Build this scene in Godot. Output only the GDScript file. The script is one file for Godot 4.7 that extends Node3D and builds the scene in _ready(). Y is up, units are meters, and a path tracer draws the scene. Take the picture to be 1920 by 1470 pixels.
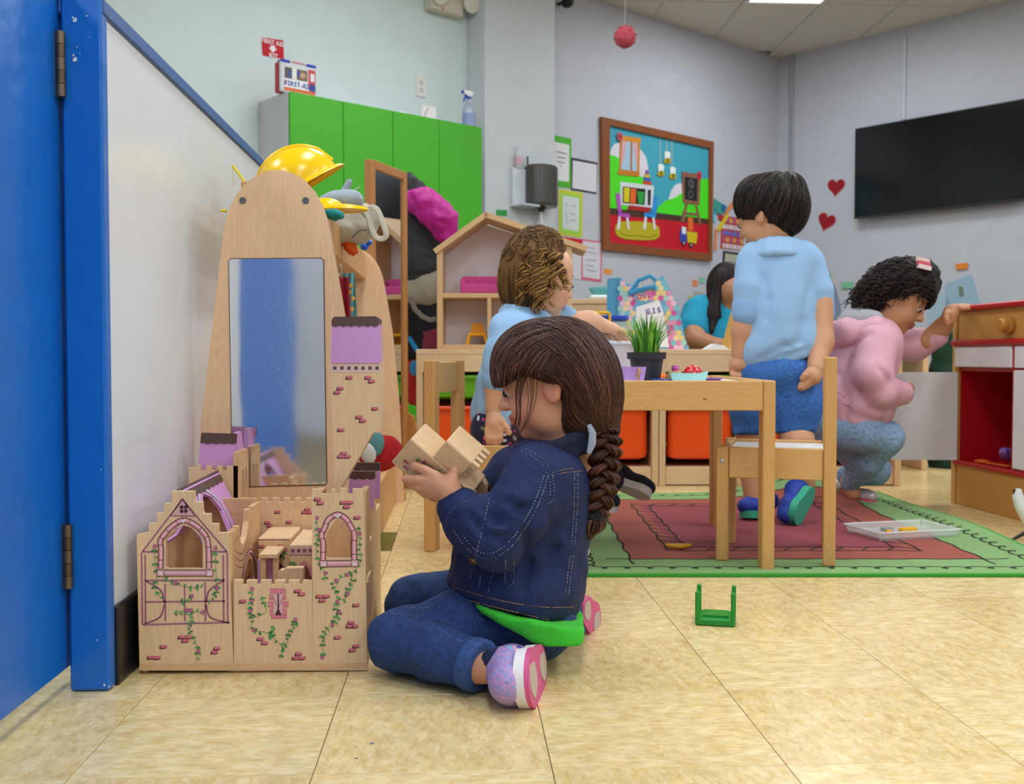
extends Node3D
# A classroom: lens and room first, then furniture, toys, people, small things.
const FPX := 1960.0
const EYE := 0.53
var CO := Vector3(0, EYE, 0)
var CB := Basis.IDENTITY
var taken := {}
var mats := {}
var texs := {}
var rng := RandomNumberGenerator.new()

# ---------- geometry collector ----------
class MB:
	var v := PackedVector3Array()
	var n := PackedVector3Array()
	var c := PackedColorArray()
	var ix := PackedInt32Array()
	var t := Transform3D.IDENTITY
	var col := Color.WHITE
	func k(hex: String) -> MB:
		col = Color(hex).srgb_to_linear()
		return self
	func at(tr: Transform3D) -> MB:
		t = tr
		return self
	func pt(p: Vector3, nn: Vector3) -> int:
		v.append(t * p); n.append((t.basis * nn).normalized()); c.append(col)
		return v.size() - 1
	func tri(a: Vector3, b: Vector3, d: Vector3) -> void:
		var nn := (b - a).cross(d - a)
		if nn.length_squared() < 1e-22: return
		nn = nn.normalized()
		var i := pt(a, nn); pt(b, nn); pt(d, nn)
		ix.append_array(PackedInt32Array([i, i + 2, i + 1]))
	func trio(a: Vector3, b: Vector3, d: Vector3, out: Vector3) -> void:
		if (b - a).cross(d - a).dot(out) < 0: tri(a, d, b)
		else: tri(a, b, d)
	func quad(a: Vector3, b: Vector3, d: Vector3, e: Vector3) -> void:
		tri(a, b, d); tri(a, d, e)
	func quado(a: Vector3, b: Vector3, d: Vector3, e: Vector3, out: Vector3) -> void:
		trio(a, b, d, out); trio(a, d, e, out)
	func box(ctr: Vector3, size: Vector3, b := 0.0) -> MB:
		var h := size * 0.5
		b = minf(b, minf(h.x, minf(h.y, h.z)) * 0.9)
		var q := func(ax: int, s: Vector3) -> Vector3:
			var o := Vector3((h.x - b) * s.x, (h.y - b) * s.y, (h.z - b) * s.z)
			o[ax] = h[ax] * s[ax]
			return ctr + o
		for ax in 3:
			var u := (ax + 1) % 3
			var w := (ax + 2) % 3
			for s in [-1.0, 1.0]:
				var pp := []
				for e in [[-1.0, -1.0], [1.0, -1.0], [1.0, 1.0], [-1.0, 1.0]]:
					var sv := Vector3.ZERO
					sv[ax] = s; sv[u] = e[0]; sv[w] = e[1]
					pp.append(q.call(ax, sv))
				var o := Vector3.ZERO
				o[ax] = s
				quado(pp[0], pp[1], pp[2], pp[3], o)
				if b > 0:
					for s2 in [-1.0, 1.0]:
						var s0 := Vector3.ZERO
						s0[ax] = s; s0[u] = s2; s0[w] = -1.0
						var s1 := s0
						s1[w] = 1.0
						var oo := Vector3.ZERO
						oo[ax] = s; oo[u] = s2
						quado(q.call(ax, s0), q.call(ax, s1), q.call(u, s1), q.call(u, s0), oo)
		if b > 0:
			for x in [-1.0, 1.0]:
				for y in [-1.0, 1.0]:
					for z in [-1.0, 1.0]:
						var s := Vector3(x, y, z)
						trio(q.call(0, s), q.call(1, s), q.call(2, s), s)
		return self
	func bar(a: Vector3, b: Vector3, w: float, h: float, up := Vector3.UP, bev := 0.0) -> MB:
		# a rectangular bar from a to b, w across, h along up
		var keep := t
		var f := (b - a).normalized()
		var s := up.cross(f).normalized()
		var uu := f.cross(s)
		t = keep * Transform3D(Basis(s, uu, f), (a + b) * 0.5)
		box(Vector3.ZERO, Vector3(w, h, a.distance_to(b)), bev)
		t = keep
		return self
	func prism(poly: PackedVector2Array, z0: float, z1: float, holes: Array = []) -> MB:
		# outline in x,y extruded from z0 to z1; holes are outlines cut through
		if Geometry2D.is_polygon_clockwise(poly): poly.reverse()
		var pieces: Array = [poly]
		if holes.size() > 0:
			for hl in holes:
				var mx := 0.0
				for p in hl: mx += p.x / hl.size()
				var nx: Array = []
				for pc in pieces:
					nx.append_array(Geometry2D.intersect_polygons(pc, PackedVector2Array([Vector2(-99, -99), Vector2(mx, -99), Vector2(mx, 99), Vector2(-99, 99)])))
					nx.append_array(Geometry2D.intersect_polygons(pc, PackedVector2Array([Vector2(mx, -99), Vector2(99, -99), Vector2(99, 99), Vector2(mx, 99)])))
				pieces = nx
			for hl in holes:
				var nx2: Array = []
				for pc in pieces: nx2.append_array(Geometry2D.clip_polygons(pc, hl))
				pieces = nx2
		for pc in pieces:
			var ti := Geometry2D.triangulate_polygon(pc)
			for i in range(0, ti.size(), 3):
				var a: Vector2 = pc[ti[i]]
				var b: Vector2 = pc[ti[i + 1]]
				var d: Vector2 = pc[ti[i + 2]]
				trio(Vector3(a.x, a.y, z1), Vector3(b.x, b.y, z1), Vector3(d.x, d.y, z1), Vector3(0, 0, 1))
				if z1 - z0 > 0.0004: trio(Vector3(a.x, a.y, z0), Vector3(b.x, b.y, z0), Vector3(d.x, d.y, z0), Vector3(0, 0, -1))
		if z1 - z0 > 0.0004:
			var rims: Array = [poly]
			for hl in holes:
				var h2: PackedVector2Array = hl.duplicate()
				if not Geometry2D.is_polygon_clockwise(h2): h2.reverse()
				rims.append(h2)
			for rim in rims:
				for i in rim.size():
					var a: Vector2 = rim[i]
					var b: Vector2 = rim[(i + 1) % rim.size()]
					quado(Vector3(a.x, a.y, z0), Vector3(b.x, b.y, z0), Vector3(b.x, b.y, z1), Vector3(a.x, a.y, z1), Vector3(b.y - a.y, a.x - b.x, 0))
		return self
	func tube(pts: Array, r, sides := 8, caps := true, flat := 1.0, up := Vector3.ZERO) -> MB:
		# swept round (flat < 1: squashed along the frame's second axis)
		var m := pts.size()
		if m < 2: return self
		var tan0: Vector3 = (pts[1] - pts[0]).normalized()
		var s := up.cross(tan0)
		if s.length() < 1e-4: s = tan0.cross(Vector3(0.31, 0.92, 0.23))
		s = s.normalized()
		var base := v.size()
		for i in m:
			var tg: Vector3 = (pts[mini(i + 1, m - 1)] - pts[maxi(i - 1, 0)]).normalized()
			s = (s - tg * s.dot(tg)).normalized()
			if up != Vector3.ZERO:
				var s2 := up.cross(tg)
				if s2.length() > 0.05: s = s2.normalized()
			var bn := tg.cross(s)
			var rr: float = r if (r is float or r is int) else r[i]
			for j in sides:
				var an := TAU * j / sides
				pt(pts[i] + s * (cos(an) * rr) + bn * (sin(an) * rr * flat), s * cos(an) * flat + bn * sin(an))
		for i in m - 1:
			for j in sides:
				var a := base + i * sides + j
				var b := base + i * sides + (j + 1) % sides
				ix.append_array(PackedInt32Array([a, a + sides, b, b, a + sides, b + sides]))
		if caps:
			for e in [[0, 1], [m - 1, m - 2]]:
				var nn: Vector3 = (pts[e[0]] - pts[e[1]]).normalized()
				var ci := pt(pts[e[0]], nn)
				for j in sides:
					var a: int = base + e[0] * sides + j
					var b: int = base + e[0] * sides + (j + 1) % sides
					var q := v.size()
					v.append(v[a]); n.append((t.basis * nn).normalized()); c.append(col)
					v.append(v[b]); n.append((t.basis * nn).normalized()); c.append(col)
					if e[0] == 0: ix.append_array(PackedInt32Array([ci, q, q + 1]))
					else: ix.append_array(PackedInt32Array([ci, q + 1, q]))
		return self
	func lathe(prof: Array, sides := 20, sx := 1.0, sz := 1.0, a0 := 0.0, a1 := TAU) -> MB:
		# prof: Vector2(radius, y) from bottom to top, flat-shaded steps smoothed round the axis
		for i in prof.size() - 1:
			var p: Vector2 = prof[i]
			var q: Vector2 = prof[i + 1]
			var d := q - p
			if d.length() < 1e-6: continue
			var base := v.size()
			for j in sides + 1:
				var an := a0 + (a1 - a0) * j / sides
				var e := Vector3(cos(an) * sx, 0, sin(an) * sz)
				var nn := Vector3(cos(an) * d.y / sx, -d.x, sin(an) * d.y / sz)
				pt(e * p.x + Vector3(0, p.y, 0), nn)
				pt(e * q.x + Vector3(0, q.y, 0), nn)
			for j in sides:
				var a := base + j * 2
				ix.append_array(PackedInt32Array([a, a + 2, a + 1, a + 1, a + 2, a + 3]))
		return self
	func ball(ctr: Vector3, r: Vector3, rings := 8, sides := 12, b := Basis.IDENTITY, u0 := 0.0, u1 := 1.0) -> MB:
		var base := v.size()
		for i in rings + 1:
			var th := PI * lerpf(u0, u1, float(i) / rings)
			for j in sides + 1:
				var ph := TAU * j / sides
				var e := Vector3(sin(th) * cos(ph), cos(th), sin(th) * sin(ph))
				pt(ctr + b * (e * r), b * (e / r))
		for i in rings:
			for j in sides:
				var a := base + i * (sides + 1) + j
				var d := a + sides + 1
				ix.append_array(PackedInt32Array([a, d, a + 1, a + 1, d, d + 1]))
		return self
	func sheet(rows: Array) -> MB:
		# a smooth surface through rows of points (all the same length)
		var m: int = rows.size()
		var w: int = rows[0].size()
		var base := v.size()
		for i in m:
			for j in w:
				var du: Vector3 = rows[i][mini(j + 1, w - 1)] - rows[i][maxi(j - 1, 0)]
				var dv: Vector3 = rows[mini(i + 1, m - 1)][j] - rows[maxi(i - 1, 0)][j]
				pt(rows[i][j], du.cross(dv).normalized())
		for i in m - 1:
			for j in w - 1:
				var a := base + i * w + j
				ix.append_array(PackedInt32Array([a, a + w, a + 1, a + 1, a + w, a + w + 1]))
		return self
	# flat print in the local x,y plane, h above it
	func dot(p: Vector2, rx: float, ry: float, h := 0.0, sides := 12, ang := 0.0) -> MB:
		var pl := PackedVector2Array()
		for j in sides: pl.append(p + Vector2(cos(TAU * j / sides) * rx, sin(TAU * j / sides) * ry).rotated(ang))
		prism(pl, h, h)
		return self
	func rect(x0: float, y0: float, x1: float, y1: float, h := 0.0, th := 0.0) -> MB:
		prism(PackedVector2Array([Vector2(x0, y0), Vector2(x1, y0), Vector2(x1, y1), Vector2(x0, y1)]), h - th, h)
		return self
	func line(pts: Array, w, h := 0.0) -> MB:
		# a ribbon of width w (a number, or [start, middle, end])
		var m := pts.size()
		for i in m - 1:
			var a: Vector2 = pts[i]
			var b: Vector2 = pts[i + 1]
			var pa: Vector2 = pts[maxi(i - 1, 0)]
			var pb: Vector2 = pts[mini(i + 2, m - 1)]
			var na := (b - pa).orthogonal().normalized()
			var nb := (pb - a).orthogonal().normalized()
			var wa: float = w if w is float else _w(w, float(i) / (m - 1))
			var wb: float = w if w is float else _w(w, float(i + 1) / (m - 1))
			var q := [a + na * wa * 0.5, a - na * wa * 0.5, b - nb * wb * 0.5, b + nb * wb * 0.5]
			quado(Vector3(q[0].x, q[0].y, h), Vector3(q[1].x, q[1].y, h), Vector3(q[2].x, q[2].y, h), Vector3(q[3].x, q[3].y, h), Vector3(0, 0, 1))
		return self
	func _w(w: Array, f: float) -> float:
		return lerpf(w[0], w[1], f * 2) if f < 0.5 else lerpf(w[1], w[2], f * 2 - 1)
	func mesh() -> ArrayMesh:
		var am := ArrayMesh.new()
		var ar := []
		ar.resize(Mesh.ARRAY_MAX)
		ar[Mesh.ARRAY_VERTEX] = v; ar[Mesh.ARRAY_NORMAL] = n; ar[Mesh.ARRAY_COLOR] = c; ar[Mesh.ARRAY_INDEX] = ix
		am.add_surface_from_arrays(Mesh.PRIMITIVE_TRIANGLES, ar)
		return am

func mb(hex := "ffffff") -> MB:
	return MB.new().k(hex)

# ---------- scene tree ----------
func numbered(called: String) -> String:
	if not taken.has(called):
		taken[called] = 0
		return called
	taken[called] += 1
	return "%s_%03d" % [called, taken[called]]
func tag(o: Node, label: String, category: String, group := "") -> Node:
	o.set_meta("label", label); o.set_meta("category", category)
	if group != "": o.set_meta("group", group)
	return o
func thing(called: String, label: String, category: String, at := Vector3.ZERO, turn := 0.0, group := "") -> Node3D:
	var o := Node3D.new()
	o.name = numbered(called)
	add_child(o)
	o.position = at; o.rotation.y = turn
	tag(o, label, category, group)
	return o
func part(called: String, m, mat: Material, parent: Node, label := "") -> MeshInstance3D:
	var o := MeshInstance3D.new()
	o.name = called
	o.mesh = m.mesh() if m is MB else m
	o.material_override = mat
	parent.add_child(o, true)
	if label != "": o.set_meta("label", label)
	return o
func single(called: String, m, mat: Material, label: String, category: String, group := "", at := Vector3.ZERO) -> MeshInstance3D:
	var o := part(numbered(called), m, mat, self)
	o.position = at
	tag(o, label, category, group)
	return o
func struct(called: String, m, mat: Material, at := Vector3.ZERO) -> MeshInstance3D:
	var o := part(called, m, mat, self)
	o.position = at
	o.set_meta("kind", "structure")
	return o
func struct_root(called: String) -> Node3D:
	var o := Node3D.new()
	o.name = called
	add_child(o)
	o.set_meta("kind", "structure")
	return o

# ---------- where things stand ----------
func P(px: float, py: float, z: float) -> Vector3:
	# the point seen at a pixel, z metres along the lens axis
	return CO + CB * Vector3((px - 960.0) / FPX * z, -(py - 735.0) / FPX * z, -z)
func G(px: float, py: float, h := 0.0) -> Vector3:
	# the point at height h seen at a pixel
	var d := CB * Vector3((px - 960.0) / FPX, -(py - 735.0) / FPX, -1.0)
	return CO + d * ((h - CO.y) / d.y)
func W(xc: float, zc: float, y := 0.0) -> Vector3:
	# metres to the right of the lens axis and ahead of it, along the floor
	var f := -CB.z
	f.y = 0; f = f.normalized()
	var r := CB.x
	var p := r * xc + f * zc
	return Vector3(p.x, y, p.z)
func onwall(px: float, py: float, o: Vector3, nrm: Vector3) -> Vector3:
	# the point of the upright plane through o seen at a pixel
	var d := CB * Vector3((px - 960.0) / FPX, -(py - 735.0) / FPX, -1.0)
	return CO + d * ((o - CO).dot(nrm) / d.dot(nrm))

# ---------- materials ----------
func plain(hex: String, rough := 0.6, metal := 0.0, spec := 0.5) -> StandardMaterial3D:
	var key := "p%s%.2f%.2f%.2f" % [hex, rough, metal, spec]
	if not mats.has(key):
		var m := StandardMaterial3D.new()
		m.albedo_color = Color(hex); m.roughness = rough; m.metallic = metal; m.metallic_specular = spec
		mats[key] = m
	return mats[key]
func vcol(rough := 0.6, metal := 0.0) -> StandardMaterial3D:
	# colours come with the mesh
	var key := "v%.2f%.2f" % [rough, metal]
	if not mats.has(key):
		var m := StandardMaterial3D.new()
		m.vertex_color_use_as_albedo = true; m.roughness = rough; m.metallic = metal
		mats[key] = m
	return mats[key]
func noise(freq: float, seed_: int, oct := 3) -> FastNoiseLite:
	var f := FastNoiseLite.new()
	f.noise_type = FastNoiseLite.TYPE_SIMPLEX_SMOOTH
	f.frequency = freq; f.seed = seed_; f.fractal_octaves = oct
	return f
func wood_tex(lying: bool) -> ImageTexture:
	# board grain that repeats; streaks run up the picture, or along it when lying
	var key := "wood%s" % lying
	if not texs.has(key):
		var s := 512
		var im := Image.create(s, s, false, Image.FORMAT_RGB8)
		var a := noise(0.012, 3, 4)
		var b := noise(0.05, 8, 2)
		for y in s:
			for x in s:
				var u := x if not lying else y
				var w := y if not lying else x
				var cu := Vector2(cos(TAU * w / s), sin(TAU * w / s)) * 9.0
				var g := a.get_noise_3d(u * 1.0, cu.x, cu.y)
				var ring := 0.5 + 0.5 * sin((g * 5.0 + u * 0.012) * 9.0)
				var fine := b.get_noise_3d(u * 6.0, cu.x * 2.4, cu.y * 2.4)
				var val := 0.965 + 0.022 * ring + 0.028 * fine
				im.set_pixel(x, y, Color(val, val * (0.985 + 0.012 * ring), val * (0.965 + 0.03 * ring)))
		im.generate_mipmaps()
		texs[key] = ImageTexture.create_from_image(im)
	return texs[key]
func wood(hex: String, lying := false, scale := 2.2, rough := 0.5) -> StandardMaterial3D:
	var key := "w%s%s%.2f%.2f" % [hex, lying, scale, rough]
	if not mats.has(key):
		var m := StandardMaterial3D.new()
		m.albedo_color = Color(hex); m.albedo_texture = wood_tex(lying); m.roughness = rough
		m.uv1_triplanar = true
		m.uv1_scale = Vector3.ONE * scale
		mats[key] = m
	return mats[key]
func speck_tex(key: String, s: int, f: Callable) -> ImageTexture:
	if not texs.has(key):
		var im := Image.create(s, s, false, Image.FORMAT_RGB8)
		for y in s:
			for x in s: im.set_pixel(x, y, f.call(x, y))
		im.generate_mipmaps()
		texs[key] = ImageTexture.create_from_image(im)
	return texs[key]
func cloth(hex: String, scale := 60.0, depth := 0.25, rough := 0.9, vc := false) -> StandardMaterial3D:
	# woven cloth: fine thread pattern, soft patches of wear
	var key := "c%s%.1f%.2f%s" % [hex, scale, depth, vc]
	if not mats.has(key):
		var a := noise(0.02, 5, 3)
		var tx := speck_tex("cloth%.2f" % depth, 256, func(x, y):
			var th := 0.5 + 0.25 * (sin(TAU * x / 8.0) + sin(TAU * y / 8.0 + TAU * x / 16.0))
			var q := 1.0 - depth * (1.0 - th) + 0.10 * a.get_noise_2d(x, y)
			return Color(q, q, q))
		var m := StandardMaterial3D.new()
		m.albedo_color = Color(hex); m.albedo_texture = tx; m.roughness = rough
		m.uv1_triplanar = true; m.uv1_scale = Vector3.ONE * scale
		m.vertex_color_use_as_albedo = vc
		m.rim_enabled = true; m.rim = 0.25
		mats[key] = m
	return mats[key]
func see_through(hex: String, alpha: float, rough := 0.08) -> StandardMaterial3D:
	var key := "g%s%.2f%.2f" % [hex, alpha, rough]
	if not mats.has(key):
		var m := StandardMaterial3D.new()
		m.albedo_color = Color(Color(hex), alpha); m.roughness = rough
		m.transparency = BaseMaterial3D.TRANSPARENCY_ALPHA
		mats[key] = m
	return mats[key]

# ---------- soft bodies: distance field, meshed as surface nets ----------
# a piece: [shape, join, blend, a, b, ra, rb, inverse basis, colour]; shape 0 tapered capsule, 1 ellipsoid, 2 half space, 3 round box; join 0 add, 1 cut, 2 keep
func cap(a: Vector3, b: Vector3, ra: float, rb: float, kk := 0.02, col := Color.WHITE, join := 0) -> Array:
	return [0, join, kk, a, b, ra, rb, Basis.IDENTITY, col]
func egg(ctr: Vector3, r: Vector3, bs := Basis.IDENTITY, kk := 0.02, col := Color.WHITE, join := 0) -> Array:
	return [1, join, kk, ctr, r, 0.0, 0.0, bs.inverse(), col]
func half(p: Vector3, nrm: Vector3, kk := 0.004, join := 2) -> Array:
	return [2, join, kk, p, nrm.normalized(), 0.0, 0.0, Basis.IDENTITY, Color.WHITE]
func rbox(ctr: Vector3, hs: Vector3, r: float, bs := Basis.IDENTITY, kk := 0.01, col := Color.WHITE, join := 0) -> Array:
	return [3, join, kk, ctr, hs, r, 0.0, bs.inverse(), col]
func raw(q: Array, p: Vector3) -> float:
	match q[0]:
		0:
			var a: Vector3 = q[3]
			var ba: Vector3 = q[4] - a
			var pa := p - a
			var h := clampf(pa.dot(ba) / maxf(ba.length_squared(), 1e-9), 0.0, 1.0)
			return (pa - ba * h).length() - lerpf(q[5], q[6], h)
		1:
			var o: Vector3 = q[7] * (p - q[3])
			var r: Vector3 = q[4]
			var k0 := (o / r).length()
			var k1 := (o / (r * r)).length()
			return k0 * (k0 - 1.0) / maxf(k1, 1e-6)
		2:
			return (p - q[3]).dot(q[4])
		_:
			var o: Vector3 = (q[7] * (p - q[3])).abs() - q[4]
			return o.max(Vector3.ZERO).length() + minf(maxf(o.x, maxf(o.y, o.z)), 0.0) - q[5]
func field(ps: Array, p: Vector3) -> float:
	var d := 9.0
	for q in ps:
		var e := raw(q, p)
		var kk: float = q[2]
		match q[1]:
			0:
				var h := maxf(kk - absf(d - e), 0.0) / kk
				d = minf(d, e) - h * h * kk * 0.25
			1:
				var h := maxf(kk - absf(d + e), 0.0) / kk
				d = maxf(d, -e) + h * h * kk * 0.25
			2:
				var h := maxf(kk - absf(d - e), 0.0) / kk
				d = maxf(d, e) + h * h * kk * 0.25
	return d
func grad(ps: Array, p: Vector3) -> Vector3:
	var e := 0.0015
	return Vector3(field(ps, p + Vector3(e, 0, 0)) - field(ps, p - Vector3(e, 0, 0)), field(ps, p + Vector3(0, e, 0)) - field(ps, p - Vector3(0, e, 0)), field(ps, p + Vector3(0, 0, e)) - field(ps, p - Vector3(0, 0, e))).normalized()
func stick(ps: Array, p: Vector3, lift := 0.0) -> Vector3:
	# the nearest point of the surface, lifted off it
	for i in 5: p -= grad(ps, p) * (field(ps, p) - lift)
	return p
func soft(m: MB, ps: Array, cell: float, colored := false, wr: FastNoiseLite = null, amp := 0.0) -> MB:
	# bounds
	var lo := Vector3.ONE * 99
	var hi := -lo
	for q in ps:
		if q[1] != 0: continue
		var rr := Vector3.ONE * (maxf(q[5], q[6]) + cell * 2)
		match q[0]:
			0:
				lo = lo.min(q[3] - rr).min(q[4] - rr); hi = hi.max(q[3] + rr).max(q[4] + rr)
			_:
				var g: Vector3 = Vector3.ONE * (q[4].length() + q[5] + cell * 2)
				if q[0] == 1: g = Vector3.ONE * (maxf(q[4].x, maxf(q[4].y, q[4].z)) + cell * 2)
				lo = lo.min(q[3] - g); hi = hi.max(q[3] + g)
	var nb := Vector3i(((hi - lo) / (cell * 4)).ceil())
	var nx := nb.x * 4 + 1
	var ny := nb.y * 4 + 1
	var nz := nb.z * 4 + 1
	var val := PackedFloat32Array()
	val.resize(nx * ny * nz); val.fill(99.0)
	var reach := cell * 4 * 0.87
	var blocks := []
	for bz in nb.z:
		for by in nb.y:
			for bx in nb.x:
				var ctr := lo + Vector3(bx * 4 + 2, by * 4 + 2, bz * 4 + 2) * cell
				var ds := PackedFloat32Array()
				var dm := 9.0
				for q in ps:
					var e := raw(q, ctr)
					ds.append(e)
					if q[1] == 0: dm = minf(dm, e)
				if dm > reach * 1.6 + 0.02: continue
				var sub := []
				for i in ps.size():
					var q: Array = ps[i]
					if q[1] == 0:
						if ds[i] < dm + 2.2 * reach + q[2]: sub.append(q)
					elif q[1] == 1:
						if ds[i] < 1.2 * reach + q[2]: sub.append(q)
					elif ds[i] > -(1.2 * reach + q[2]): sub.append(q)
				if absf(field(sub, ctr)) > reach * 1.5 + amp: continue
				blocks.append(Vector3i(bx * 4, by * 4, bz * 4))
				for z in range(bz * 4, bz * 4 + 5):
					for y in range(by * 4, by * 4 + 5):
						var row := (z * ny + y) * nx
						for x in range(bx * 4, bx * 4 + 5):
							if val[row + x] < 90.0: continue
							var p := lo + Vector3(x, y, z) * cell
							var d := field(sub, p)
							if wr: d += wr.get_noise_3dv(p) * amp
							val[row + x] = d
	var vid := {}
	var base := m.v.size()
	var vs := PackedVector3Array()
	var off := [0, 1, nx, nx + 1, nx * ny, nx * ny + 1, nx * ny + nx, nx * ny + nx + 1]
	var edges := [[0, 1], [2, 3], [4, 5], [6, 7], [0, 2], [1, 3], [4, 6], [5, 7], [0, 4], [1, 5], [2, 6], [3, 7]]
	var cr := [Vector3(0, 0, 0), Vector3(1, 0, 0), Vector3(0, 1, 0), Vector3(1, 1, 0), Vector3(0, 0, 1), Vector3(1, 0, 1), Vector3(0, 1, 1), Vector3(1, 1, 1)]
	for b in blocks:
		for z in range(b.z, b.z + 4):
			for y in range(b.y, b.y + 4):
				for x in range(b.x, b.x + 4):
					var i0: int = (z * ny + y) * nx + x
					var cnt := 0
					for k in 8:
						if val[i0 + off[k]] < 0.0: cnt += 1
					if cnt == 0 or cnt == 8: continue
					var s := Vector3.ZERO
					var w := 0
					for e in edges:
						var d0: float = val[i0 + off[e[0]]]
						var d1: float = val[i0 + off[e[1]]]
						if (d0 < 0.0) != (d1 < 0.0):
							s += cr[e[0]].lerp(cr[e[1]], clampf(d0 / (d0 - d1), 0.0, 1.0))
							w += 1
					vid[i0] = vs.size()
					vs.append(lo + (Vector3(x, y, z) + s / w) * cell)
	var ns := PackedVector3Array()
	ns.resize(vs.size())
	var tris := PackedInt32Array()
	var st := [1, nx, nx * ny]
	for i0 in vid:
		for ax in 3:
			var d0: float = val[i0]
			var d1: float = val[i0 + st[ax]]
			if d1 > 90.0 or (d0 < 0.0) == (d1 < 0.0): continue
			var s1: int = st[(ax + 1) % 3]
			var s2: int = st[(ax + 2) % 3]
			if not (vid.has(i0 - s1) and vid.has(i0 - s2) and vid.has(i0 - s1 - s2)): continue
			var q := [vid[i0], vid[i0 - s1], vid[i0 - s1 - s2], vid[i0 - s2]]
			if d0 < 0.0: q.reverse()
			# q now runs clockwise seen from outside
			for tr in [[0, 1, 2], [0, 2, 3]]:
				var a: int = q[tr[0]]
				var b: int = q[tr[1]]
				var e: int = q[tr[2]]
				var fn := (vs[e] - vs[a]).cross(vs[b] - vs[a])
				ns[a] += fn; ns[b] += fn; ns[e] += fn
				tris.append(a); tris.append(b); tris.append(e)
	for i in vs.size():
		if colored:
			var acc := Color(0, 0, 0)
			var tw := 0.0
			for q in ps:
				if q[1] == 2 or q[0] == 2: continue
				var e: float = absf(raw(q, vs[i])) if q[1] == 1 else maxf(raw(q, vs[i]), 0.0)
				if e > 0.03: continue
				var w := 1.0 / pow(e + 0.0025, 3.0)
				acc += q[8] * w; tw += w
			m.col = acc / tw if tw > 0.0 else Color.WHITE
			m.col.a = 1.0
		m.pt(vs[i], ns[i])
	for i in tris.size(): m.ix.append(base + tris[i])
	return m

# ---------- the place ----------
const CEIL := 3.22
var wall_o := Vector3.ZERO      # a point of the wall behind the lockers
var wd := Vector3.ZERO          # along that wall, away from the lens
var wn := Vector3.ZERO          # out of that wall
var corner := Vector3.ZERO      # where it meets the television wall
var wn2 := Vector3.ZERO         # out of the television wall
var wd2 := Vector3.ZERO

func _ready() -> void:
	rng.seed = 11
	var cam := Camera3D.new()
	cam.name = "camera"
	add_child(cam)
	cam.fov = rad_to_deg(2.0 * atan(735.0 / FPX))
	cam.position = CO
	cam.rotation = Vector3(-atan(67.0 / FPX), deg_to_rad(-2.9), 0)
	cam.near = 0.05; cam.far = 60.0
	cam.current = true
	CB = cam.basis
	var at_ := CameraAttributesPhysical.new()
	at_.frustum_focal_length = 12.0 * FPX / 735.0
	at_.frustum_focus_distance = 1.85
	at_.frustum_near = 0.05; at_.frustum_far = 60.0
	at_.exposure_aperture = 7.5
	cam.attributes = at_
	var env := Environment.new()
	env.background_mode = Environment.BG_COLOR
	env.background_color = Color(0.02, 0.02, 0.02)
	env.tonemap_mode = Environment.TONE_MAPPER_LINEAR
	env.tonemap_exposure = 1.0
	env.sdfgi_enabled = true; env.ssao_enabled = true; env.ssil_enabled = true
	var we := WorldEnvironment.new()
	we.name = "environment"
	we.environment = env
	add_child(we)
	# the ceiling's light panels, 2 by 4 feet, on an 8 foot grid
	for ix in [-2, -1, 0, 1]:
		for iz in [0, 1, 2, 3, 4]:
			var at := Vector3(2.471 + ix * 2.44, CEIL, -7.34 + iz * 2.44)
			if inside(at): ceiling_light(at, "white fluorescent ceiling panel nearest the corner between board and television" if ix == 0 and iz == 0 else "white rectangular fluorescent panel set flush in the tiled ceiling")
	build_shell()
	build_floor()
	build_furniture()
	build_castle()
	build_toys()
	build_wall_things()
	build_people()

func inside(p: Vector3) -> bool:
	var o := W(-1.465, 6.10)
	var d := (W(-1.465 + 0.749, 6.10 + 0.663) - o).normalized()
	var c := W(2.408, 9.53)
	return (p - o).dot(Vector3(-d.z, 0, d.x)) > 0.9 and (p - c).dot(-d) > 0.9

const LAMP := 3.0
func ceiling_light(at: Vector3, label: String) -> void:
	var t := thing("ceiling_light", label, "light", at, 0.0, "fluorescent panels in the ceiling")
	var f := mb()
	for s in [-1.0, 1.0]:
		f.box(Vector3(s * 0.29, -0.006, 0), Vector3(0.03, 0.016, 1.21), 0.003)
		f.box(Vector3(0, -0.006, s * 0.59), Vector3(0.55, 0.016, 0.03), 0.003)
	part("frame", f, plain("e8e6e0", 0.5), t)
	var g := StandardMaterial3D.new()
	g.albedo_color = Color("ffffff"); g.emission_enabled = true; g.emission = Color(1, 0.985, 0.96); g.emission_energy_multiplier = 1.6
	part("diffuser", mb().box(Vector3(0, -0.002, 0), Vector3(0.55, 0.006, 1.15)), g, t)
	var l := AreaLight3D.new()
	l.name = "panel_glow"
	t.add_child(l)
	l.position = Vector3(0, -0.02, 0)
	l.rotation = Vector3(-PI / 2, 0, 0)
	l.area_size = Vector2(0.55, 1.15)
	l.light_color = Color(0.93, 0.97, 1.0)
	l.light_energy = LAMP
	l.area_normalize_energy = true
	l.area_range = 20.0
	l.area_attenuation = 2.0
	l.shadow_enabled = true

func wall(called: String, a: Vector3, b: Vector3, nrm: Vector3, mat: Material, h := CEIL) -> MeshInstance3D:
	# an upright slab whose room side runs from a to b
	var th := 0.12
	var d := (b - a).normalized()
	var m := mb()
	m.t = Transform3D(Basis(d, Vector3.UP, d.cross(Vector3.UP)), Vector3.ZERO)
	var w := a.distance_to(b)
	var sgn := signf(d.cross(Vector3.UP).dot(nrm))
	m.box(Vector3(w / 2, h / 2 + 0.02, -sgn * th / 2), Vector3(w, h + 0.04, th))
	return struct(called, m, mat, a)

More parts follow.
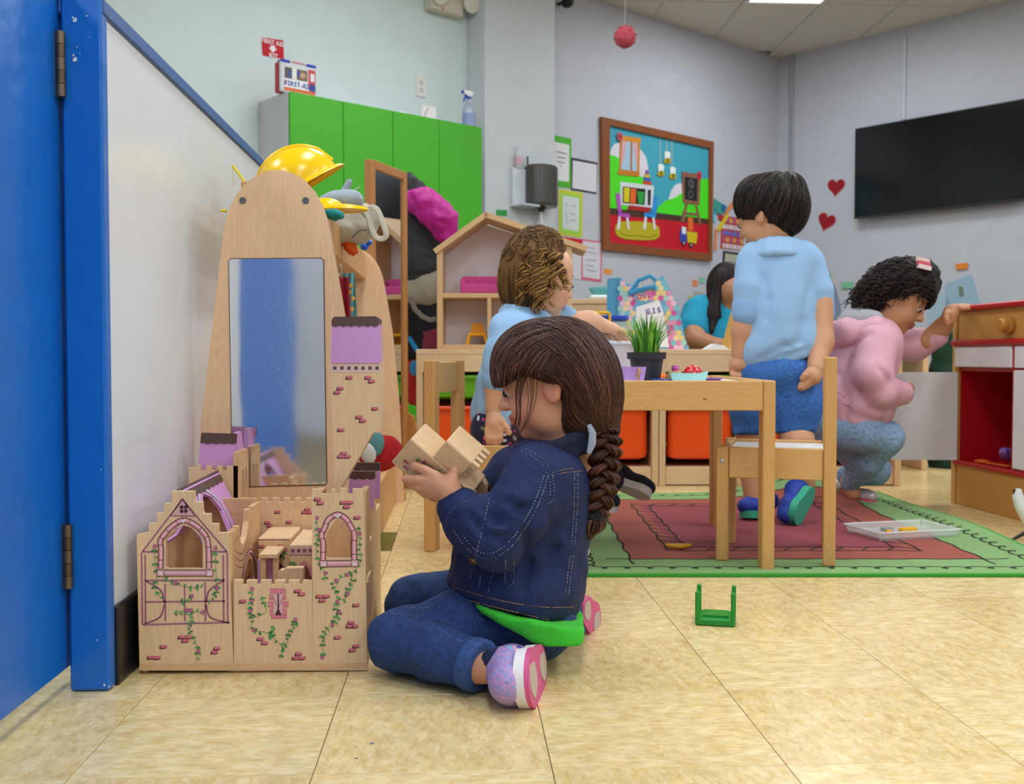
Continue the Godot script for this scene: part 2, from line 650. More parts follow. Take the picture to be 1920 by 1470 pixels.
func paint(hex: String, rough := 0.55) -> StandardMaterial3D:
	# rolled wall paint: fine orange-peel relief and faint blotches
	var key := "paint" + hex
	if not mats.has(key):
		var a := noise(0.03, 21, 4)
		var tx := speck_tex("blotch", 256, func(x, y):
			var cx := Vector2(cos(TAU * x / 256.0), sin(TAU * x / 256.0)) * 40.0
			var cy := Vector2(cos(TAU * y / 256.0), sin(TAU * y / 256.0)) * 40.0
			var q := 0.975 + 0.025 * a.get_noise_3d(cx.x + cy.x * 0.7, cx.y + cy.y * 0.7, cx.x - cy.y)
			return Color(q, q, q))
		var m := StandardMaterial3D.new()
		m.albedo_color = Color(hex); m.albedo_texture = tx; m.roughness = rough
		m.uv1_triplanar = true; m.uv1_world_triplanar = true; m.uv1_scale = Vector3.ONE * 0.9
		mats[key] = m
	return mats[key]

func build_shell() -> void:
	wall_o = W(-1.465, 6.10)
	wd = (W(-1.465 + 0.749, 6.10 + 0.663) - wall_o).normalized()
	wn = Vector3(-wd.z, 0, wd.x)
	corner = W(2.408, 9.53)
	corner = wall_o + wd * (corner - wall_o).dot(wd)
	wd2 = wn
	wn2 = -wd
	var pale := paint("d8e5e3")
	var cool := paint("c9cad2")
	wall("wall_back", wall_o - wd * 4.6, wall_o + wd * 1.553, wn, pale)
	wall("wall_board", wall_o + wd * 1.553, corner + wd * 0.12, wn, cool)
	wall("wall_television", corner, corner + wd2 * 7.2, wn2, cool)
	# a boxed-out column between the lockers and the board
	var ca := wall_o + wd * 1.553
	var m := mb()
	m.t = Transform3D(Basis(wd, Vector3.UP, wn), Vector3.ZERO)
	m.box(Vector3(0.643 / 2, CEIL / 2, 0.186 / 2), Vector3(0.643, CEIL, 0.186), 0.004)
	struct("wall_column", m, paint("d0d5d7"), ca)
	# the rest of the room, behind the lens
	var e1 := wall_o - wd * 4.6
	var e2 := corner + wd2 * 7.2
	var zb := 3.4
	wall("wall_left", Vector3(e1.x, 0, e1.z), Vector3(e1.x, 0, zb), Vector3(1, 0, 0), cool)
	wall("wall_right", Vector3(e2.x, 0, e2.z), Vector3(e2.x, 0, zb), Vector3(-1, 0, 0), cool)
	wall("wall_rear", Vector3(e1.x, 0, zb), Vector3(e2.x, 0, zb), Vector3(0, 0, -1), cool)
	# ceiling: boards lie in a thin metal grid
	var cl := struct_root("ceiling")
	part("slab", mb().box(Vector3(1.0, CEIL + 0.09, -4.0), Vector3(16, 0.12, 18)), plain("a9a49a", 0.9), cl)
	var tl := noise(0.11, 4, 3)
	var tx := speck_tex("ceil", 256, func(x, y):
		var q := 0.93 + 0.06 * tl.get_noise_2d(x, y) - (0.10 if tl.get_noise_2d(x * 3.1 + 90, y * 3.1) > 0.42 else 0.0)
		return Color(q, q * 0.99, q * 0.97))
	var cm := StandardMaterial3D.new()
	cm.albedo_color = Color("f8f3ea"); cm.albedo_texture = tx; cm.roughness = 0.95
	cm.uv1_triplanar = true; cm.uv1_scale = Vector3.ONE * 1.7
	var tile := mb().box(Vector3.ZERO, Vector3(0.585, 0.016, 1.195), 0.004).mesh()
	var grid := mb()
	for i in range(-9, 10):
		var x := 1.556 + i * 0.61
		grid.box(Vector3(x, CEIL - 0.001, -4.0), Vector3(0.022, 0.006, 18))
	for j in range(-6, 9):
		grid.box(Vector3(1.0, CEIL - 0.0012, -7.95 + j * 1.22), Vector3(16, 0.006, 0.022))
	part("grid", grid, plain("ddd8cc", 0.6), cl)
	for i in range(-9, 9):
		for j in range(-6, 8):
			var p := Vector3(1.556 + (i + 0.5) * 0.61, CEIL + 0.006, -7.95 + (j + 0.5) * 1.22)
			var lit := false
			for k in range(-3, 3):
				for l in range(-2, 6):
					if absf(p.x - (2.471 + k * 2.44)) < 0.1 and absf(p.z - (-7.34 + l * 2.44)) < 0.1: lit = true
			if lit or not inside(p + (wn + wn2) * 2.7): continue
			if p.z > 1.5 or p.x < -4.5: continue
			part("ceiling_tile", tile, cm, cl).position = p
	# the low partition on the left, with its blue cap and post
	var lw := mb().box(Vector3(-0.585, 0.53, -2.79), Vector3(0.06, 1.06, 2.2))
	var white := StandardMaterial3D.new()
	white.albedo_color = Color("e0e4ea"); white.roughness = 0.28
	var bn := NoiseTexture2D.new()
	bn.noise = noise(0.03, 9, 3); bn.width = 256; bn.height = 256; bn.seamless = true; bn.as_normal_map = true; bn.bump_strength = 3.0
	white.normal_enabled = true; white.normal_texture = bn; white.normal_scale = 0.09
	white.uv1_triplanar = true; white.uv1_world_triplanar = true; white.uv1_scale = Vector3.ONE * 1.3
	struct("wall_partition", lw, white)
	var blue := StandardMaterial3D.new()
	blue.albedo_color = Color("0c69c8"); blue.roughness = 0.32
	blue.normal_enabled = true; blue.normal_texture = bn; blue.normal_scale = 0.2
	blue.uv1_triplanar = true; blue.uv1_world_triplanar = true; blue.uv1_scale = Vector3.ONE * 1.1
	mats["blue"] = blue
	struct("trim_1", mb().box(Vector3(-0.585, 1.073, -2.78), Vector3(0.072, 0.026, 2.22), 0.003), plain("35609f", 0.45))
	struct("trim_2", mb().box(Vector3(-0.583, 0.543, -1.68), Vector3(0.062, 1.084, 0.03), 0.004), blue)
	# chips in the post's paint
	var chips := mb("d9dee4")
	chips.t = Transform3D(Basis.IDENTITY, Vector3(0, 0, -1.6645))
	for q in [[141, 38, 4.0], [137, 33, 1.8], [141, 112, 4.2], [138, 104, 2.0], [150, 100, 1.0], [163, 30, 1.4], [145, 88, 1.2], [168, 70, 0.9], [182, 1200, 1.4], [190, 880, 1.0], [196, 1284, 2.2], [205, 1287, 1.8]]:
		var c := onwall(q[0], q[1], Vector3(0, 0, -1.665), Vector3(0, 0, 1))
		var pl := PackedVector2Array()
		for k in 9: pl.append(Vector2(c.x, c.y) + Vector2(cos(TAU * k / 9.0), sin(TAU * k / 9.0) * 1.2) * q[2] * 0.00085 * (0.6 + 0.5 * absf(sin(k * 2.3 + q[0]))))
		chips.prism(pl, 0.0, 0.0003)
	struct("trim_3", chips, vcol(0.7))
	struct("baseboard_left", mb().box(Vector3(-0.5515, 0.065, -2.79), Vector3(0.009, 0.13, 2.19), 0.003), plain("15171c", 0.35))

func tile_mat(turned: bool, dark: bool, k: int) -> StandardMaterial3D:
	var key := "tile%s%s%d" % [turned, dark, k]
	if mats.has(key): return mats[key]
	var a := noise(0.045, 31, 3)
	var b := noise(0.10, 37, 2)
	var e := noise(0.022, 41, 2)
	var mk := func(w: int, h: int, along: bool):
		var im := Image.create(w, h, false, Image.FORMAT_RGB8)
		var c0 := Color("dfc993")
		var c1 := Color("e9d8aa")
		var c2 := Color("cda560")
		var c3 := Color("efe4c4")
		for y in h:
			for x in w:
				var u := x * 0.24
				var v := y * 0.62
				var q := a.get_noise_2d(u, v)
				var col := c0.lerp(c1, clampf(0.5 + q * 1.2, 0, 1))
				var q2 := b.get_noise_2d(u + 300, v)
				if q2 > 0.22: col = col.lerp(c2, clampf((q2 - 0.22) * 2.6, 0, 0.32))
				var q3 := b.get_noise_2d(u, v + 500)
				if q3 > 0.34: col = col.lerp(c3, clampf((q3 - 0.34) * 4, 0, 0.5))
				var q4 := e.get_noise_2d(x, y)
				col = col * (1.0 + 0.05 * q4)
				im.set_pixel(x, y, col)
		im.generate_mipmaps()
		return ImageTexture.create_from_image(im)
	if not texs.has("vinyl"): texs["vinyl"] = mk.call(1024, 1024, true)
	var m := StandardMaterial3D.new()
	m.albedo_texture = texs["vinyl"]
	m.albedo_color = Color("4f7a3c") if dark else [Color("fff8ee"), Color("fbf3e6"), Color("fffaf2"), Color("f9f0e0")][k % 4]
	m.roughness = 0.24
	m.metallic_specular = 0.5
	m.uv1_triplanar = true
	m.uv1_scale = Vector3.ONE * 1.15
	m.uv1_offset = Vector3(0.31 * k, 0.17 * k, 0.23 * k)
	mats[key] = m
	return m

func build_floor() -> void:
	var fl := struct_root("floor")
	part("slab", mb().box(Vector3(1.0, -0.064, -4.0), Vector3(16, 0.12, 18)), plain("6a5836", 0.5), fl)
	var tile := mb().box(Vector3(0, -0.002, 0), Vector3(0.3036, 0.004, 0.3036), 0.0004).mesh()
	for i in range(-1, 14):
		for j in range(-2, 15):
			var p := Vector3(-0.491 + (i - 0.5) * 0.3048, 0, -(1.32 + (j - 0.5) * 0.3048))
			if p.x < -0.7 and j > 0: continue
			if (i + 2) % 7 == 0 and j % 9 == 30: continue
			var o := part("floor_tile", tile, tile_mat(false, i == 1 and j == 6, (i * 7 + j * 3) % 4), fl)
			o.position = p
			o.rotation.y = PI / 2 * ((i + j) % 2) + PI * ((i * 5 + j * 2) % 3 % 2)
	# two specks of dirt on the tiles
	for q in [[697, 1394, 0.0035, "4a63a0"], [668, 1422, 0.0024, "3b362c"]]:
		var g := G(q[0], q[1])
		part("floor_speck", mb(q[3]).at(Transform3D(Basis(Vector3.RIGHT, Vector3(0, 0, -1), Vector3.UP), Vector3(g.x, 0.0003, g.z))).dot(Vector2.ZERO, q[2], q[2] * 0.7, 0.0, 9), vcol(0.7), fl)

# ---------- furniture ----------
func px_poly(pts: Array, o: Vector3, nrm: Vector3, ux: Vector3) -> PackedVector2Array:
	# an outline read off an upright face through o, in metres along ux and up from o
	var out := PackedVector2Array()
	for q in pts:
		var p := onwall(q[0], q[1], o, nrm) - o
		out.append(Vector2(p.dot(ux), p.y))
	return out

func kid_chair(label: String, at: Vector3, turn: float) -> void:
	# sits facing its own -z; the back is at +z
	var t := thing("child_chair", label, "chair", at, turn, "small pine chairs at the play table")
	var w := wood("d3a263", false, 2.6)
	var l := wood("d9ab6e", true, 2.6)
	for s in [-1.0, 1.0]:
		part("back_post", mb().box(Vector3(s * 0.128, 0.26, 0.131), Vector3(0.05, 0.52, 0.03), 0.003), w, t)
		part("leg", mb().box(Vector3(s * 0.128, 0.147, -0.131), Vector3(0.05, 0.294, 0.03), 0.003), w, t)
		part("side_rail", mb().box(Vector3(s * 0.134, 0.252, 0), Vector3(0.024, 0.078, 0.23), 0.002), l, t)
	part("front_rail", mb().box(Vector3(0, 0.252, -0.128), Vector3(0.206, 0.078, 0.018), 0.002), l, t)
	part("seat", mb().box(Vector3(0, 0.281, 0), Vector3(0.244, 0.006, 0.232)), plain("e9e9ea", 0.35), t, "white seat board")
	part("backrest", mb().box(Vector3(0, 0.472, 0.133), Vector3(0.206, 0.085, 0.016), 0.002), l, t)
	for s in [-1.0, 1.0]:
		part("bolt", mb().ball(Vector3(s * 0.1535, 0.255, -0.131), Vector3(0.002, 0.006, 0.006), 5, 8), plain("b9bbc0", 0.3, 0.9), t)

func play_table() -> void:
	var p := W(0.0, 0.0)
	var xr := 0.643
	var wd_ := 0.50
	var z0 := 2.545
	var z1 := 3.24
	var t := thing("play_table", "low pine play table with a white inset top", "table", W(xr - wd_ / 2, (z0 + z1) / 2), deg_to_rad(-2.9))
	var w := wood("d3a263", false, 2.4)
	var l := wood("d8a868", true, 2.4)
	var hx := wd_ / 2
	var hz := (z1 - z0) / 2
	for sx in [-1.0, 1.0]:
		for sz in [-1.0, 1.0]:
			part("leg", mb().box(Vector3(sx * (hx - 0.015), 0.2355, sz * (hz - 0.025)), Vector3(0.03, 0.471, 0.05), 0.003), w, t)
		part("side_rail", mb().box(Vector3(sx * (hx - 0.012), 0.434, 0), Vector3(0.022, 0.073, hz * 2 - 0.102), 0.002), l, t)
	for sz in [-1.0, 1.0]:
		part("end_rail", mb().box(Vector3(0, 0.434, sz * (hz - 0.012)), Vector3(hx * 2 - 0.062, 0.073, 0.022), 0.002), l, t)
	part("table_top", mb().box(Vector3(0, 0.46, 0), Vector3(hx * 2 - 0.05, 0.008, hz * 2 - 0.05)), plain("ecebe8", 0.35), t, "white inset table top")
	part("knot", mb("7a4a22").at(Transform3D(Basis.IDENTITY, Vector3(0.075, 0.425, hz - 0.0005))).dot(Vector2(0, 0), 0.0025, 0.002).dot(Vector2(0.005, 0.001), 0.004, 0.001), vcol(0.7), t)

func bin_mesh(w: float, h: float, d: float) -> MB:
	# a plastic tub: tapered, open, rounded bottom edge, with a lip
	var m := mb()
	var ring := func(hw: float, hd: float, y: float, r: float) -> Array:
		var o := []
		for c in [[1, 1], [-1, 1], [-1, -1], [1, -1]]:
			var a0: float = {[1, 1]: 0.0, [-1, 1]: 0.5, [-1, -1]: 1.0, [1, -1]: 1.5}[c] * PI
			for i in 4:
				var a := a0 + PI / 2 * i / 3.0
				o.append(Vector3(c[0] * (hw - r) + cos(a) * r, y, c[1] * (hd - r) + sin(a) * r))
		o.append(o[0])
		return o
	var t := 0.93
	var rows := [ring.call(w * t / 2 - 0.03, d * t / 2 - 0.03, 0.0, 0.02), ring.call(w * t / 2 - 0.008, d * t / 2 - 0.008, 0.008, 0.025), ring.call(w * t / 2, d * t / 2, 0.03, 0.028), ring.call(w / 2 - 0.012, d / 2 - 0.012, h - 0.016, 0.03), ring.call(w / 2, d / 2, h - 0.016, 0.03), ring.call(w / 2, d / 2, h, 0.03), ring.call(w / 2 - 0.014, d / 2 - 0.014, h, 0.028), ring.call(w * t / 2 - 0.004, d * t / 2 - 0.004, 0.012, 0.025)]
	rows.reverse()
	m.sheet(rows)
	m.box(Vector3(0, 0.006, 0), Vector3(w * t - 0.06, 0.008, d * t - 0.06))
	return m

func cubby(xl: float, zc: float, label: String, bins: Array) -> void:
	# a low three-bay storage frame, 99 cm wide, seen from the front
	var t := thing("storage_unit", label, "shelf", W(xl + 0.495, zc + 0.21), deg_to_rad(-2.9), "low pine storage units in a row")
	var v := wood("dfbd93", false, 2.0)
	var l := wood("e3c39b", true, 2.0)
	part("top_board", mb().box(Vector3(0, 0.5475, 0), Vector3(0.99, 0.022, 0.42), 0.002), l, t)
	part("top_rail", mb().box(Vector3(0, 0.5015, 0.2), Vector3(0.94, 0.07, 0.018), 0.002), l, t)
	part("base_board", mb().box(Vector3(0, 0.04, 0), Vector3(0.935, 0.072, 0.40), 0.002), l, t)
	for i in 4:
		var x := -0.4815 + i * 0.321
		part("upright", mb().box(Vector3(x, 0.268, 0), Vector3(0.026, 0.536, 0.42), 0.002), v, t)
		for k in [0.17, 0.34]:
			if i < 3: part("runner", mb().box(Vector3(x + 0.016, k, 0), Vector3(0.006, 0.012, 0.40)), plain("8f6a3e", 0.6), t)
	part("back_board", mb().box(Vector3(0, 0.3, -0.205), Vector3(0.94, 0.5, 0.006)), l, t)
	var deep := bin_mesh(0.288, 0.222, 0.38).mesh()
	var low := bin_mesh(0.288, 0.1, 0.38).mesh()
	for i in 3:
		for b in bins[i]:
			var o := part("x", low if b[1] == "low" else deep, plain(b[0], 0.38), self)
			o.name = numbered("storage_bin")
			var lbl: String = b[2]
			tag(o, lbl, "bin", "plastic bins in the storage units")
			o.position = t.position + t.basis * Vector3(-0.321 + i * 0.321, 0.353 if b[1] == "low" else 0.104, 0.005)
			o.rotation.y = t.rotation.y

func dollhouse() -> void:
	var z := 4.33
	var o := W(0, z)
	var ux := CB.x
	var nrm := Vector3.UP.cross(ux) * -1.0
	nrm = ux.cross(Vector3.UP)
	var t := thing("dollhouse", "open wooden dollhouse with a pitched roof on the storage unit", "dollhouse", Vector3(o.x, 0.5585, o.z), deg_to_rad(-2.9))
	var q := func(x: float, y: float) -> Vector2:
		var p := onwall(x, y, o, nrm) - o
		return Vector2(p.dot(ux), p.y - 0.5585)
	var w := wood("d9b384", false, 2.2)
	var l := wood("d9b384", true, 2.2)
	var dp := 0.2
	var bl: Vector2 = q.call(819, 660)
	var br: Vector2 = q.call(1073, 660)
	var ap: Vector2 = q.call(910, 397)
	var el: Vector2 = q.call(812, 468)
	var er: Vector2 = q.call(1102, 462)
	var up_l: Vector2 = q.call(826, 462)
	var up_r: Vector2 = q.call(1066, 455)
	part("side_wall", mb().box(Vector3(bl.x + 0.013, up_l.y / 2, -dp / 2), Vector3(0.024, up_l.y, dp), 0.002), w, t)
	part("side_wall", mb().box(Vector3(br.x - 0.013, up_r.y / 2, -dp / 2), Vector3(0.024, up_r.y, dp), 0.002), w, t)
	var m := mb()
	for e in [[el, ap], [ap, er]]:
		var a: Vector2 = e[0]
		var b: Vector2 = e[1]
		var nn := (b - a).orthogonal().normalized() * -0.022
		if nn.y > 0: nn = -nn
		var r := mb().prism(PackedVector2Array([a, b, b + nn, a + nn]), -dp - 0.02, 0.012)
		part("roof_board", r, l, t)
	var mid: float = q.call(0, 554).y
	part("floor_board", mb().box(Vector3((bl.x + br.x) / 2, 0.01, -dp / 2), Vector3(br.x - bl.x - 0.05, 0.02, dp), 0.002), l, t)
	part("floor_board", mb().box(Vector3((bl.x + br.x) / 2, mid, -dp / 2), Vector3(br.x - bl.x - 0.05, 0.02, dp), 0.002), l, t)
	var dx: float = q.call(917, 0).x
	part("divider", mb().box(Vector3(dx, mid / 2 + 0.005, -dp / 2), Vector3(0.016, mid - 0.03, dp)), w, t)
	var px_: float = q.call(971, 0).x
	part("divider", mb().box(Vector3(px_, (mid + q.call(0, 432).y) / 2, -dp / 2), Vector3(0.014, q.call(0, 430).y - mid - 0.02, dp)), w, t)
	part("back_panel", mb().prism(PackedVector2Array([Vector2(bl.x + 0.02, 0.02), Vector2(br.x - 0.02, 0.02), Vector2(br.x - 0.02, up_r.y - 0.01), ap - Vector2(0, 0.03), Vector2(bl.x + 0.02, up_l.y - 0.01)]), -dp - 0.002, -dp + 0.006), plain("f0eaee", 0.6), t, "white back panel")
	# toy furniture inside
	var s := thing("toy_sofa", "pink fabric toy sofa on the upper floor of the dollhouse", "toy sofa", t.position + t.basis * Vector3(q.call(906, 0).x, mid + 0.0105, -0.10), t.rotation.y)
	var pm := cloth("d84f96", 90.0, 0.15)
	var sw: float = q.call(950, 0).x - q.call(862, 0).x
	part("seat", soft(mb(), [rbox(Vector3(0, 0.022, 0.0), Vector3(sw / 2 - 0.008, 0.012, 0.03), 0.009)], 0.005), pm, s)
	part("backrest", soft(mb(), [rbox(Vector3(0, 0.042, -0.034), Vector3(sw / 2 - 0.008, 0.028, 0.006), 0.008)], 0.005), pm, s)
	for k in [-1.0, 1.0]: part("armrest", soft(mb(), [rbox(Vector3(k * (sw / 2 - 0.008), 0.033, 0.0), Vector3(0.004, 0.024, 0.036), 0.007)], 0.005), pm, s)
	var c := thing("toy_chair", "small yellow plastic toy chair on the lower floor of the dollhouse", "toy chair", t.position + t.basis * Vector3(q.call(893, 0).x, 0.0205, -0.09), t.rotation.y)
	var ym := plain("f0a512", 0.35)
	part("backrest", mb().prism(PackedVector2Array([Vector2(-0.033, 0.04), Vector2(0.033, 0.04), Vector2(0.025, 0.085), Vector2(0.018, 0.09), Vector2(-0.018, 0.09), Vector2(-0.025, 0.085)]), -0.03, -0.022), ym, c)
	part("seat", mb().box(Vector3(0, 0.042, 0), Vector3(0.074, 0.012, 0.06), 0.004), ym, c)
	for kx in [-1.0, 1.0]:
		for kz in [-1.0, 1.0]: part("leg", mb().bar(Vector3(kx * 0.033, 0.04, kz * 0.024), Vector3(kx * 0.043, 0.0, kz * 0.028), 0.011, 0.011), ym, c)

func dress_up_stand() -> void:
	# two rounded end panels, a tray between their heads, a low box at the foot
	var zf := -2.2
	var o := Vector3(0, 0, zf)
	var t := thing("dress_up_stand", "birch dress-up stand with rounded end panels and a mirror on its front", "stand", Vector3(-0.39, 0, zf))
	var outl := [[336, 1146], [375, 810], [418, 440], [424, 412], [433, 384], [446, 360], [464, 340], [486, 326], [508, 319], [528, 319], [550, 325], [572, 338], [590, 358], [604, 384], [613, 410], [620, 440], [646, 590], [668, 810], [684, 1146]]
	var pl := px_poly(outl, o, Vector3(0, 0, 1), Vector3(1, 0, 0))
	for i in pl.size():
		pl[i].x = maxf(pl[i].x, -0.5465) + 0.39
		pl[i].y = maxf(pl[i].y, 0.0)
	var birch := wood("edc59c", false, 1.5, 0.38)
	var lie := wood("d6a56c", true, 1.5, 0.42)
	var fp := part("front_panel", mb().prism(pl, -0.018, 0.0), birch, t)
	part("edge", mb().prism(pl, -0.013, -0.006), plain("8a5a30", 0.6), fp)
	# mirror plate with rounded corners, slightly buckled acrylic
	var mr := px_poly([[430, 490], [433, 486], [602, 485], [606, 489], [612, 905], [609, 908], [440, 912], [437, 908]], o, Vector3(0, 0, 1), Vector3(1, 0, 0))
	for i in mr.size(): mr[i].x += 0.39
	var mm := StandardMaterial3D.new()
	mm.albedo_color = Color("e6eaee"); mm.metallic = 1.0; mm.roughness = 0.07
	var bn := NoiseTexture2D.new()
	bn.noise = noise(0.006, 19, 2); bn.width = 256; bn.height = 256; bn.seamless = true; bn.as_normal_map = true; bn.bump_strength = 4.0
	mm.normal_enabled = true; mm.normal_texture = bn; mm.normal_scale = 0.10
	mm.uv1_triplanar = true; mm.uv1_scale = Vector3.ONE * 2.0
	var mp := part("mirror", mb().prism(mr, 0.0, 0.003), mm, t, "scratched mirror plate")
	part("mirror_rim", mb().prism(Geometry2D.offset_polygon(mr, 0.002)[0], 0.0, 0.0012), plain("5d4630", 0.6), t)
	var sc := mb("eef2f6")
	var r2 := RandomNumberGenerator.new()
	r2.seed = 5
	for i in 120:
		var p := Vector2(r2.randf_range(-0.09, 0.10), r2.randf_range(0.34, 0.73))
		if i < 70: p = Vector2(r2.randfn(0.035, 0.02), r2.randf_range(0.36, 0.70))
		var an := r2.randfn(1.2, 0.5) if i < 90 else r2.randf() * PI
		var ln := r2.randf_range(0.004, 0.03) if i < 95 else 0.002
		var e := p + Vector2(cos(an), sin(an)) * ln
		if not (Geometry2D.is_point_in_polygon(p, mr) and Geometry2D.is_point_in_polygon(e, mr)): continue
		sc.line([p, e], [0.0001, 0.0003, 0.0001], 0.0034)
	part("scratches", sc, plain("dfe6ee", 0.5), mp).set_meta("kind", "stuff")
	for x in [[455, 376], [573, 376]]:
		var b := px_poly([x], o, Vector3(0, 0, 1), Vector3(1, 0, 0))[0] + Vector2(0.39, 0)
		var s := mb().at(Transform3D(Basis(Vector3.RIGHT, Vector3(0, 0, 1), Vector3(0, -1, 0)), Vector3(b.x, b.y, 0)))
		s.lathe([Vector2(0.0, 0.0012), Vector2(0.003, 0.0012), Vector2(0.0032, 0.003), Vector2(0.0062, 0.003), Vector2(0.0074, 0.0)], 14)
		part("bolt", s, plain("77787a", 0.35, 0.9), t)
	var far := 1.58
	var bp := part("rear_panel", mb().prism(pl, -far - 0.018, -far), birch, t)
	part("edge", mb().prism(pl, -far - 0.013, -far - 0.006), plain("8a5a30", 0.6), bp)
	# tray
	var tx0 := -0.062
	var tx1 := 0.056
	part("tray_side", mb().box(Vector3(tx1 - 0.006, 0.85, -far / 2 - 0.005), Vector3(0.014, 0.09, far - 0.02), 0.002), lie, t)
	part("tray_side", mb().box(Vector3(tx0 + 0.006, 0.85, -far / 2 - 0.005), Vector3(0.014, 0.09, far - 0.02), 0.002), lie, t)
	part("tray_bottom", mb().box(Vector3((tx0 + tx1) / 2, 0.812, -far / 2 - 0.005), Vector3(tx1 - tx0 - 0.02, 0.012, far - 0.02)), lie, t)
	# box at the foot
	part("base_side", mb().box(Vector3(0.151, 0.08, -far / 2 - 0.005), Vector3(0.018, 0.16, far - 0.02), 0.002), lie, t)
	part("base_side", mb().box(Vector3(-0.145, 0.08, -far / 2 - 0.005), Vector3(0.018, 0.16, far - 0.02), 0.002), lie, t)
	part("base_bottom", mb().box(Vector3(0.0, 0.02, -far / 2 - 0.005), Vector3(0.27, 0.012, far - 0.02)), lie, t)
	part("rod", mb().tube([Vector3(0, 0.79, -0.02), Vector3(0, 0.79, -far + 0.01)], 0.006, 10), plain("b8b8ba", 0.3, 0.9), t)

func tall_mirror() -> void:
	var a := W(-0.5332, 3.87)
	var b := W(-0.5332 + 0.33 * 0.325, 3.87 + 0.944 * 0.325)
	var ux := (b - a).normalized()
	var t := thing("standing_mirror", "tall narrow mirror in an oak frame standing behind the dress-up stand", "mirror", (a + b) / 2, atan2(-ux.z, ux.x))
	var w := wood("b97f45", false, 2.4, 0.4)
	var l := wood("b97f45", true, 2.4, 0.4)
	var hw := 0.155
	for s in [-1.0, 1.0]:
		part("stile", mb().box(Vector3(s * (hw - 0.016), 0.655, 0), Vector3(0.032, 1.2, 0.032), 0.003), w, t)
		var f := mb().prism(PackedVector2Array([Vector2(-0.15, 0.0), Vector2(0.15, 0.0), Vector2(0.15, 0.03), Vector2(0.09, 0.08), Vector2(0.05, 0.22), Vector2(0.035, 0.29), Vector2(0.0, 0.31), Vector2(-0.035, 0.29), Vector2(-0.05, 0.22), Vector2(-0.09, 0.08), Vector2(-0.15, 0.03)]), -0.009, 0.009)
		var fo := part("foot", f, w, t)
		fo.rotation.y = PI / 2
		fo.position = Vector3(s * (hw + 0.009), 0.0, 0)
	for y in [0.07, 1.24]: part("rail", mb().box(Vector3(0, y, 0), Vector3(hw * 2 - 0.064, 0.034, 0.03), 0.003), l, t)
	var mm := StandardMaterial3D.new()
	mm.albedo_color = Color("d3d6da"); mm.metallic = 1.0; mm.roughness = 0.04
	part("glass", mb().box(Vector3(0, 0.655, 0.004), Vector3(hw * 2 - 0.062, 1.14, 0.006)), mm, t)

func lockers() -> void:
	var o := wall_o + wn * 0.004
	var t := thing("locker_cabinet", "tall white cabinet with four bright green doors against the pale wall", "cabinet", o, atan2(-wd.z, wd.x))
	# local x runs along the wall, z out of it
	var w := 1.387
	part("carcass", mb().box(Vector3(w / 2, 1.0, 0.165), Vector3(w, 2.0, 0.33), 0.003), plain("d6d3d4", 0.5), t)
	var g := plain("42ac04", 0.42)
	for i in 4:
		part("door", mb().box(Vector3((i + 0.5) * w / 4, 1.01, 0.342), Vector3(w / 4 - 0.004, 1.97, 0.018), 0.002), g, t)
	t.set_meta("w", w)

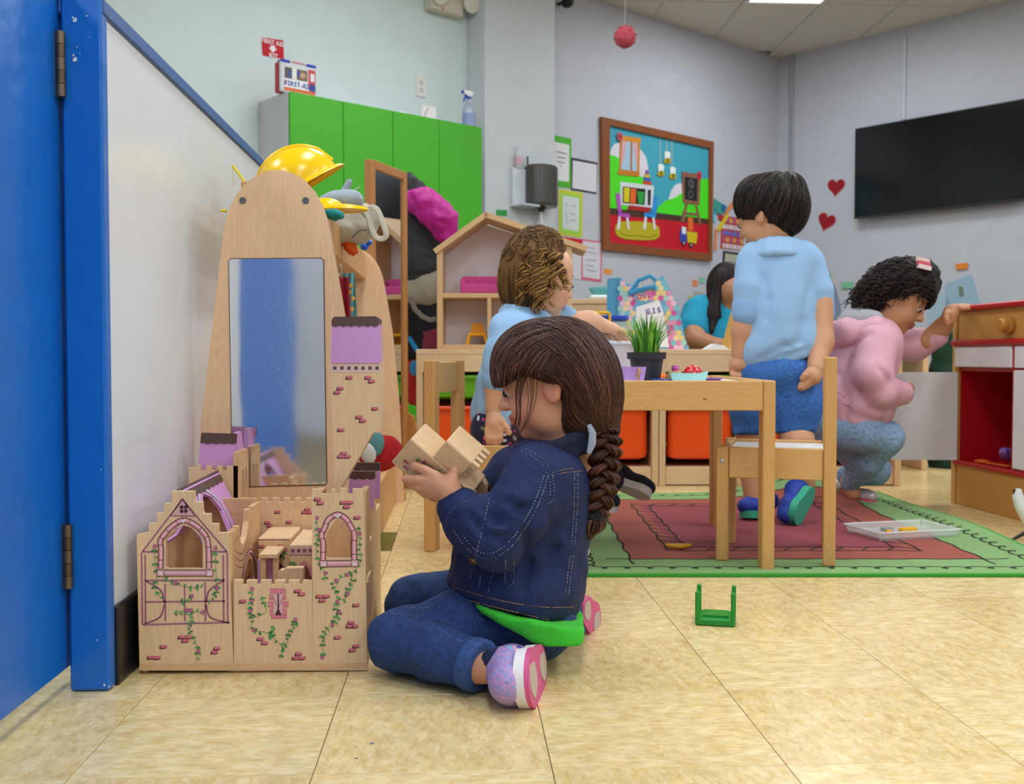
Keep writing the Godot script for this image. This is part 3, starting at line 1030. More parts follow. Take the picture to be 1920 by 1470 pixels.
func toy_kitchen() -> void:
	# its front faces left; local x runs along the front from the far end to the near end, z out of the front
	var a := W(1.591, 3.78)
	var b := W(1.640, 3.30)
	var ux := (b - a).normalized()
	var t := thing("toy_kitchen", "wooden toy kitchen with red trim and white doors, one door open", "toy kitchen", a, atan2(-ux.z, ux.x))
	var ply := wood("c58f45", true, 1.8, 0.4)
	var pv := wood("d9a862", false, 1.8, 0.4)
	var red := plain("b3101c", 0.35)
	var white := plain("e3e0e2", 0.4)
	var ln := 1.0
	var dp := 0.36
	part("end_panel", mb().box(Vector3(0.011, 0.355, -dp / 2), Vector3(0.022, 0.71, dp), 0.003), pv, t)
	part("end_panel", mb().box(Vector3(ln, 0.355, -dp / 2), Vector3(0.022, 0.71, dp), 0.003), pv, t)
	part("worktop", mb().box(Vector3(ln / 2, 0.7, -dp / 2 - 0.005), Vector3(ln, 0.02, dp), 0.003), plain("e8e6e4", 0.35), t)
	part("plinth", mb().box(Vector3(ln / 2 + 0.02, 0.072, -0.012), Vector3(ln - 0.04, 0.144, 0.02), 0.002), ply, t)
	part("control_panel", mb().box(Vector3(ln / 2 + 0.02, 0.63, -0.012), Vector3(ln - 0.04, 0.11, 0.02)), ply, t)
	part("red_rail", mb().tube([Vector3(0.02, 0.699, 0.004), Vector3(ln, 0.699, 0.004)], 0.011, 10), red, t)
	part("red_rail", mb().tube([Vector3(0.012, 0.577, 0.004), Vector3(ln, 0.577, 0.004)], 0.011, 10), red, t)
	part("red_rail", mb().box(Vector3(ln / 2 + 0.01, 0.15, -0.006), Vector3(ln - 0.02, 0.018, 0.024), 0.004), red, t)
	part("red_lining", mb().box(Vector3(0.19, 0.31, -dp + 0.02), Vector3(0.34, 0.34, 0.01)), red, t)
	part("red_lining", mb().box(Vector3(0.027, 0.31, -dp / 2), Vector3(0.008, 0.34, dp - 0.04)), red, t)
	part("red_shelf", mb().box(Vector3(0.2, 0.146, -dp / 2), Vector3(0.38, 0.012, dp - 0.03)), red, t)
	part("red_ceiling", mb().box(Vector3(0.2, 0.484, -dp / 2), Vector3(0.38, 0.012, dp - 0.03)), red, t)
	for k in [0.385, 0.77]:
		part("red_divider", mb().box(Vector3(k, 0.36, -dp / 2 + 0.01), Vector3(0.016, 0.42, dp - 0.02), 0.002), red, t)
	part("drawer_front", mb().box(Vector3(0.2, 0.528, -0.004), Vector3(0.352, 0.072, 0.018), 0.003), white, t)
	part("drawer_front", mb().box(Vector3(0.575, 0.528, -0.004), Vector3(0.362, 0.072, 0.018), 0.003), white, t)
	part("door", mb().box(Vector3(0.575, 0.325, -0.002), Vector3(0.362, 0.32, 0.018), 0.003), white, t)
	# the open door, hinged at the far end, turned out across the aisle; a finger notch in its upper corner
	var dr := mb()
	dr.prism(PackedVector2Array([Vector2(0, 0.152), Vector2(0.36, 0.152), Vector2(0.36, 0.467), Vector2(0.17, 0.467), Vector2(0.14, 0.452), Vector2(0.11, 0.45), Vector2(0.0, 0.45)]), -0.008, 0.008)
	var d := part("open_door", dr, white, t, "open white door with a finger notch")
	d.position = Vector3(0.04, 0, 0.37)
	d.rotation.y = PI / 2 - 0.16
	d.position = Vector3(0.034 - 0.057, 0.006, 0.355)
	for k in [0.20, 0.42]: part("hinge", mb().box(Vector3(0.03, k, 0.006), Vector3(0.01, 0.03, 0.02)), plain("b9b9bb", 0.3, 0.9), t)
	# knobs on the control panel
	for k in [0.36, 0.52]:
		var kn := mb().at(Transform3D(Basis(Vector3.RIGHT, Vector3(0, 0, 1), Vector3(0, -1, 0)), Vector3(k, 0.632, 0)))
		kn.lathe([Vector2(0.03, 0.0), Vector2(0.03, 0.012), Vector2(0.024, 0.014), Vector2(0.022, 0.034), Vector2(0.018, 0.038), Vector2(0, 0.038)], 18)
		part("knob", kn, wood("b97e35", false, 3.0), t)

func rug() -> void:
	var x0 := 0.12
	var x1 := 1.40
	var z0 := 2.49
	var z1 := 3.98
	var lift := func(x: float, z: float) -> float:
		# a wave stands up along the far right corner
		var u := (x - 1.08) / 0.20
		var w := (z - 3.95) / 0.30
		return 0.008 + 0.07 * exp(-u * u) * exp(-w * w * 1.3) + 0.02 * exp(-pow((x - 1.37) / 0.08, 2)) * exp(-pow((z - 3.2) / 0.4, 2))
	var at := func(x: float, z: float, up: float) -> Vector3:
		var p := W(x, z)
		p.y = lift.call(x, z) + up
		return p
	var t := thing("play_rug", "red play rug with orange and green borders and black doodle lines", "rug", Vector3.ZERO)
	var bands := [[0.0, 0.016, "3fae34"], [0.016, 0.185, "8fbf72"], [0.185, 0.33, "b5503c"], [0.33, 9.0, "a8384a"]]
	var fab := cloth("ffffff", 40.0, 0.3, 0.95, true)
	var stops := func(a: float, b: float) -> Array:
		var s := [a, a + 0.016, a + 0.1, a + 0.185, a + 0.257, a + 0.33]
		for i in range(1, 24): s.append(lerpf(a + 0.33, b - 0.33, i / 24.0))
		s.append_array([b - 0.33, b - 0.257, b - 0.185, b - 0.1, b - 0.016, b])
		return s
	var xs: Array = stops.call(x0, x1)
	var zs: Array = stops.call(z0, z1)
	for bi in 4:
		var m := mb(bands[bi][2])
		for i in xs.size() - 1:
			for j in zs.size() - 1:
				var cx: float = (xs[i] + xs[i + 1]) / 2
				var cz: float = (zs[j] + zs[j + 1]) / 2
				var e := minf(minf(cx - x0, x1 - cx), minf(cz - z0, z1 - cz))
				if e < bands[bi][0] or e >= bands[bi][1]: continue
				var q := [at.call(xs[i], zs[j], 0.0), at.call(xs[i + 1], zs[j], 0.0), at.call(xs[i + 1], zs[j + 1], 0.0), at.call(xs[i], zs[j + 1], 0.0)]
				m.quado(q[0], q[1], q[2], q[3], Vector3.UP)
				if e < 0.01:
					for k in 4:
						var a: Vector3 = q[k]
						var b: Vector3 = q[(k + 1) % 4]
						m.quad(a, b, Vector3(b.x, b.y - 0.007, b.z), Vector3(a.x, a.y - 0.007, a.z))
		part(["binding", "green_border", "orange_border", "red_field"][bi], m, fab, t)
	# doodles: loops on the green, ladder marks on the red edge
	var dl := mb("20231f")
	var trace := func(pts: Array, w: float) -> void:
		for i in pts.size() - 1:
			var a: Vector2 = pts[i]
			var b: Vector2 = pts[i + 1]
			var n2 := (b - a).orthogonal().normalized() * w * 0.5
			dl.quado(at.call(a.x + n2.x, a.y + n2.y, 0.0012), at.call(a.x - n2.x, a.y - n2.y, 0.0012), at.call(b.x - n2.x, b.y - n2.y, 0.0012), at.call(b.x + n2.x, b.y + n2.y, 0.0012), Vector3.UP)
	var cs := [[Vector2(x0, z0), Vector2(1, 0), Vector2(0, 1), x1 - x0], [Vector2(x1, z0), Vector2(0, 1), Vector2(-1, 0), z1 - z0], [Vector2(x1, z1), Vector2(-1, 0), Vector2(0, -1), x1 - x0], [Vector2(x0, z1), Vector2(0, -1), Vector2(1, 0), z1 - z0]]
	for s in cs:
		var pts := []
		var ln: float = s[3]
		var nl := int(ln / 0.062)
		for i in nl * 14:
			var u := 0.08 + (ln - 0.16) * i / (nl * 14.0)
			var ph := TAU * i / 14.0
			pts.append(s[0] + s[1] * (u + 0.017 * sin(ph)) + s[2] * (0.075 + 0.013 * cos(ph)))
		trace.call(pts, 0.0045)
		pts = []
		for i in 40: pts.append(s[0] + s[1] * (0.12 + (ln - 0.24) * i / 39.0) + s[2] * (0.185 + 0.004 * sin(i * 1.3)))
		trace.call(pts, 0.005)
		for off in [0.30, 0.355]:
			pts = []
			for i in 40: pts.append(s[0] + s[1] * (off + (ln - 2 * off) * i / 39.0) + s[2] * (off + 0.003 * sin(i * 0.9 + off * 90)))
			trace.call(pts, 0.005)
		var k := 0.33
		while k < ln - 0.36:
			trace.call([s[0] + s[1] * k + s[2] * 0.302, s[0] + s[1] * (k + 0.035) + s[2] * 0.353], 0.0045)
			k += 0.07
	part("doodle_lines", dl, vcol(0.95), t)

func blue_gate() -> void:
	# a low door, swung open towards the lens
	var t := thing("blue_gate", "glossy blue half-height gate swung open beside the partition", "gate", Vector3(-0.640, 0, -1.73))
	var bl: Material = mats["blue"]
	part("leaf", mb().box(Vector3(0.0, 0.565, 0.64), Vector3(0.04, 1.06, 1.26), 0.003), bl, t)
	part("top_cap", mb().box(Vector3(0.002, 1.1, 0.64), Vector3(0.05, 0.016, 1.27), 0.002), plain("1d4f96", 0.4), t)
	for y in [[75, 195], [975, 1092]]:
		var top: float = (onwall(130, y[0], Vector3(0, 0, -1.70), Vector3(0, 0, 1))).y
		var bot: float = (onwall(130, y[1], Vector3(0, 0, -1.70), Vector3(0, 0, 1))).y
		var h := part("hinge", mb().box(Vector3.ZERO, Vector3(0.003, top - bot, 0.03)), plain("3b5f93", 0.5, 0.5), t)
		h.position = Vector3(0.0215, (top + bot) / 2, 0.062)
		for k in 5:
			var hh := (top - bot) / 5.0
			var b := mb().lathe([Vector2(0, -hh / 2 + 0.0004), Vector2(0.0075, -hh / 2 + 0.0004), Vector2(0.0075, hh / 2 - 0.0004), Vector2(0, hh / 2 - 0.0004)], 12)
			b.t = Transform3D.IDENTITY
			var o := part("knuckle", b, plain("6d5a48" if k % 2 else "7c6a58", 0.35, 0.85), h)
			o.position = Vector3(0.0075, bot - (top + bot) / 2 + hh * (k + 0.5), 0.012)

func build_furniture() -> void:
	blue_gate()
	dress_up_stand()
	tall_mirror()
	lockers()
	var gr := "63b01e"
	var og := "f0520e"
	cubby(-0.391, 4.26, "low pine storage unit under the dollhouse", [[[gr, "low", "shallow green bin above an orange bin under the dollhouse, beside the mirror"], [og, "deep", "deep orange bin under the dollhouse, beside the standing mirror"]], [[gr, "low", "shallow green bin under the dollhouse's middle"], [og, "deep", "deep orange bin in the middle bay under the dollhouse"]], [[gr, "low", "shallow green bin behind the potted grass"], [og, "deep", "deep orange bin seen under the play table, next to the braided girl"]]])
	cubby(0.601, 4.26, "low pine storage unit below the patterned bag", [[[gr, "low", "shallow green bin beside the boy's hand, below the bag"], [og, "deep", "deep orange bin under the play table behind the boy"]], [[gr, "low", "shallow green bin behind the boy's shorts"], [og, "deep", "deep orange bin behind the boy's legs"]], [[gr, "low", "shallow green bin behind the pink jacket"], [og, "deep", "deep orange bin behind the kneeling girl in jeans"]]])
	dollhouse()
	toy_kitchen()
	rug()
	play_table()
	kid_chair("pine child's chair with its back to the boy's side of the table", W(0.703, 2.762, 0.008), PI / 2 - deg_to_rad(18.9))
	kid_chair("pine child's chair that the curly-haired child sits on", W(-0.062, 2.935), -PI / 2 - deg_to_rad(16))

# ---------- the toy castle ----------
var cas_o := Vector3.ZERO
const PINK := "d98a93"
const DARK := "55222a"
func cz(xz: float, yz: float, z: float) -> Vector2:
	# a point of the castle read off a close look at the photograph, on the upright plane z metres ahead
	var p := onwall(240.0 + xz / 2.94, 780.0 + yz / 2.94, Vector3(0, 0, -z), Vector3(0, 0, 1)) - cas_o
	return Vector2(p.x, p.y)
func cpoly(pts: Array, z: float) -> PackedVector2Array:
	var o := PackedVector2Array()
	for q in pts: o.append(cz(q[0], q[1], z))
	return o
func cpanel(called: String, pts: Array, z: float, th: float, mat: Material, t: Node3D, holes: Array = []) -> MeshInstance3D:
	var hs := []
	for h in holes: hs.append(cpoly(h, z))
	var pl := cpoly(pts, z)
	for i in pl.size(): pl[i].y = maxf(pl[i].y, 0.0)
	var zz := -z - cas_o.z
	return part(called, mb().prism(pl, zz - th, zz, hs), mat, t)
func spline(pts: Array, n := 6) -> Array:
	var o := []
	for i in pts.size() - 1:
		var a: Vector2 = pts[maxi(i - 1, 0)]
		var d: Vector2 = pts[mini(i + 2, pts.size() - 1)]
		for k in n: o.append(pts[i].cubic_interpolate(pts[i + 1], a, d, float(k) / n))
	o.append(pts[-1])
	return o
func brick(m: MB, p: Vector2, s := 1.0, h := 0.0006) -> void:
	var w := 0.0112 * s
	var e := 0.0046 * s
	m.k(DARK).prism(PackedVector2Array([p + Vector2(-0.0022, -0.0018) * s, p + Vector2(w * 0.55, -0.0018 * s), p + Vector2(w, 0.0), p + Vector2(0.001, e) * 1.0, p + Vector2(-0.0014 * s, e * 0.7)]), h, h)
	m.k("d8707f").prism(PackedVector2Array([p, p + Vector2(w, 0), p + Vector2(w - 0.001 * s, e), p + Vector2(0.0008 * s, e)]), h + 0.0002, h + 0.0002)
func leaf(m: MB, p: Vector2, dir: Vector2, l: float, h: float) -> void:
	var n := dir.orthogonal()
	m.prism(PackedVector2Array([p, p + dir * l * 0.45 + n * l * 0.3, p + dir * l, p + dir * l * 0.4 - n * l * 0.22]), h, h)
func vine(m: MB, pts: Array, flowers: Array, seed_: int, h := 0.0008) -> void:
	var r := RandomNumberGenerator.new()
	r.seed = seed_
	var sp := spline(pts, 7)
	m.k("3f8f4c").line(sp, 0.0007, h)
	var i := 2
	while i < sp.size() - 1:
		var d: Vector2 = (sp[i + 1] - sp[i - 1]).normalized()
		for sd in [-1.0, 1.0]:
			if r.randf() < 0.25: continue
			m.k("1f7a3c" if r.randf() < 0.5 else "3aa455")
			leaf(m, sp[i], d.rotated(sd * r.randf_range(0.6, 1.3)), r.randf_range(0.0055, 0.0085), h + 0.0001 * (1 + i % 3))
		i += 3
	for f in flowers: flower(m, sp[clampi(int(f * (sp.size() - 1)), 0, sp.size() - 1)] + Vector2(0.001, 0.001), h + 0.0006)
func flower(m: MB, p: Vector2, h: float, big := 1.0) -> void:
	for k in 5: m.k("c04a86").dot(p + Vector2(0.0019, 0).rotated(TAU * k / 5.0) * big, 0.0016 * big, 0.0016 * big, h, 8)
	m.k("f2cfdc").dot(p, 0.0011 * big, 0.0011 * big, h + 0.0002, 8)
func surround(m: MB, arch: Array, sill: Array, h := 0.0007) -> void:
	# a painted stone arch with columns and a sill
	var sp := spline(arch, 6)
	m.k(DARK).line(sp, 0.0098, h)
	m.k(PINK).line(sp, 0.0072, h + 0.0002)
	m.k("f0c2c4")
	var inner := []
	for i in sp.size(): inner.append(sp[i] + Vector2(0.0005, 0.0008))
	m.line(inner, 0.003, h + 0.0003)
	m.k(DARK)
	for i in range(3, sp.size() - 2, 6):
		var d: Vector2 = (sp[i + 1] - sp[i - 1]).normalized().orthogonal() * 0.0045
		m.line([sp[i] - d, sp[i] + d], 0.0011, h + 0.0004)
	m.k(DARK).line(sill, 0.0115, h)
	m.k("eab9bd").line(sill, 0.0085, h + 0.0002)
	var a: Vector2 = sill[0]
	var b: Vector2 = sill[1]
	m.k("c98d92").line([a - Vector2(0, 0.0025), b - Vector2(0, 0.0025)], 0.0022, h + 0.0003)
	for e in [a, b]:
		m.k(DARK).rect(e.x - 0.0062, e.y - 0.0058, e.x + 0.0062, e.y + 0.0062, h + 0.0004)
		m.k("e9b9be").rect(e.x - 0.0052, e.y - 0.0046, e.x + 0.0052, e.y + 0.0052, h + 0.0005)
		heart(m, e, 0.0032, "f7e6e6", h + 0.0007)
func heart(m: MB, p: Vector2, s: float, hex: String, h: float) -> void:
	var pl := PackedVector2Array()
	for i in 22:
		var a := TAU * i / 22.0
		pl.append(p + Vector2(16 * pow(sin(a), 3), 13 * cos(a) - 5 * cos(2 * a) - 2 * cos(3 * a) - cos(4 * a)) * s / 16.0)
	m.k(hex).prism(pl, h, h)

func build_castle() -> void:
	var z0 := 1.755
	var b := onwall(262, 1256, Vector3(0, 0, -z0), Vector3(0, 0, 1))
	cas_o = Vector3(b.x, 0.0, -z0)
	var t := thing("toy_castle", "painted wooden toy castle with pink roofs beside the partition", "toy castle", cas_o)
	var ply := wood("eecb9f", false, 1.6, 0.5)
	var ply2 := wood("e4bb8c", true, 1.6, 0.5)
	var ink := vcol(0.55)
	var lil := plain("d49ad2", 0.5)
	var brown := plain("5b4038", 0.5)
	# --- gabled house, front
	var arch := [[208, 835], [208, 690], [220, 660], [245, 640], [265, 616], [310, 603], [350, 616], [375, 640], [396, 660], [412, 690], [412, 835], [400, 842], [220, 842]]
	cpanel("gable_wall", [[64, 1400], [47, 655], [115, 640], [115, 592], [158, 592], [158, 538], [200, 538], [200, 482], [240, 482], [240, 415], [365, 415], [365, 475], [410, 475], [410, 540], [455, 540], [455, 595], [497, 595], [497, 645], [555, 645], [582, 1400]], z0, 0.011, ply, t, [arch])
	cpanel("plinth", [[62, 1403], [64, 1365], [582, 1365], [583, 1403]], z0 - 0.003, 0.006, ply2, t)
	var q := mb()
	q.t = Transform3D(Basis.IDENTITY, Vector3(0, 0, 0))
	var c := func(x: float, y: float) -> Vector2: return cz(x, y, z0)
	for p in [[280, 1225], [318, 1225], [300, 1245], [180, 1278], [110, 1337], [145, 1339], [475, 1287], [462, 1308]]: brick(q, c.call(p[0], p[1]))
	surround(q, [c.call(180, 840), c.call(182, 740), c.call(178, 690), c.call(200, 655), c.call(240, 610), c.call(305, 575), c.call(370, 600), c.call(420, 648), c.call(440, 690), c.call(446, 760), c.call(446, 840)], [c.call(180, 866), c.call(450, 866)])
	# half-timber drawing
	q.k("96485f")
	for l in [[[80, 748], [300, 460], [545, 748]], [[75, 752], [80, 1150]], [[95, 765], [97, 1140]], [[548, 752], [550, 1140]], [[525, 765], [528, 1130]], [[80, 1150], [560, 1138]], [[95, 907], [535, 905]], [[95, 1025], [535, 1020]], [[205, 925], [207, 1130]], [[312, 925], [314, 1130]], [[425, 915], [428, 1130]], [[80, 748], [160, 750]], [[460, 748], [545, 748]], [[100, 910], [180, 960], [200, 1030]], [[200, 1040], [175, 1110], [90, 1145]], [[530, 905], [450, 960], [432, 1025]], [[432, 1040], [455, 1110], [560, 1140]], [[300, 455], [235, 550], [370, 552], [300, 455]]]:
		var ps := []
		for p in l: ps.append(c.call(p[0], p[1]))
		q.k("c07f90").line(spline(ps, 5) if ps.size() == 3 and l[0][1] != 748 else ps, 0.0032, 0.0004)
		q.k("6d2f45").line(spline(ps, 5) if ps.size() == 3 and l[0][1] != 748 else ps, [0.0005, 0.0013, 0.0007], 0.0006)
	q.k("ddaab0").prism(PackedVector2Array([c.call(300, 468), c.call(248, 545), c.call(358, 546)]), 0.0003, 0.0003)
	for k in 4: q.k("4b1f2a").dot(c.call(308, 513) + Vector2(0.0034, 0.0034).rotated(TAU * k / 4.0), 0.0032, 0.0032, 0.0009)
	heart(q, c.call(305, 577), 0.004, "f3dfe0", 0.0016)
	vine(q, [c.call(145, 720), c.call(150, 800), c.call(160, 880), c.call(150, 950), c.call(190, 1010)], [0.0], 1)
	vine(q, [c.call(480, 730), c.call(485, 830), c.call(490, 940), c.call(480, 990), c.call(440, 1025)], [0.0, 0.55], 2)
	vine(q, [c.call(190, 890), c.call(260, 925), c.call(340, 945), c.call(410, 945)], [0.35], 3)
	vine(q, [c.call(250, 1090), c.call(300, 1075), c.call(345, 1075), c.call(415, 1085)], [0.55, 0.98], 4)
	vine(q, [c.call(345, 1075), c.call(360, 1120), c.call(330, 1165), c.call(365, 1225), c.call(385, 1290), c.call(378, 1355)], [0.0, 0.85], 5)
	vine(q, [c.call(290, 1030), c.call(320, 1015), c.call(350, 995)], [1.0], 6)
	part("painted_trim", q, ink, t)
	# side walls, floor and back of the house
	var xw := cz(560, 0, z0).x
	var side := PackedVector2Array([Vector2(0, 0), Vector2(0, 0.235), Vector2(0.012, 0.235), Vector2(0.012, 0.227), Vector2(0.022, 0.227), Vector2(0.022, 0.235), Vector2(0.036, 0.235), Vector2(0.036, 0.227), Vector2(0.046, 0.227), Vector2(0.046, 0.237), Vector2(0.062, 0.237), Vector2(0.068, 0.205), Vector2(0.09, 0.198), Vector2(0.118, 0.208), Vector2(0.138, 0.232), Vector2(0.14, 0.252), Vector2(0.16, 0.252), Vector2(0.16, 0.244), Vector2(0.18, 0.244), Vector2(0.18, 0.252), Vector2(0.245, 0.252), Vector2(0.245, 0)])
	var door := PackedVector2Array([Vector2(0.085, 0.03), Vector2(0.19, 0.03), Vector2(0.19, 0.12), Vector2(0.175, 0.15), Vector2(0.14, 0.165), Vector2(0.105, 0.15), Vector2(0.085, 0.12)])
	var turn_side := Basis(Vector3(0, 0, -1), Vector3.UP, Vector3(1, 0, 0))
	part("side_wall", mb().at(Transform3D(turn_side, Vector3(xw, 0, -0.011))).prism(side, -0.01, 0.0, [door]), ply2, t)
	var sq := mb().at(Transform3D(turn_side, Vector3(xw, 0, -0.011)))
	surround(sq, [Vector2(0.074, 0.04), Vector2(0.074, 0.12), Vector2(0.1, 0.16), Vector2(0.14, 0.176), Vector2(0.182, 0.16), Vector2(0.204, 0.12), Vector2(0.204, 0.04)], [Vector2(0.09, 0.02), Vector2(0.19, 0.02)])
	for k in 5: sq.k("8c4358").line([Vector2(0.012 + k * 0.01, 0.222), Vector2(0.012 + k * 0.01, 0.214)], 0.001, 0.0006)
	for k in 3: sq.k("8c4358").line(spline([Vector2(0.02, 0.20 - k * 0.012), Vector2(0.09, 0.185 - k * 0.012), Vector2(0.16, 0.225 - k * 0.012)], 5), [0.0005, 0.0016, 0.0006], 0.0006)
	part("painted_trim", sq, ink, t)
	part("side_wall", mb().box(Vector3(cz(47, 0, z0).x + 0.006, 0.115, -0.13), Vector3(0.01, 0.23, 0.24)), ply2, t)
	part("house_floor", mb().box(Vector3(xw / 2, 0.12, -0.13), Vector3(xw - 0.02, 0.008, 0.23)), ply2, t)
	part("house_back", mb().box(Vector3(xw / 2, 0.13, -0.25), Vector3(xw - 0.01, 0.26, 0.01)), ply2, t)
	# roof of the house: two boards meeting at a ridge that runs away from the front
	var rx := cz(338, 0, z0).x - 0.001
	rx = onwall(338, 919, Vector3(0, 0, -1.79), Vector3(0, 0, 1)).x - cas_o.x
	for s in [1.0, -1.0]:
		var bas := Basis(Vector3(0, 0, -s), Vector3(-s * 0.46, 0.888, 0), Vector3(s * 0.888, 0.46, 0))
		var hole := PackedVector2Array()
		for p in [[0.17, 0.03], [0.19, 0.075], [0.17, 0.105], [0.13, 0.118], [0.09, 0.1], [0.075, 0.07], [0.085, 0.03]]: hole.append(Vector2(p[0] * s, p[1] - 0.142))
		var ro := Transform3D(bas, Vector3(rx, 0.304, -0.018))
		part("roof_board", mb().at(ro).prism(PackedVector2Array([Vector2(0, -0.142), Vector2(0.295 * s, -0.142), Vector2(0.295 * s, 0), Vector2(0, 0)]), -0.006, 0.0, [hole]), lil, t, "lilac roof board")
		var cp := mb().at(ro)
		var zig := PackedVector2Array([Vector2(0.295 * s, 0.003), Vector2(0, 0.003)])
		for k in 19: zig.append(Vector2(0.295 * s * k / 18.0, -0.019 - 0.003 * (k % 2)))
		cp.prism(zig, 0.0, 0.0016)
		part("ridge_cap", cp, brown, t)
		var rq := mb().at(ro)
		if s > 0:
			rq.k("3c2a3c").line(spline([Vector2(0.195, -0.11), Vector2(0.205, -0.06), Vector2(0.175, -0.03), Vector2(0.13, -0.016), Vector2(0.085, -0.033), Vector2(0.062, -0.07), Vector2(0.07, -0.11)], 5), 0.011, 0.0005)
			rq.k("cbb9cf").line(spline([Vector2(0.195, -0.11), Vector2(0.205, -0.06), Vector2(0.175, -0.03), Vector2(0.13, -0.016), Vector2(0.085, -0.033), Vector2(0.062, -0.07), Vector2(0.07, -0.11)], 5), 0.0085, 0.0007)
			for k in 4: rq.k("b46ab0").line([Vector2(0.03, -0.118 - k * 0.006), Vector2(0.26, -0.118 - k * 0.006)], 0.0016, 0.0006)
			part("painted_trim", rq, ink, t)
	# --- tower behind the house, against the wall
	var zt := 2.085
	var tw := [[335, 640], [335, 285], [385, 285], [385, 268], [400, 268], [400, 300], [430, 300], [430, 275], [460, 275], [460, 300], [490, 300], [490, 275], [520, 275], [520, 300], [545, 300], [545, 275], [606, 275], [606, 640]]
	tw[0][1] = 1400
	tw[-1][1] = 1400
	cpanel("tower_wall", tw, zt, 0.01, ply, t)
	var txr := cz(606, 0, zt).x
	var ts := PackedVector2Array([Vector2(0, 0)])
	for k in 7:
		ts.append_array(PackedVector2Array([Vector2(k * 0.014, 0.34), Vector2(k * 0.014 + 0.009, 0.34), Vector2(k * 0.014 + 0.009, 0.331), Vector2(k * 0.014 + 0.014, 0.331)]))
	ts.append(Vector2(0.098, 0))
	part("tower_side", mb().at(Transform3D(turn_side, Vector3(txr, 0, -zt - cas_o.z))).prism(ts, -0.01, 0.0), ply2, t)
	var tq := mb().at(Transform3D(turn_side, Vector3(txr, 0, -zt - cas_o.z)))
	for k in 2: tq.k("8c4358").line(spline([Vector2(0.03 + k * 0.03, 0.23), Vector2(0.034 + k * 0.03, 0.28), Vector2(0.045 + k * 0.03, 0.30), Vector2(0.05 + k * 0.03, 0.25)], 5), 0.0022, 0.0005)
	part("painted_trim", tq, ink, t)
	var za := -2.11 - cas_o.z
	cpanel("roof_front", [[382, 300], [405, 95], [600, 100], [580, 275]], 2.10, 0.008, lil, t).set_meta("label", "lilac tower roof")
	var scal := [[398, 148], [405, 92], [602, 98], [598, 150]]
	for k in range(1, 9): scal.append([598 - k * 22 - 2, 148 + 7 * (k % 2)])
	cpanel("roof_cap", scal, 2.098, 0.0025, brown, t)
	var rs := mb().at(Transform3D(turn_side, Vector3(cz(590, 0, 2.1).x, 0, za)))
	var hy: float = cz(0, 98, 2.1).y
	part("roof_side", rs.prism(PackedVector2Array([Vector2(0, 0.32), Vector2(0.075, 0.33), Vector2(0.05, hy), Vector2(0.02, hy)]), -0.008, 0.0), lil, t)
	# --- front court wall
	var cw := [[583, 1400], [583, 905]]
	for k in 6:
		var x := 632.0 + k * 78.0
		if x + 22 < 1018: cw.append_array([[x, 907], [x, 932], [x + 20, 932], [x + 20, 907]])
	cw.append_array([[1018, 910], [1018, 1400]])
	cpanel("court_wall", cw, z0, 0.011, ply, t)
	var q2 := mb()
	for p in [[618, 1027], [920, 970], [942, 988], [715, 1235], [738, 1257], [925, 1317], [908, 1340], [945, 1340]]: brick(q2, c.call(p[0], p[1]))
	vine(q2, [c.call(682, 955), c.call(680, 1020), c.call(672, 1070), c.call(678, 1110), c.call(690, 1180), c.call(750, 1190), c.call(800, 1220), c.call(850, 1275), c.call(840, 1340)], [0.0, 0.13, 0.27, 0.5], 7)
	vine(q2, [c.call(735, 990), c.call(750, 1040), c.call(760, 1080), c.call(700, 1110)], [], 8)
	vine(q2, [c.call(920, 1125), c.call(915, 1155), c.call(890, 1200), c.call(880, 1250), c.call(850, 1275)], [0.0], 9)
	vine(q2, [c.call(800, 1150), c.call(795, 1190), c.call(775, 1215)], [], 10)
	for e in [[785, 950, 870, 978], [790, 1098, 875, 1115], [780, 985, 800, 1010], [775, 1020, 803, 1052], [783, 1060, 800, 1095], [858, 985, 872, 1010], [855, 1020, 885, 1052], [855, 1060, 875, 1095]]:
		var lo: Vector2 = c.call(e[0], e[3])
		var hi: Vector2 = c.call(e[2], e[1])
		q2.k("a9525f").rect(lo.x - 0.0005, lo.y - 0.0006, hi.x + 0.0002, hi.y, 0.0004)
		q2.k("e0808d").rect(lo.x, lo.y, hi.x, hi.y, 0.0006)
	q2.k("e7b5ba").prism(PackedVector2Array([c.call(805, 980), c.call(853, 980), c.call(853, 1095), c.call(805, 1095)]), 0.0003, 0.0003)
	q2.k(DARK).line([c.call(828, 980), c.call(830, 1060)], 0.0022, 0.0008)
	q2.prism(PackedVector2Array([c.call(828, 1055), c.call(848, 1097), c.call(810, 1097)]), 0.0008, 0.0008)
	q2.line([c.call(803, 1000), c.call(828, 1060), c.call(855, 1000)], 0.0007, 0.0009)
	part("painted_trim", q2, ink, t)
	# --- right tower
	var arch2 := [[1090, 778], [1090, 665], [1100, 640], [1118, 610], [1135, 580], [1160, 565], [1185, 580], [1205, 610], [1222, 640], [1232, 665], [1232, 778], [1222, 786], [1100, 786]]
	cpanel("tower_wall", [[1018, 1400], [1013, 405], [1042, 405], [1042, 402], [1065, 402], [1065, 430], [1070, 432], [1120, 432], [1122, 405], [1142, 403], [1142, 430], [1170, 430], [1170, 400], [1205, 400], [1205, 430], [1238, 430], [1238, 402], [1300, 402], [1320, 1400]], z0, 0.011, ply, t, [arch2])
	cpanel("plinth", [[582, 1403], [582, 1365], [1320, 1365], [1322, 1403]], z0 - 0.003, 0.006, ply2, t)
	var q3 := mb()
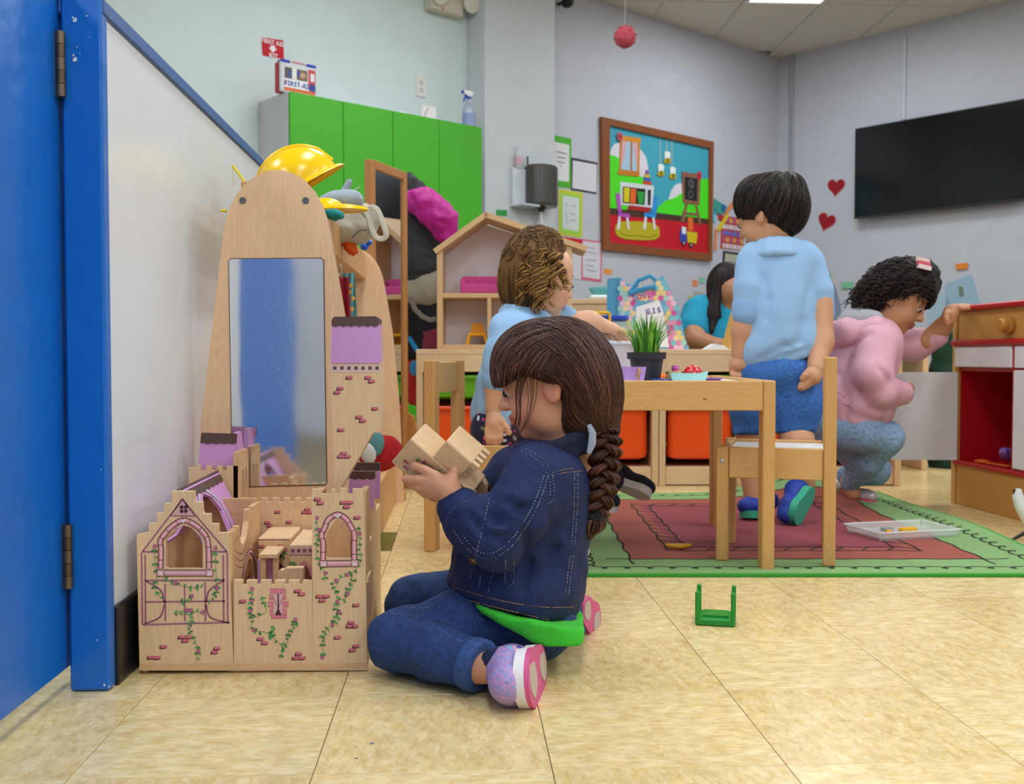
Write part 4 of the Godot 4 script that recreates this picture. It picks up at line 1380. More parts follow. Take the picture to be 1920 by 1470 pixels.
	for p in [[1030, 465], [1045, 487], [1172, 483], [1208, 483], [1190, 507], [1248, 566], [1040, 1000], [1078, 1000], [1055, 1023], [1242, 1048], [1215, 1145], [1205, 1165], [1235, 1165], [1140, 1227], [1242, 1275], [1222, 1297]]: brick(q3, c.call(p[0], p[1]))
	surround(q3, [c.call(1075, 795), c.call(1076, 700), c.call(1066, 660), c.call(1085, 615), c.call(1105, 570), c.call(1155, 543), c.call(1200, 565), c.call(1230, 612), c.call(1248, 655), c.call(1246, 720), c.call(1248, 795)], [c.call(1078, 815), c.call(1250, 812)])
	heart(q3, c.call(1155, 550), 0.004, "f3dfe0", 0.0016)
	vine(q3, [c.call(1040, 565), c.call(1048, 640), c.call(1040, 700), c.call(1045, 790), c.call(1080, 850), c.call(1090, 910)], [0.0, 0.18, 0.86], 11)
	vine(q3, [c.call(1270, 600), c.call(1275, 660), c.call(1280, 730), c.call(1278, 800), c.call(1240, 860), c.call(1180, 890), c.call(1130, 930), c.call(1150, 980), c.call(1150, 1060), c.call(1160, 1090), c.call(1130, 1145), c.call(1085, 1190), c.call(1070, 1240), c.call(1075, 1300), c.call(1068, 1335)], [0.07, 0.33, 0.4, 0.55, 0.64, 0.73, 0.99], 12)
	vine(q3, [c.call(1150, 1015), c.call(1200, 1005), c.call(1212, 960), c.call(1240, 905)], [0.55], 13)
	part("painted_trim", q3, ink, t)
	var xr := cz(1318, 0, z0).x
	part("tower_side", mb().at(Transform3D(turn_side, Vector3(xr - 0.004, 0, -0.011))).prism(PackedVector2Array([Vector2(0, 0), Vector2(0, 0.302), Vector2(0.075, 0.302), Vector2(0.075, 0)]), -0.01, 0.0), ply2, t)
	part("tower_side", mb().at(Transform3D(turn_side, Vector3(cz(1020, 0, z0).x + 0.01, 0, -0.011))).prism(PackedVector2Array([Vector2(0, 0), Vector2(0, 0.30), Vector2(0.075, 0.30), Vector2(0.075, 0)]), -0.01, 0.0), ply2, t)
	part("tower_floor", mb().box(Vector3((xr + cz(1020, 0, z0).x) / 2 + 0.004, 0.15, -0.046), Vector3(0.08, 0.008, 0.06)), ply2, t)
	var bs := PackedVector2Array([Vector2(0.075, 0), Vector2(0.075, 0.205), Vector2(0.13, 0.205), Vector2(0.13, 0.255), Vector2(0.22, 0.255), Vector2(0.22, 0.235), Vector2(0.33, 0.235), Vector2(0.33, 0)])
	part("side_wall", mb().at(Transform3D(turn_side, Vector3(xr - 0.004, 0, -0.011))).prism(bs, -0.01, 0.0, [PackedVector2Array([Vector2(0.10, 0.03), Vector2(0.14, 0.03), Vector2(0.14, 0.13), Vector2(0.12, 0.16), Vector2(0.10, 0.13)])]), ply2, t)
	# lilac roofs of the right wing
	for e in [[1.90, [[1215, 430], [1222, 340], [1362, 345], [1355, 520], [1325, 520], [1320, 420]], [[1218, 345], [1228, 305], [1362, 305], [1362, 345], [1340, 352], [1318, 345], [1296, 352], [1274, 345], [1252, 352], [1235, 345]]], [2.0, [[1240, 400], [1245, 290], [1390, 295], [1388, 455], [1340, 455]], [[1240, 298], [1246, 257], [1390, 258], [1390, 298], [1365, 305], [1340, 298], [1315, 305], [1290, 298], [1265, 305]]]]:
		var lo := []
		lo = e[1]
		cpanel("roof_board", lo, e[0], 0.008, lil, t)
		cpanel("roof_cap", e[2], e[0] - 0.0005, 0.009, brown, t)
	cpanel("inner_wall", [[1225, 900], [1225, 500], [1352, 505], [1352, 900]], 1.915, 0.01, ply2, t)
	# --- inside the court: rear wall, terraces, posts
	var rw := [[655, 1200], [655, 470], [672, 470], [672, 455], [705, 455]]
	for k in 5: rw.append_array([[705 + k * 62, 475], [735 + k * 62, 475], [735 + k * 62, 452], [767 + k * 62, 452]])
	rw.append_array([[1012, 455], [1012, 1200]])
	cpanel("rear_wall", rw, 2.075, 0.01, ply, t)
	var q4 := mb()
	q4.t = Transform3D(Basis.IDENTITY, Vector3(0, 0, -2.075 - cas_o.z))
	for p in [[812, 534], [975, 520], [960, 536], [988, 537], [755, 593], [768, 610], [875, 590], [985, 635], [968, 650]]: brick(q4, cz(p[0], p[1], 2.075))
	part("painted_trim", q4, ink, t)
	var blk := func(x0: float, x1: float, yt: float, zf: float, zb: float) -> MeshInstance3D:
		var a := cz(x0, yt, zf)
		var e := cz(x1, yt, zf)
		return part("terrace", mb().box(Vector3((a.x + e.x) / 2, a.y / 2, -(zf + zb) / 2 - cas_o.z), Vector3(e.x - a.x, a.y, zb - zf), 0.002), ply, t)
	blk.call(716, 895, 672, 1.94, 2.065)
	blk.call(888, 1016, 708, 1.90, 2.065)
	var q5 := mb()
	q5.t = Transform3D(Basis.IDENTITY, Vector3(0, 0, -1.94 - cas_o.z))
	q5.k("96485f").line([cz(716, 682, 1.94), cz(890, 682, 1.94)], 0.0012, 0.0005)
	for p in [[720, 725], [828, 722], [845, 742]]: brick(q5, cz(p[0], p[1], 1.94))
	vine(q5, [cz(870, 740, 1.94), cz(850, 780, 1.94), cz(820, 760, 1.94), cz(770, 760, 1.94)], [], 14)
	q5.k("7c3a4e").line(spline([cz(800, 800, 1.94), cz(830, 820, 1.94), cz(860, 860, 1.94), cz(870, 920, 1.94)], 5), 0.009, 0.0006)
	part("painted_trim", q5, ink, t)
	var q6 := mb()
	q6.t = Transform3D(Basis.IDENTITY, Vector3(0, 0, -1.90 - cas_o.z))
	for k in 4:
		var a := cz(897 + k * 32, 762, 1.90)
		var e := cz(922 + k * 32, 722, 1.90)
		q6.k("e2b5b5").rect(a.x, a.y, e.x, e.y, 0.0004)
		for n in 4: q6.k("7c3a4e").dot((a + e) / 2 + Vector2(0.0024, 0.0).rotated(PI / 4 + TAU * n / 4.0), 0.0017, 0.0017, 0.0008, 8)
	q6.k("7c3a4e").line([cz(890, 766, 1.9), cz(1016, 766, 1.9)], 0.001, 0.0006)
	q6.k("6b3a2c").prism(cpoly([[935, 920], [940, 850], [965, 820], [990, 830], [1010, 870], [1014, 920]], 1.90), 0.0005, 0.0005)
	q6.k(PINK).line(spline([cz(930, 880, 1.9), cz(945, 835, 1.9), cz(970, 810, 1.9), cz(1000, 835, 1.9), cz(1014, 880, 1.9)], 5), 0.006, 0.0009)
	vine(q6, [cz(895, 800, 1.9), cz(915, 830, 1.9), cz(900, 880, 1.9)], [], 15)
	part("painted_trim", q6, ink, t)
	# a small balcony on posts, and a low gate block
	var ba := cz(720, 742, 1.86)
	var be := cz(822, 782, 1.86)
	part("balcony", mb().box(Vector3((ba.x + be.x) / 2, be.y + 0.003, -1.90 - cas_o.z), Vector3(be.x - ba.x, 0.008, 0.08), 0.001), ply, t)
	for x in [[740, 1.87], [810, 1.87]]: part("post", mb().box(Vector3(cz(x[0], 0, x[1]).x, be.y / 2, -x[1] - cas_o.z), Vector3(0.009, be.y - 0.002, 0.009)), ply2, t)
	part("lilac_block", mb().box(Vector3(cz(755, 0, 1.92).x, cz(0, 830, 1.92).y - 0.05, -1.925 - cas_o.z), Vector3(0.03, 0.12, 0.02)), lil, t)
	cpanel("gate_block", [[828, 1300], [828, 858], [840, 850], [855, 852], [870, 840], [965, 838], [965, 1300]], 1.82, 0.02, ply, t)
	part("court_floor", mb().box(Vector3((xw + xr) / 2, 0.006, -0.17), Vector3(xr - xw - 0.02, 0.012, 0.31)), ply2, t)
	# --- the tower piece that leans point-down in the right tower
	var zl := 1.80
	var lt := thing("castle_tower_piece", "tall wooden castle tower piece with lilac roof standing point-down in the castle", "toy block", Vector3(cas_o.x, 0, cas_o.z))
	var lp := func(x: float, y: float) -> Vector2:
		var p := onwall(x, y, Vector3(0, 0, -zl), Vector3(0, 0, 1)) - cas_o
		return Vector2(p.x, p.y)
	var zz := -zl - cas_o.z
	part("body", mb().prism(PackedVector2Array([lp.call(620, 680), lp.call(713, 680), lp.call(715, 806), lp.call(699, 812), lp.call(634, 924), lp.call(628, 922)]), zz - 0.07, zz), ply, lt)
	part("roof", mb().prism(PackedVector2Array([lp.call(620, 681), lp.call(622, 606), lp.call(710, 608), lp.call(712, 681)]), zz - 0.07, zz + 0.0015), lil, lt, "lilac roof")
	var rc := PackedVector2Array([lp.call(710, 610), lp.call(710, 597), lp.call(704, 593), lp.call(627, 594), lp.call(622, 600), lp.call(622, 610)])
	for k in range(1, 12): rc.append(lp.call(622 + k * 7.4, 610 + 3 * (k % 2)))
	part("roof_cap", mb().prism(rc, zz - 0.071, zz + 0.003), brown, lt)
	var ql := mb()
	ql.t = Transform3D(Basis.IDENTITY, Vector3(0, 0, zz))
	var ra: Vector2 = lp.call(620, 698)
	var rb: Vector2 = lp.call(713, 683)
	ql.k("e2bfb4").rect(ra.x, ra.y, rb.x, rb.y, 0.0005)
	for k in 7:
		var ctr: Vector2 = lp.call(628 + k * 13.2, 690)
		for n in 4: ql.k("2c2430").dot(ctr + Vector2(0.0021, 0).rotated(PI / 4 + TAU * n / 4.0), 0.0015, 0.0015, 0.001, 8)
	for p in [[650, 710], [685, 710], [692, 717], [633, 730], [627, 738], [698, 768], [668, 784], [675, 791], [634, 808], [639, 852], [634, 858], [646, 858]]: brick(ql, lp.call(p[0], p[1]), 0.98)
	part("painted_trim", ql, ink, lt)
	# a striped ramp lying to the right of the castle
	var pr := G(712, 1165)
	var rp := thing("castle_ramp", "small wooden castle ramp with pink stripes by the girl's knee", "toy block", Vector3(-0.165, 0, -1.93), deg_to_rad(-24))
	part("board", mb().box(Vector3(0.0, 0.012, 0), Vector3(0.10, 0.024, 0.07), 0.002), ply, rp)
	for k in 3: part("stripe", mb("d99aa2").box(Vector3(0, 0.0245, -0.022 + k * 0.022), Vector3(0.098, 0.001, 0.014)), vcol(0.5), rp)
	part("cross_bar", mb("6b2f33").box(Vector3(0.02, 0.0252, 0), Vector3(0.006, 0.001, 0.068)), vcol(0.5), rp)

# ---------- toys and small things ----------
func spot(px: float, py: float, z: float, y: float) -> Vector3:
	# below or above a pixel's point, at height y
	var p := P(px, py, z)
	p.y = y
	return p

func plant() -> void:
	var p := spot(1212, 714, 2.76, 0.4645)
	var t := thing("potted_grass", "artificial green grass in a black pot on the play table", "plant", p)
	part("pot", mb().lathe([Vector2(0.0, 0.0), Vector2(0.036, 0.0), Vector2(0.044, 0.058), Vector2(0.051, 0.058), Vector2(0.052, 0.076), Vector2(0.047, 0.076), Vector2(0.044, 0.066), Vector2(0.0, 0.066)], 28), plain("26262a", 0.5), t, "black plastic pot")
	var r := RandomNumberGenerator.new()
	r.seed = 3
	var blade := StandardMaterial3D.new()
	blade.vertex_color_use_as_albedo = true; blade.roughness = 0.45
	for i in 150:
		var m := MB.new()
		var a := r.randf() * TAU
		var e := sqrt(r.randf())
		var b := Vector3(cos(a) * e * 0.034, 0.066, sin(a) * e * 0.034)
		var lean := e * r.randf_range(0.25, 1.15) + r.randf() * 0.15
		var ln := r.randf_range(0.075, 0.128)
		var d := Vector3(cos(a + r.randfn(0, 0.3)), 0, sin(a + r.randfn(0, 0.3)))
		var g := Color("2f7a18").lerp(Color("8fc840"), r.randf()).srgb_to_linear()
		var side := d.cross(Vector3.UP).normalized()
		var row0 := []
		var row1 := []
		for k in 6:
			var f := k / 5.0
			var c := b + Vector3.UP * ln * f * (1.0 - 0.25 * lean * f) + d * ln * lean * 0.75 * f * f
			var w := 0.0032 * (1.0 - f * f * 0.92)
			row0.append(c + side * w)
			row1.append(c - side * w + d * w * 0.3)
		m.col = g
		m.sheet([row0, row1])
		part("blade", m, blade, t)

func table_things() -> void:
	plant()
	var ty := 0.4645
	var lilac := plain("b98fd8", 0.4)
	var cup := func(label: String, px: float, z: float) -> void:
		var t := thing("toy_cup", label, "cup", spot(px, 714, z, ty), 0.0, "lilac toy cups on the play table")
		part("body", mb().lathe([Vector2(0, 0), Vector2(0.021, 0), Vector2(0.0275, 0.039), Vector2(0.0255, 0.039), Vector2(0.0195, 0.003), Vector2(0, 0.003)], 22), lilac, t)
		var pts := []
		for i in 9: pts.append(Vector3(0.002 + 0.004 * sin(i * 0.9), 0.034 - i * 0.0032, 0.0272 + 0.010 * sin(PI * i / 8.0)))
		part("handle", mb().tube(pts, 0.0026, 8), plain("b58a2c", 0.35, 0.4), t, "gold handle")
	cup.call("lilac toy cup with a gold handle in front of the plant pot", 1191, 2.62)
	cup.call("lilac toy cup half hidden behind the girl's hair", 1158, 2.70)
	var t := thing("toy_cupcake", "yellow toy cupcake beside the lilac cups", "toy food", spot(1161, 705, 2.86, ty))
	part("case", mb().lathe([Vector2(0, 0), Vector2(0.011, 0), Vector2(0.016, 0.024), Vector2(0, 0.024)], 14), plain("d9b04a", 0.6), t)
	part("icing", mb().ball(Vector3(0, 0.026, 0), Vector3(0.017, 0.012, 0.017), 8, 14), plain("c9a2dd", 0.5), t)
	t = thing("toy_bottle", "turquoise toy bottle standing by the clear box", "toy", spot(1138, 700, 2.95, ty))
	part("body", mb().lathe([Vector2(0, 0), Vector2(0.017, 0), Vector2(0.018, 0.045), Vector2(0.010, 0.06), Vector2(0.009, 0.085), Vector2(0, 0.085)], 18), see_through("49c4d8", 0.75), t)
	part("cap", mb().lathe([Vector2(0, 0.085), Vector2(0.0115, 0.085), Vector2(0.0115, 0.098), Vector2(0, 0.098)], 18), plain("3fbfd0", 0.4), t)
	# clear storage box with a white rim
	t = thing("clear_box", "clear plastic box with a white rim behind the potted grass", "box", spot(1122, 705, 3.05, ty), deg_to_rad(-2.9))
	var pane := see_through("e8dfe6", 0.35, 0.2)
	for s in [-1.0, 1.0]:
		part("side", mb().box(Vector3(s * 0.096, 0.05, 0), Vector3(0.003, 0.10, 0.13)), pane, t)
		part("side", mb().box(Vector3(0, 0.05, s * 0.066), Vector3(0.19, 0.10, 0.003)), pane, t)
		part("rim", mb().box(Vector3(s * 0.098, 0.104, 0), Vector3(0.01, 0.009, 0.146), 0.002), plain("ded7dd", 0.4), t)
		part("rim", mb().box(Vector3(0, 0.104, s * 0.068), Vector3(0.19, 0.009, 0.01), 0.002), plain("ded7dd", 0.4), t)
	# boat-shaped dish with a strawberry half
	t = thing("toy_dish", "mint boat-shaped toy dish near the table's edge", "toy dish", spot(1289, 714, 2.64, ty), deg_to_rad(-2.9))
	var rows := []
	for i in 7:
		var row := []
		for j in 25:
			var a := TAU * j / 24.0
			var f: float = [0.0, 0.8, 0.86, 1.0, 1.03, 1.0, 0.8][i]
			var y: float = [0.0, 0.0, 0.003, 0.022, 0.0235, 0.0225, 0.004][i]
			var x := cos(a) * 0.044 * f
			var tip := pow(maxf(cos(a), 0.0), 6.0) * f
			row.append(Vector3(x + 0.009 * tip, y + 0.006 * tip * (1.0 if i > 2 and i < 6 else 0.0), sin(a) * 0.027 * f))
		rows.append(row)
	rows.reverse()
	part("bowl", mb().sheet(rows), plain("a5e0df", 0.35), t)
	t = thing("toy_strawberry", "red toy strawberry half with white dots in the mint dish", "toy food", spot(1299, 706, 2.64, ty + 0.006))
	part("dome", mb().ball(Vector3(0, 0.012, 0), Vector3(0.0245, 0.026, 0.0235), 14, 22, Basis.IDENTITY, 0.0, 0.62), plain("c80f1c", 0.25), t)
	for d in [[-0.4, 0.5], [0.3, 0.55], [0.0, 0.2], [-0.75, 0.15], [0.75, 0.2], [0.35, 0.0], [-0.3, 0.0], [0.05, 0.85], [-0.05, -0.15]]:
		var v := Vector3(d[0], d[1], sqrt(maxf(0.05, 1.0 - d[0] * d[0] - d[1] * d[1])))
		part("dot", mb().ball(Vector3(0, 0.012, 0) + v.normalized() * Vector3(0.0243, 0.0258, 0.0233), Vector3.ONE * 0.0021, 5, 8), plain("f4e6e0", 0.4), t)
	t = thing("toy_burger", "toy burger with a pink knob behind the mint dish", "toy food", spot(1266, 712, 2.78, ty))
	part("bun", mb().lathe([Vector2(0, 0), Vector2(0.022, 0.0), Vector2(0.027, 0.006), Vector2(0.026, 0.012), Vector2(0.021, 0.02), Vector2(0.012, 0.026), Vector2(0, 0.027)], 22), plain("c79a62", 0.6), t)
	part("knob", mb().lathe([Vector2(0, 0.026), Vector2(0.0095, 0.026), Vector2(0.011, 0.034), Vector2(0.009, 0.041), Vector2(0, 0.042)], 16), plain("c9589f", 0.4), t)
	single("toy_plate", mb().lathe([Vector2(0, 0), Vector2(0.035, 0), Vector2(0.046, 0.006), Vector2(0.045, 0.0072), Vector2(0, 0.002)], 26), plain("27529f", 0.35), "blue toy plate under the toy burger", "toy plate", "", spot(1254, 714, 2.70, ty))
	single("toy_plate", mb().lathe([Vector2(0, 0), Vector2(0.032, 0), Vector2(0.042, 0.005), Vector2(0.041, 0.006), Vector2(0, 0.002)], 26), plain("8b4fb0", 0.35), "purple toy plate beyond the mint dish", "toy plate", "", spot(1327, 711, 2.86, ty))
	single("toy_carrot", mb().tube([Vector3(-0.022, 0.009, 0), Vector3(0.0, 0.009, 0), Vector3(0.024, 0.007, 0)], [0.009, 0.008, 0.003], 10), plain("ee6d14", 0.4), "orange toy carrot behind the plant pot", "toy food", "", spot(1243, 712, 2.93, ty))

func floor_things() -> void:
	# upturned doll's stool
	var a := G(1342, 1166)
	var t := thing("toy_stool", "green plastic toy stool lying upside down on the floor tiles", "toy stool", a, deg_to_rad(-16))
	var g := plain("0f8a2c", 0.35)
	part("seat", mb().box(Vector3(0, 0.0075, 0), Vector3(0.078, 0.015, 0.075), 0.003).box(Vector3(0, 0.017, 0), Vector3(0.05, 0.004, 0.048)), g, t)
	for sx in [-1.0, 1.0]:
		for sz in [-1.0, 1.0]:
			part("leg", mb().box(Vector3(sx * 0.0345, 0.04, sz * 0.033), Vector3(0.009, 0.056, 0.009), 0.0025), g, t)
	# banana
	var p := G(1272, 1026, 0.012)
	t = thing("toy_banana", "yellow toy banana lying on the red rug", "toy food", p, deg_to_rad(-6))
	var pts := []
	var rr := []
	for i in 13:
		var u := i / 12.0 * 2.0 - 1.0
		pts.append(Vector3(u * 0.036, 0.007 - 0.003 * (1 - u * u), 0.009 * (1 - u * u)))
		rr.append(0.0016 + 0.0062 * pow(maxf(0.0, 1.0 - u * u), 0.55))
	part("peel", mb().tube(pts, rr, 10), plain("c99a1c", 0.45), t)
	part("stem", mb().tube([Vector3(0.034, 0.007, 0.001), Vector3(0.041, 0.0095, -0.003)], 0.0022, 8), plain("8a6a1a", 0.5), t)
	# white yarn ball behind the girl
	t = thing("yarn_ball", "small white ribbed ball on the rug behind the denim jacket", "ball", G(1092, 1046, 0.008) + Vector3(0, 0.018, 0))
	part("core", mb().ball(Vector3.ZERO, Vector3.ONE * 0.017, 10, 16), plain("e6e0dc", 0.9), t)
	for k in 7:
		var ring := []
		for i in 17: ring.append(Vector3(cos(TAU * i / 16.0) * 0.0175 * cos(k * 0.25 - 0.75), 0.0175 * sin(k * 0.25 - 0.75), sin(TAU * i / 16.0) * 0.0175 * cos(k * 0.25 - 0.75)))
		part("thread", mb().tube(ring, 0.0018, 6, false), plain("efeae6", 0.9), t)
	# clear tray with yellow pieces, half on the rug
	var c := (G(1690, 995, 0.02))
	t = thing("clear_tray", "shallow clear plastic tray lying on the green edge of the rug", "tray", Vector3(c.x, 0.014, c.z), deg_to_rad(12))
	var pane := see_through("eef2f2", 0.28, 0.15)
	part("bottom", mb().box(Vector3(0, 0.002, 0), Vector3(0.25, 0.003, 0.16), 0.001), pane, t)
	for s in [-1.0, 1.0]:
		part("side", mb().bar(Vector3(s * 0.126, 0.0, -0.08), Vector3(s * 0.126, 0.0, 0.08), 0.003, 0.035, Vector3(s * 0.35, 1, 0)), pane, t)
		part("side", mb().bar(Vector3(-0.126, 0.0, s * 0.081), Vector3(0.126, 0.0, s * 0.081), 0.003, 0.035, Vector3(0, 1, s * 0.35)), pane, t)
		part("rim", mb().tube([Vector3(s * 0.134, 0.018, -0.088), Vector3(s * 0.134, 0.018, 0.088)], 0.003, 8), see_through("f6f8f8", 0.5), t)
		part("rim", mb().tube([Vector3(-0.134, 0.018, s * 0.088), Vector3(0.134, 0.018, s * 0.088)], 0.003, 8), see_through("f6f8f8", 0.5), t)
	single("toy_brick", mb().box(Vector3(0, 0.006, 0), Vector3(0.055, 0.011, 0.02), 0.002), plain("f0b01a", 0.4), "long yellow piece in the clear tray", "toy piece", "", t.position + Vector3(0.02, 0.004, 0.0)).rotation.y = 0.3
	single("toy_brick", mb().box(Vector3(0, 0.005, 0), Vector3(0.018, 0.01, 0.014), 0.002), plain("e9a416", 0.4), "small yellow piece in the clear tray", "toy piece", "", t.position + Vector3(-0.05, 0.004, 0.03))
	single("toy_brick", mb().box(Vector3(0, 0.005, 0), Vector3(0.035, 0.008, 0.018), 0.002), plain("8d959c", 0.4), "grey piece in the clear tray", "toy piece", "", t.position + Vector3(-0.035, 0.004, -0.02)).rotation.y = -0.5
	# things in the open kitchen cupboard
	var kp := W(1.72, 3.62)
	t = thing("toy_bird", "purple toy bird in the toy kitchen's open cupboard", "toy bird", Vector3(kp.x, 0.161, kp.z), deg_to_rad(40))
	part("body", soft(mb(), [egg(Vector3(0.0, 0.028, 0), Vector3(0.034, 0.024, 0.024)), egg(Vector3(-0.03, 0.038, 0), Vector3(0.017, 0.016, 0.016), Basis.IDENTITY, 0.015), cap(Vector3(0.025, 0.03, 0), Vector3(0.055, 0.035, 0), 0.012, 0.006, 0.015)], 0.005), plain("8d63b8", 0.6), t)
	part("beak", mb().tube([Vector3(-0.043, 0.037, 0), Vector3(-0.06, 0.036, 0)], [0.005, 0.001], 8), plain("d79a2a", 0.5), t)
	part("eye", mb().ball(Vector3(-0.036, 0.043, 0.014), Vector3.ONE * 0.0035, 6, 8), plain("15151a", 0.2), t)
	kp = W(1.66, 3.60)
	t = thing("toy_ladle", "orange toy ladle lying in the open red cupboard", "toy ladle", Vector3(kp.x, 0.1535, kp.z), deg_to_rad(100))
	part("handle", mb().bar(Vector3(-0.09, 0.006, 0), Vector3(0.03, 0.006, 0), 0.014, 0.006), plain("dd6a22", 0.45), t)
	part("bowl", mb().ball(Vector3(0.055, 0.008, 0), Vector3(0.03, 0.008, 0.024), 8, 14), plain("dd6a22", 0.45), t)
	# black and white toy at the right edge
	var bp := G(1921, 1006)
	t = thing("ride_on_toy", "black and white plastic toy in front of the toy kitchen", "toy", Vector3(bp.x, 0, bp.z))
	var sh := []
	var bk := []
	for q in [[1903, 917], [1901, 928], [1906, 945], [1914, 960], [1926, 976], [1942, 990]]:
		var w := P(q[0] + 7, q[1] - 1, 3.02) - t.position
		sh.append(w)
		bk.append(P(q[0] - 0.5, q[1], 3.02) - t.position)
	part("shell", mb().tube(sh, [0.008, 0.015, 0.018, 0.02, 0.024, 0.03], 12), plain("e9edf2", 0.3), t, "white curved shell")
	part("rim", mb().tube(bk, 0.0032, 8), plain("121317", 0.35), t, "black rim")
	part("strap", mb().tube([P(1886, 1018, 3.0) - t.position, P(1900, 1011, 3.0) - t.position, P(1922, 999, 3.0) - t.position, P(1945, 985, 3.0) - t.position], [0.0012, 0.004, 0.006, 0.007], 8), plain("1b1613", 0.5), t)
	part("base", mb().box(Vector3(0.07, 0.01, 0.0), Vector3(0.09, 0.02, 0.09), 0.006).bar(Vector3(0.06, 0.02, 0), P(1942, 990, 3.02) - t.position, 0.02, 0.02), plain("121317", 0.4), t)

func hat_lathe(r: float) -> MB:
	return mb().lathe([Vector2(r * 1.32, -0.002), Vector2(r * 1.34, 0.002), Vector2(r * 1.03, 0.006), Vector2(r * 1.0, r * 0.25), Vector2(r * 0.93, r * 0.5), Vector2(r * 0.78, r * 0.76), Vector2(r * 0.5, r * 0.95), Vector2(r * 0.2, r * 1.03), Vector2(0, r * 1.04)], 32)

func stand_things() -> void:
	# hard hat tipped on the tray's front end
	var t := thing("hard_hat", "shiny yellow toy hard hat on top of the dress-up stand", "hat", P(560, 350, 2.42))
	t.basis = Basis(Quaternion(Vector3.UP, Vector3(-0.50, 0.84, 0.12).normalized()))
	var r := 0.088
	var ym := plain("f5c800", 0.22)
	var dome := []
	for i in 12:
		var row := []
		for j in 33:
			var a := TAU * j / 32.0
			var th := PI / 2 * i / 11.0
			row.append(Vector3(cos(a) * sin(th) * r * 1.12, cos(th) * r * 1.0, sin(a) * sin(th) * r * 0.95))
		dome.append(row)
	part("shell", mb().sheet(dome), ym, t)
	var brim := []
	for i in 4:
		var row := []
		for j in 33:
			var a := TAU * j / 32.0
			var f: float = 1.0 + [0.0, 0.035, 0.06, 0.065][i] + maxf(cos(a), 0.0) * [0.0, 0.06, 0.12, 0.13][i]
			row.append(Vector3(cos(a) * r * 1.12 * f, [0.0, -0.001, -0.006, -0.009][i], sin(a) * r * 0.95 * f))
		brim.append(row)
	part("brim", mb().sheet(brim), ym, t)
	var rd := []
	for j in 13: rd.append(Vector3(lerpf(-1, 1, j / 12.0) * r * 1.11, r * 1.01 * sqrt(maxf(0.0, 1.0 - pow(lerpf(-0.99, 0.99, j / 12.0), 2))), 0))
	part("ridge", mb().tube(rd, 0.006, 8), ym, t)
	# other dressing-up things heaped on the tray
	t = thing("yellow_visor", "yellow toy helmet brim sticking out of the heap on the tray", "hat", P(632, 392, 2.75))
	t.basis = Basis(Vector3.UP, deg_to_rad(-8))
	part("brim", mb().lathe([Vector2(0.0, -0.002), Vector2(0.078, -0.006), Vector2(0.085, -0.004), Vector2(0.078, 0.004), Vector2(0.05, 0.010), Vector2(0, 0.012)], 28, 1.0, 0.6), ym, t)
	part("crown", mb().ball(Vector3(-0.03, 0.0, 0), Vector3(0.05, 0.03, 0.035), 8, 14), ym, t)
	t = thing("grey_plush", "pale blue-grey soft toy on the heap of dress-up things", "soft toy", P(640, 374, 2.86))
	part("body", soft(mb(), [egg(Vector3(0, 0, 0), Vector3(0.052, 0.026, 0.04)), egg(Vector3(-0.04, -0.012, 0), Vector3(0.03, 0.016, 0.03)), egg(Vector3(0.03, 0.0, 0), Vector3(0.03, 0.022, 0.03))], 0.008, false, noise(30.0, 2, 2), 0.003), cloth("aab6c6", 80.0, 0.2), t)
	part("ear", soft(mb(), [cap(Vector3(0.005, 0.015, 0), Vector3(0.022, 0.048, 0), 0.011, 0.009)], 0.005), cloth("a3aebd", 80.0, 0.2), t)
	part("ear", soft(mb(), [cap(Vector3(0.03, 0.012, 0.01), Vector3(0.052, 0.0, 0.015), 0.012, 0.008)], 0.005), cloth("c8c6c2", 80.0, 0.2), t)
	t = thing("canvas_bag", "cream canvas play bag with a long strap on the tray", "bag", P(668, 422, 2.98))
	var cm := cloth("d4cdb8", 70.0, 0.25)
	part("pouch", soft(mb(), [egg(Vector3(-0.01, -0.005, 0), Vector3(0.062, 0.05, 0.045)), egg(Vector3(0.03, 0.02, 0), Vector3(0.04, 0.035, 0.035), Basis.IDENTITY, 0.04), egg(Vector3(-0.04, -0.012, 0.01), Vector3(0.03, 0.035, 0.03), Basis.IDENTITY, 0.03)], 0.008, false, noise(18.0, 7, 2), 0.008), cm, t)
	var st := []
	for q in [[650, 362], [662, 372], [676, 386], [690, 405], [697, 428], [705, 444], [716, 448], [724, 442], [721, 428], [713, 405], [706, 392], [697, 389], [692, 393]]: st.append(P(q[0], q[1], 2.94) - t.position)
	var sp := []
	for i in st.size() - 1:
		for k in 4: sp.append(st[i].cubic_interpolate(st[i + 1], st[maxi(i - 1, 0)], st[mini(i + 2, st.size() - 1)], k / 4.0))
	part("strap", mb().tube(sp, 0.0085, 8, true, 0.2, Vector3(0.3, 0.2, 1)), cloth("d9d2bf", 70.0, 0.25), t)
	part("strap_end", mb().tube([P(647, 363, 2.95) - t.position, P(662, 358, 2.95) - t.position, P(672, 352, 2.95) - t.position, P(676, 349, 2.95) - t.position], [0.003, 0.0045, 0.005, 0.002], 8, true, 0.3), cloth("d9d2bf", 70.0, 0.25), t)
	part("toggle", mb().tube([P(660, 446, 2.92) - t.position, P(668, 437, 2.92) - t.position, P(678, 431, 2.92) - t.position, P(686, 431, 2.92) - t.position], 0.0045, 8, true, 0.5), cloth("6a5a58", 70.0, 0.2), t)
	single("teal_ribbon", soft(mb(), [egg(Vector3.ZERO, Vector3(0.022, 0.012, 0.015)), egg(Vector3(0.018, -0.006, 0.004), Vector3(0.015, 0.008, 0.012))], 0.005, false, noise(40.0, 3, 2), 0.004), cloth("0f8a8c", 80.0, 0.2), "teal ribbon peeping out behind the rounded panel", "ribbon", "", P(621, 401, 2.62))
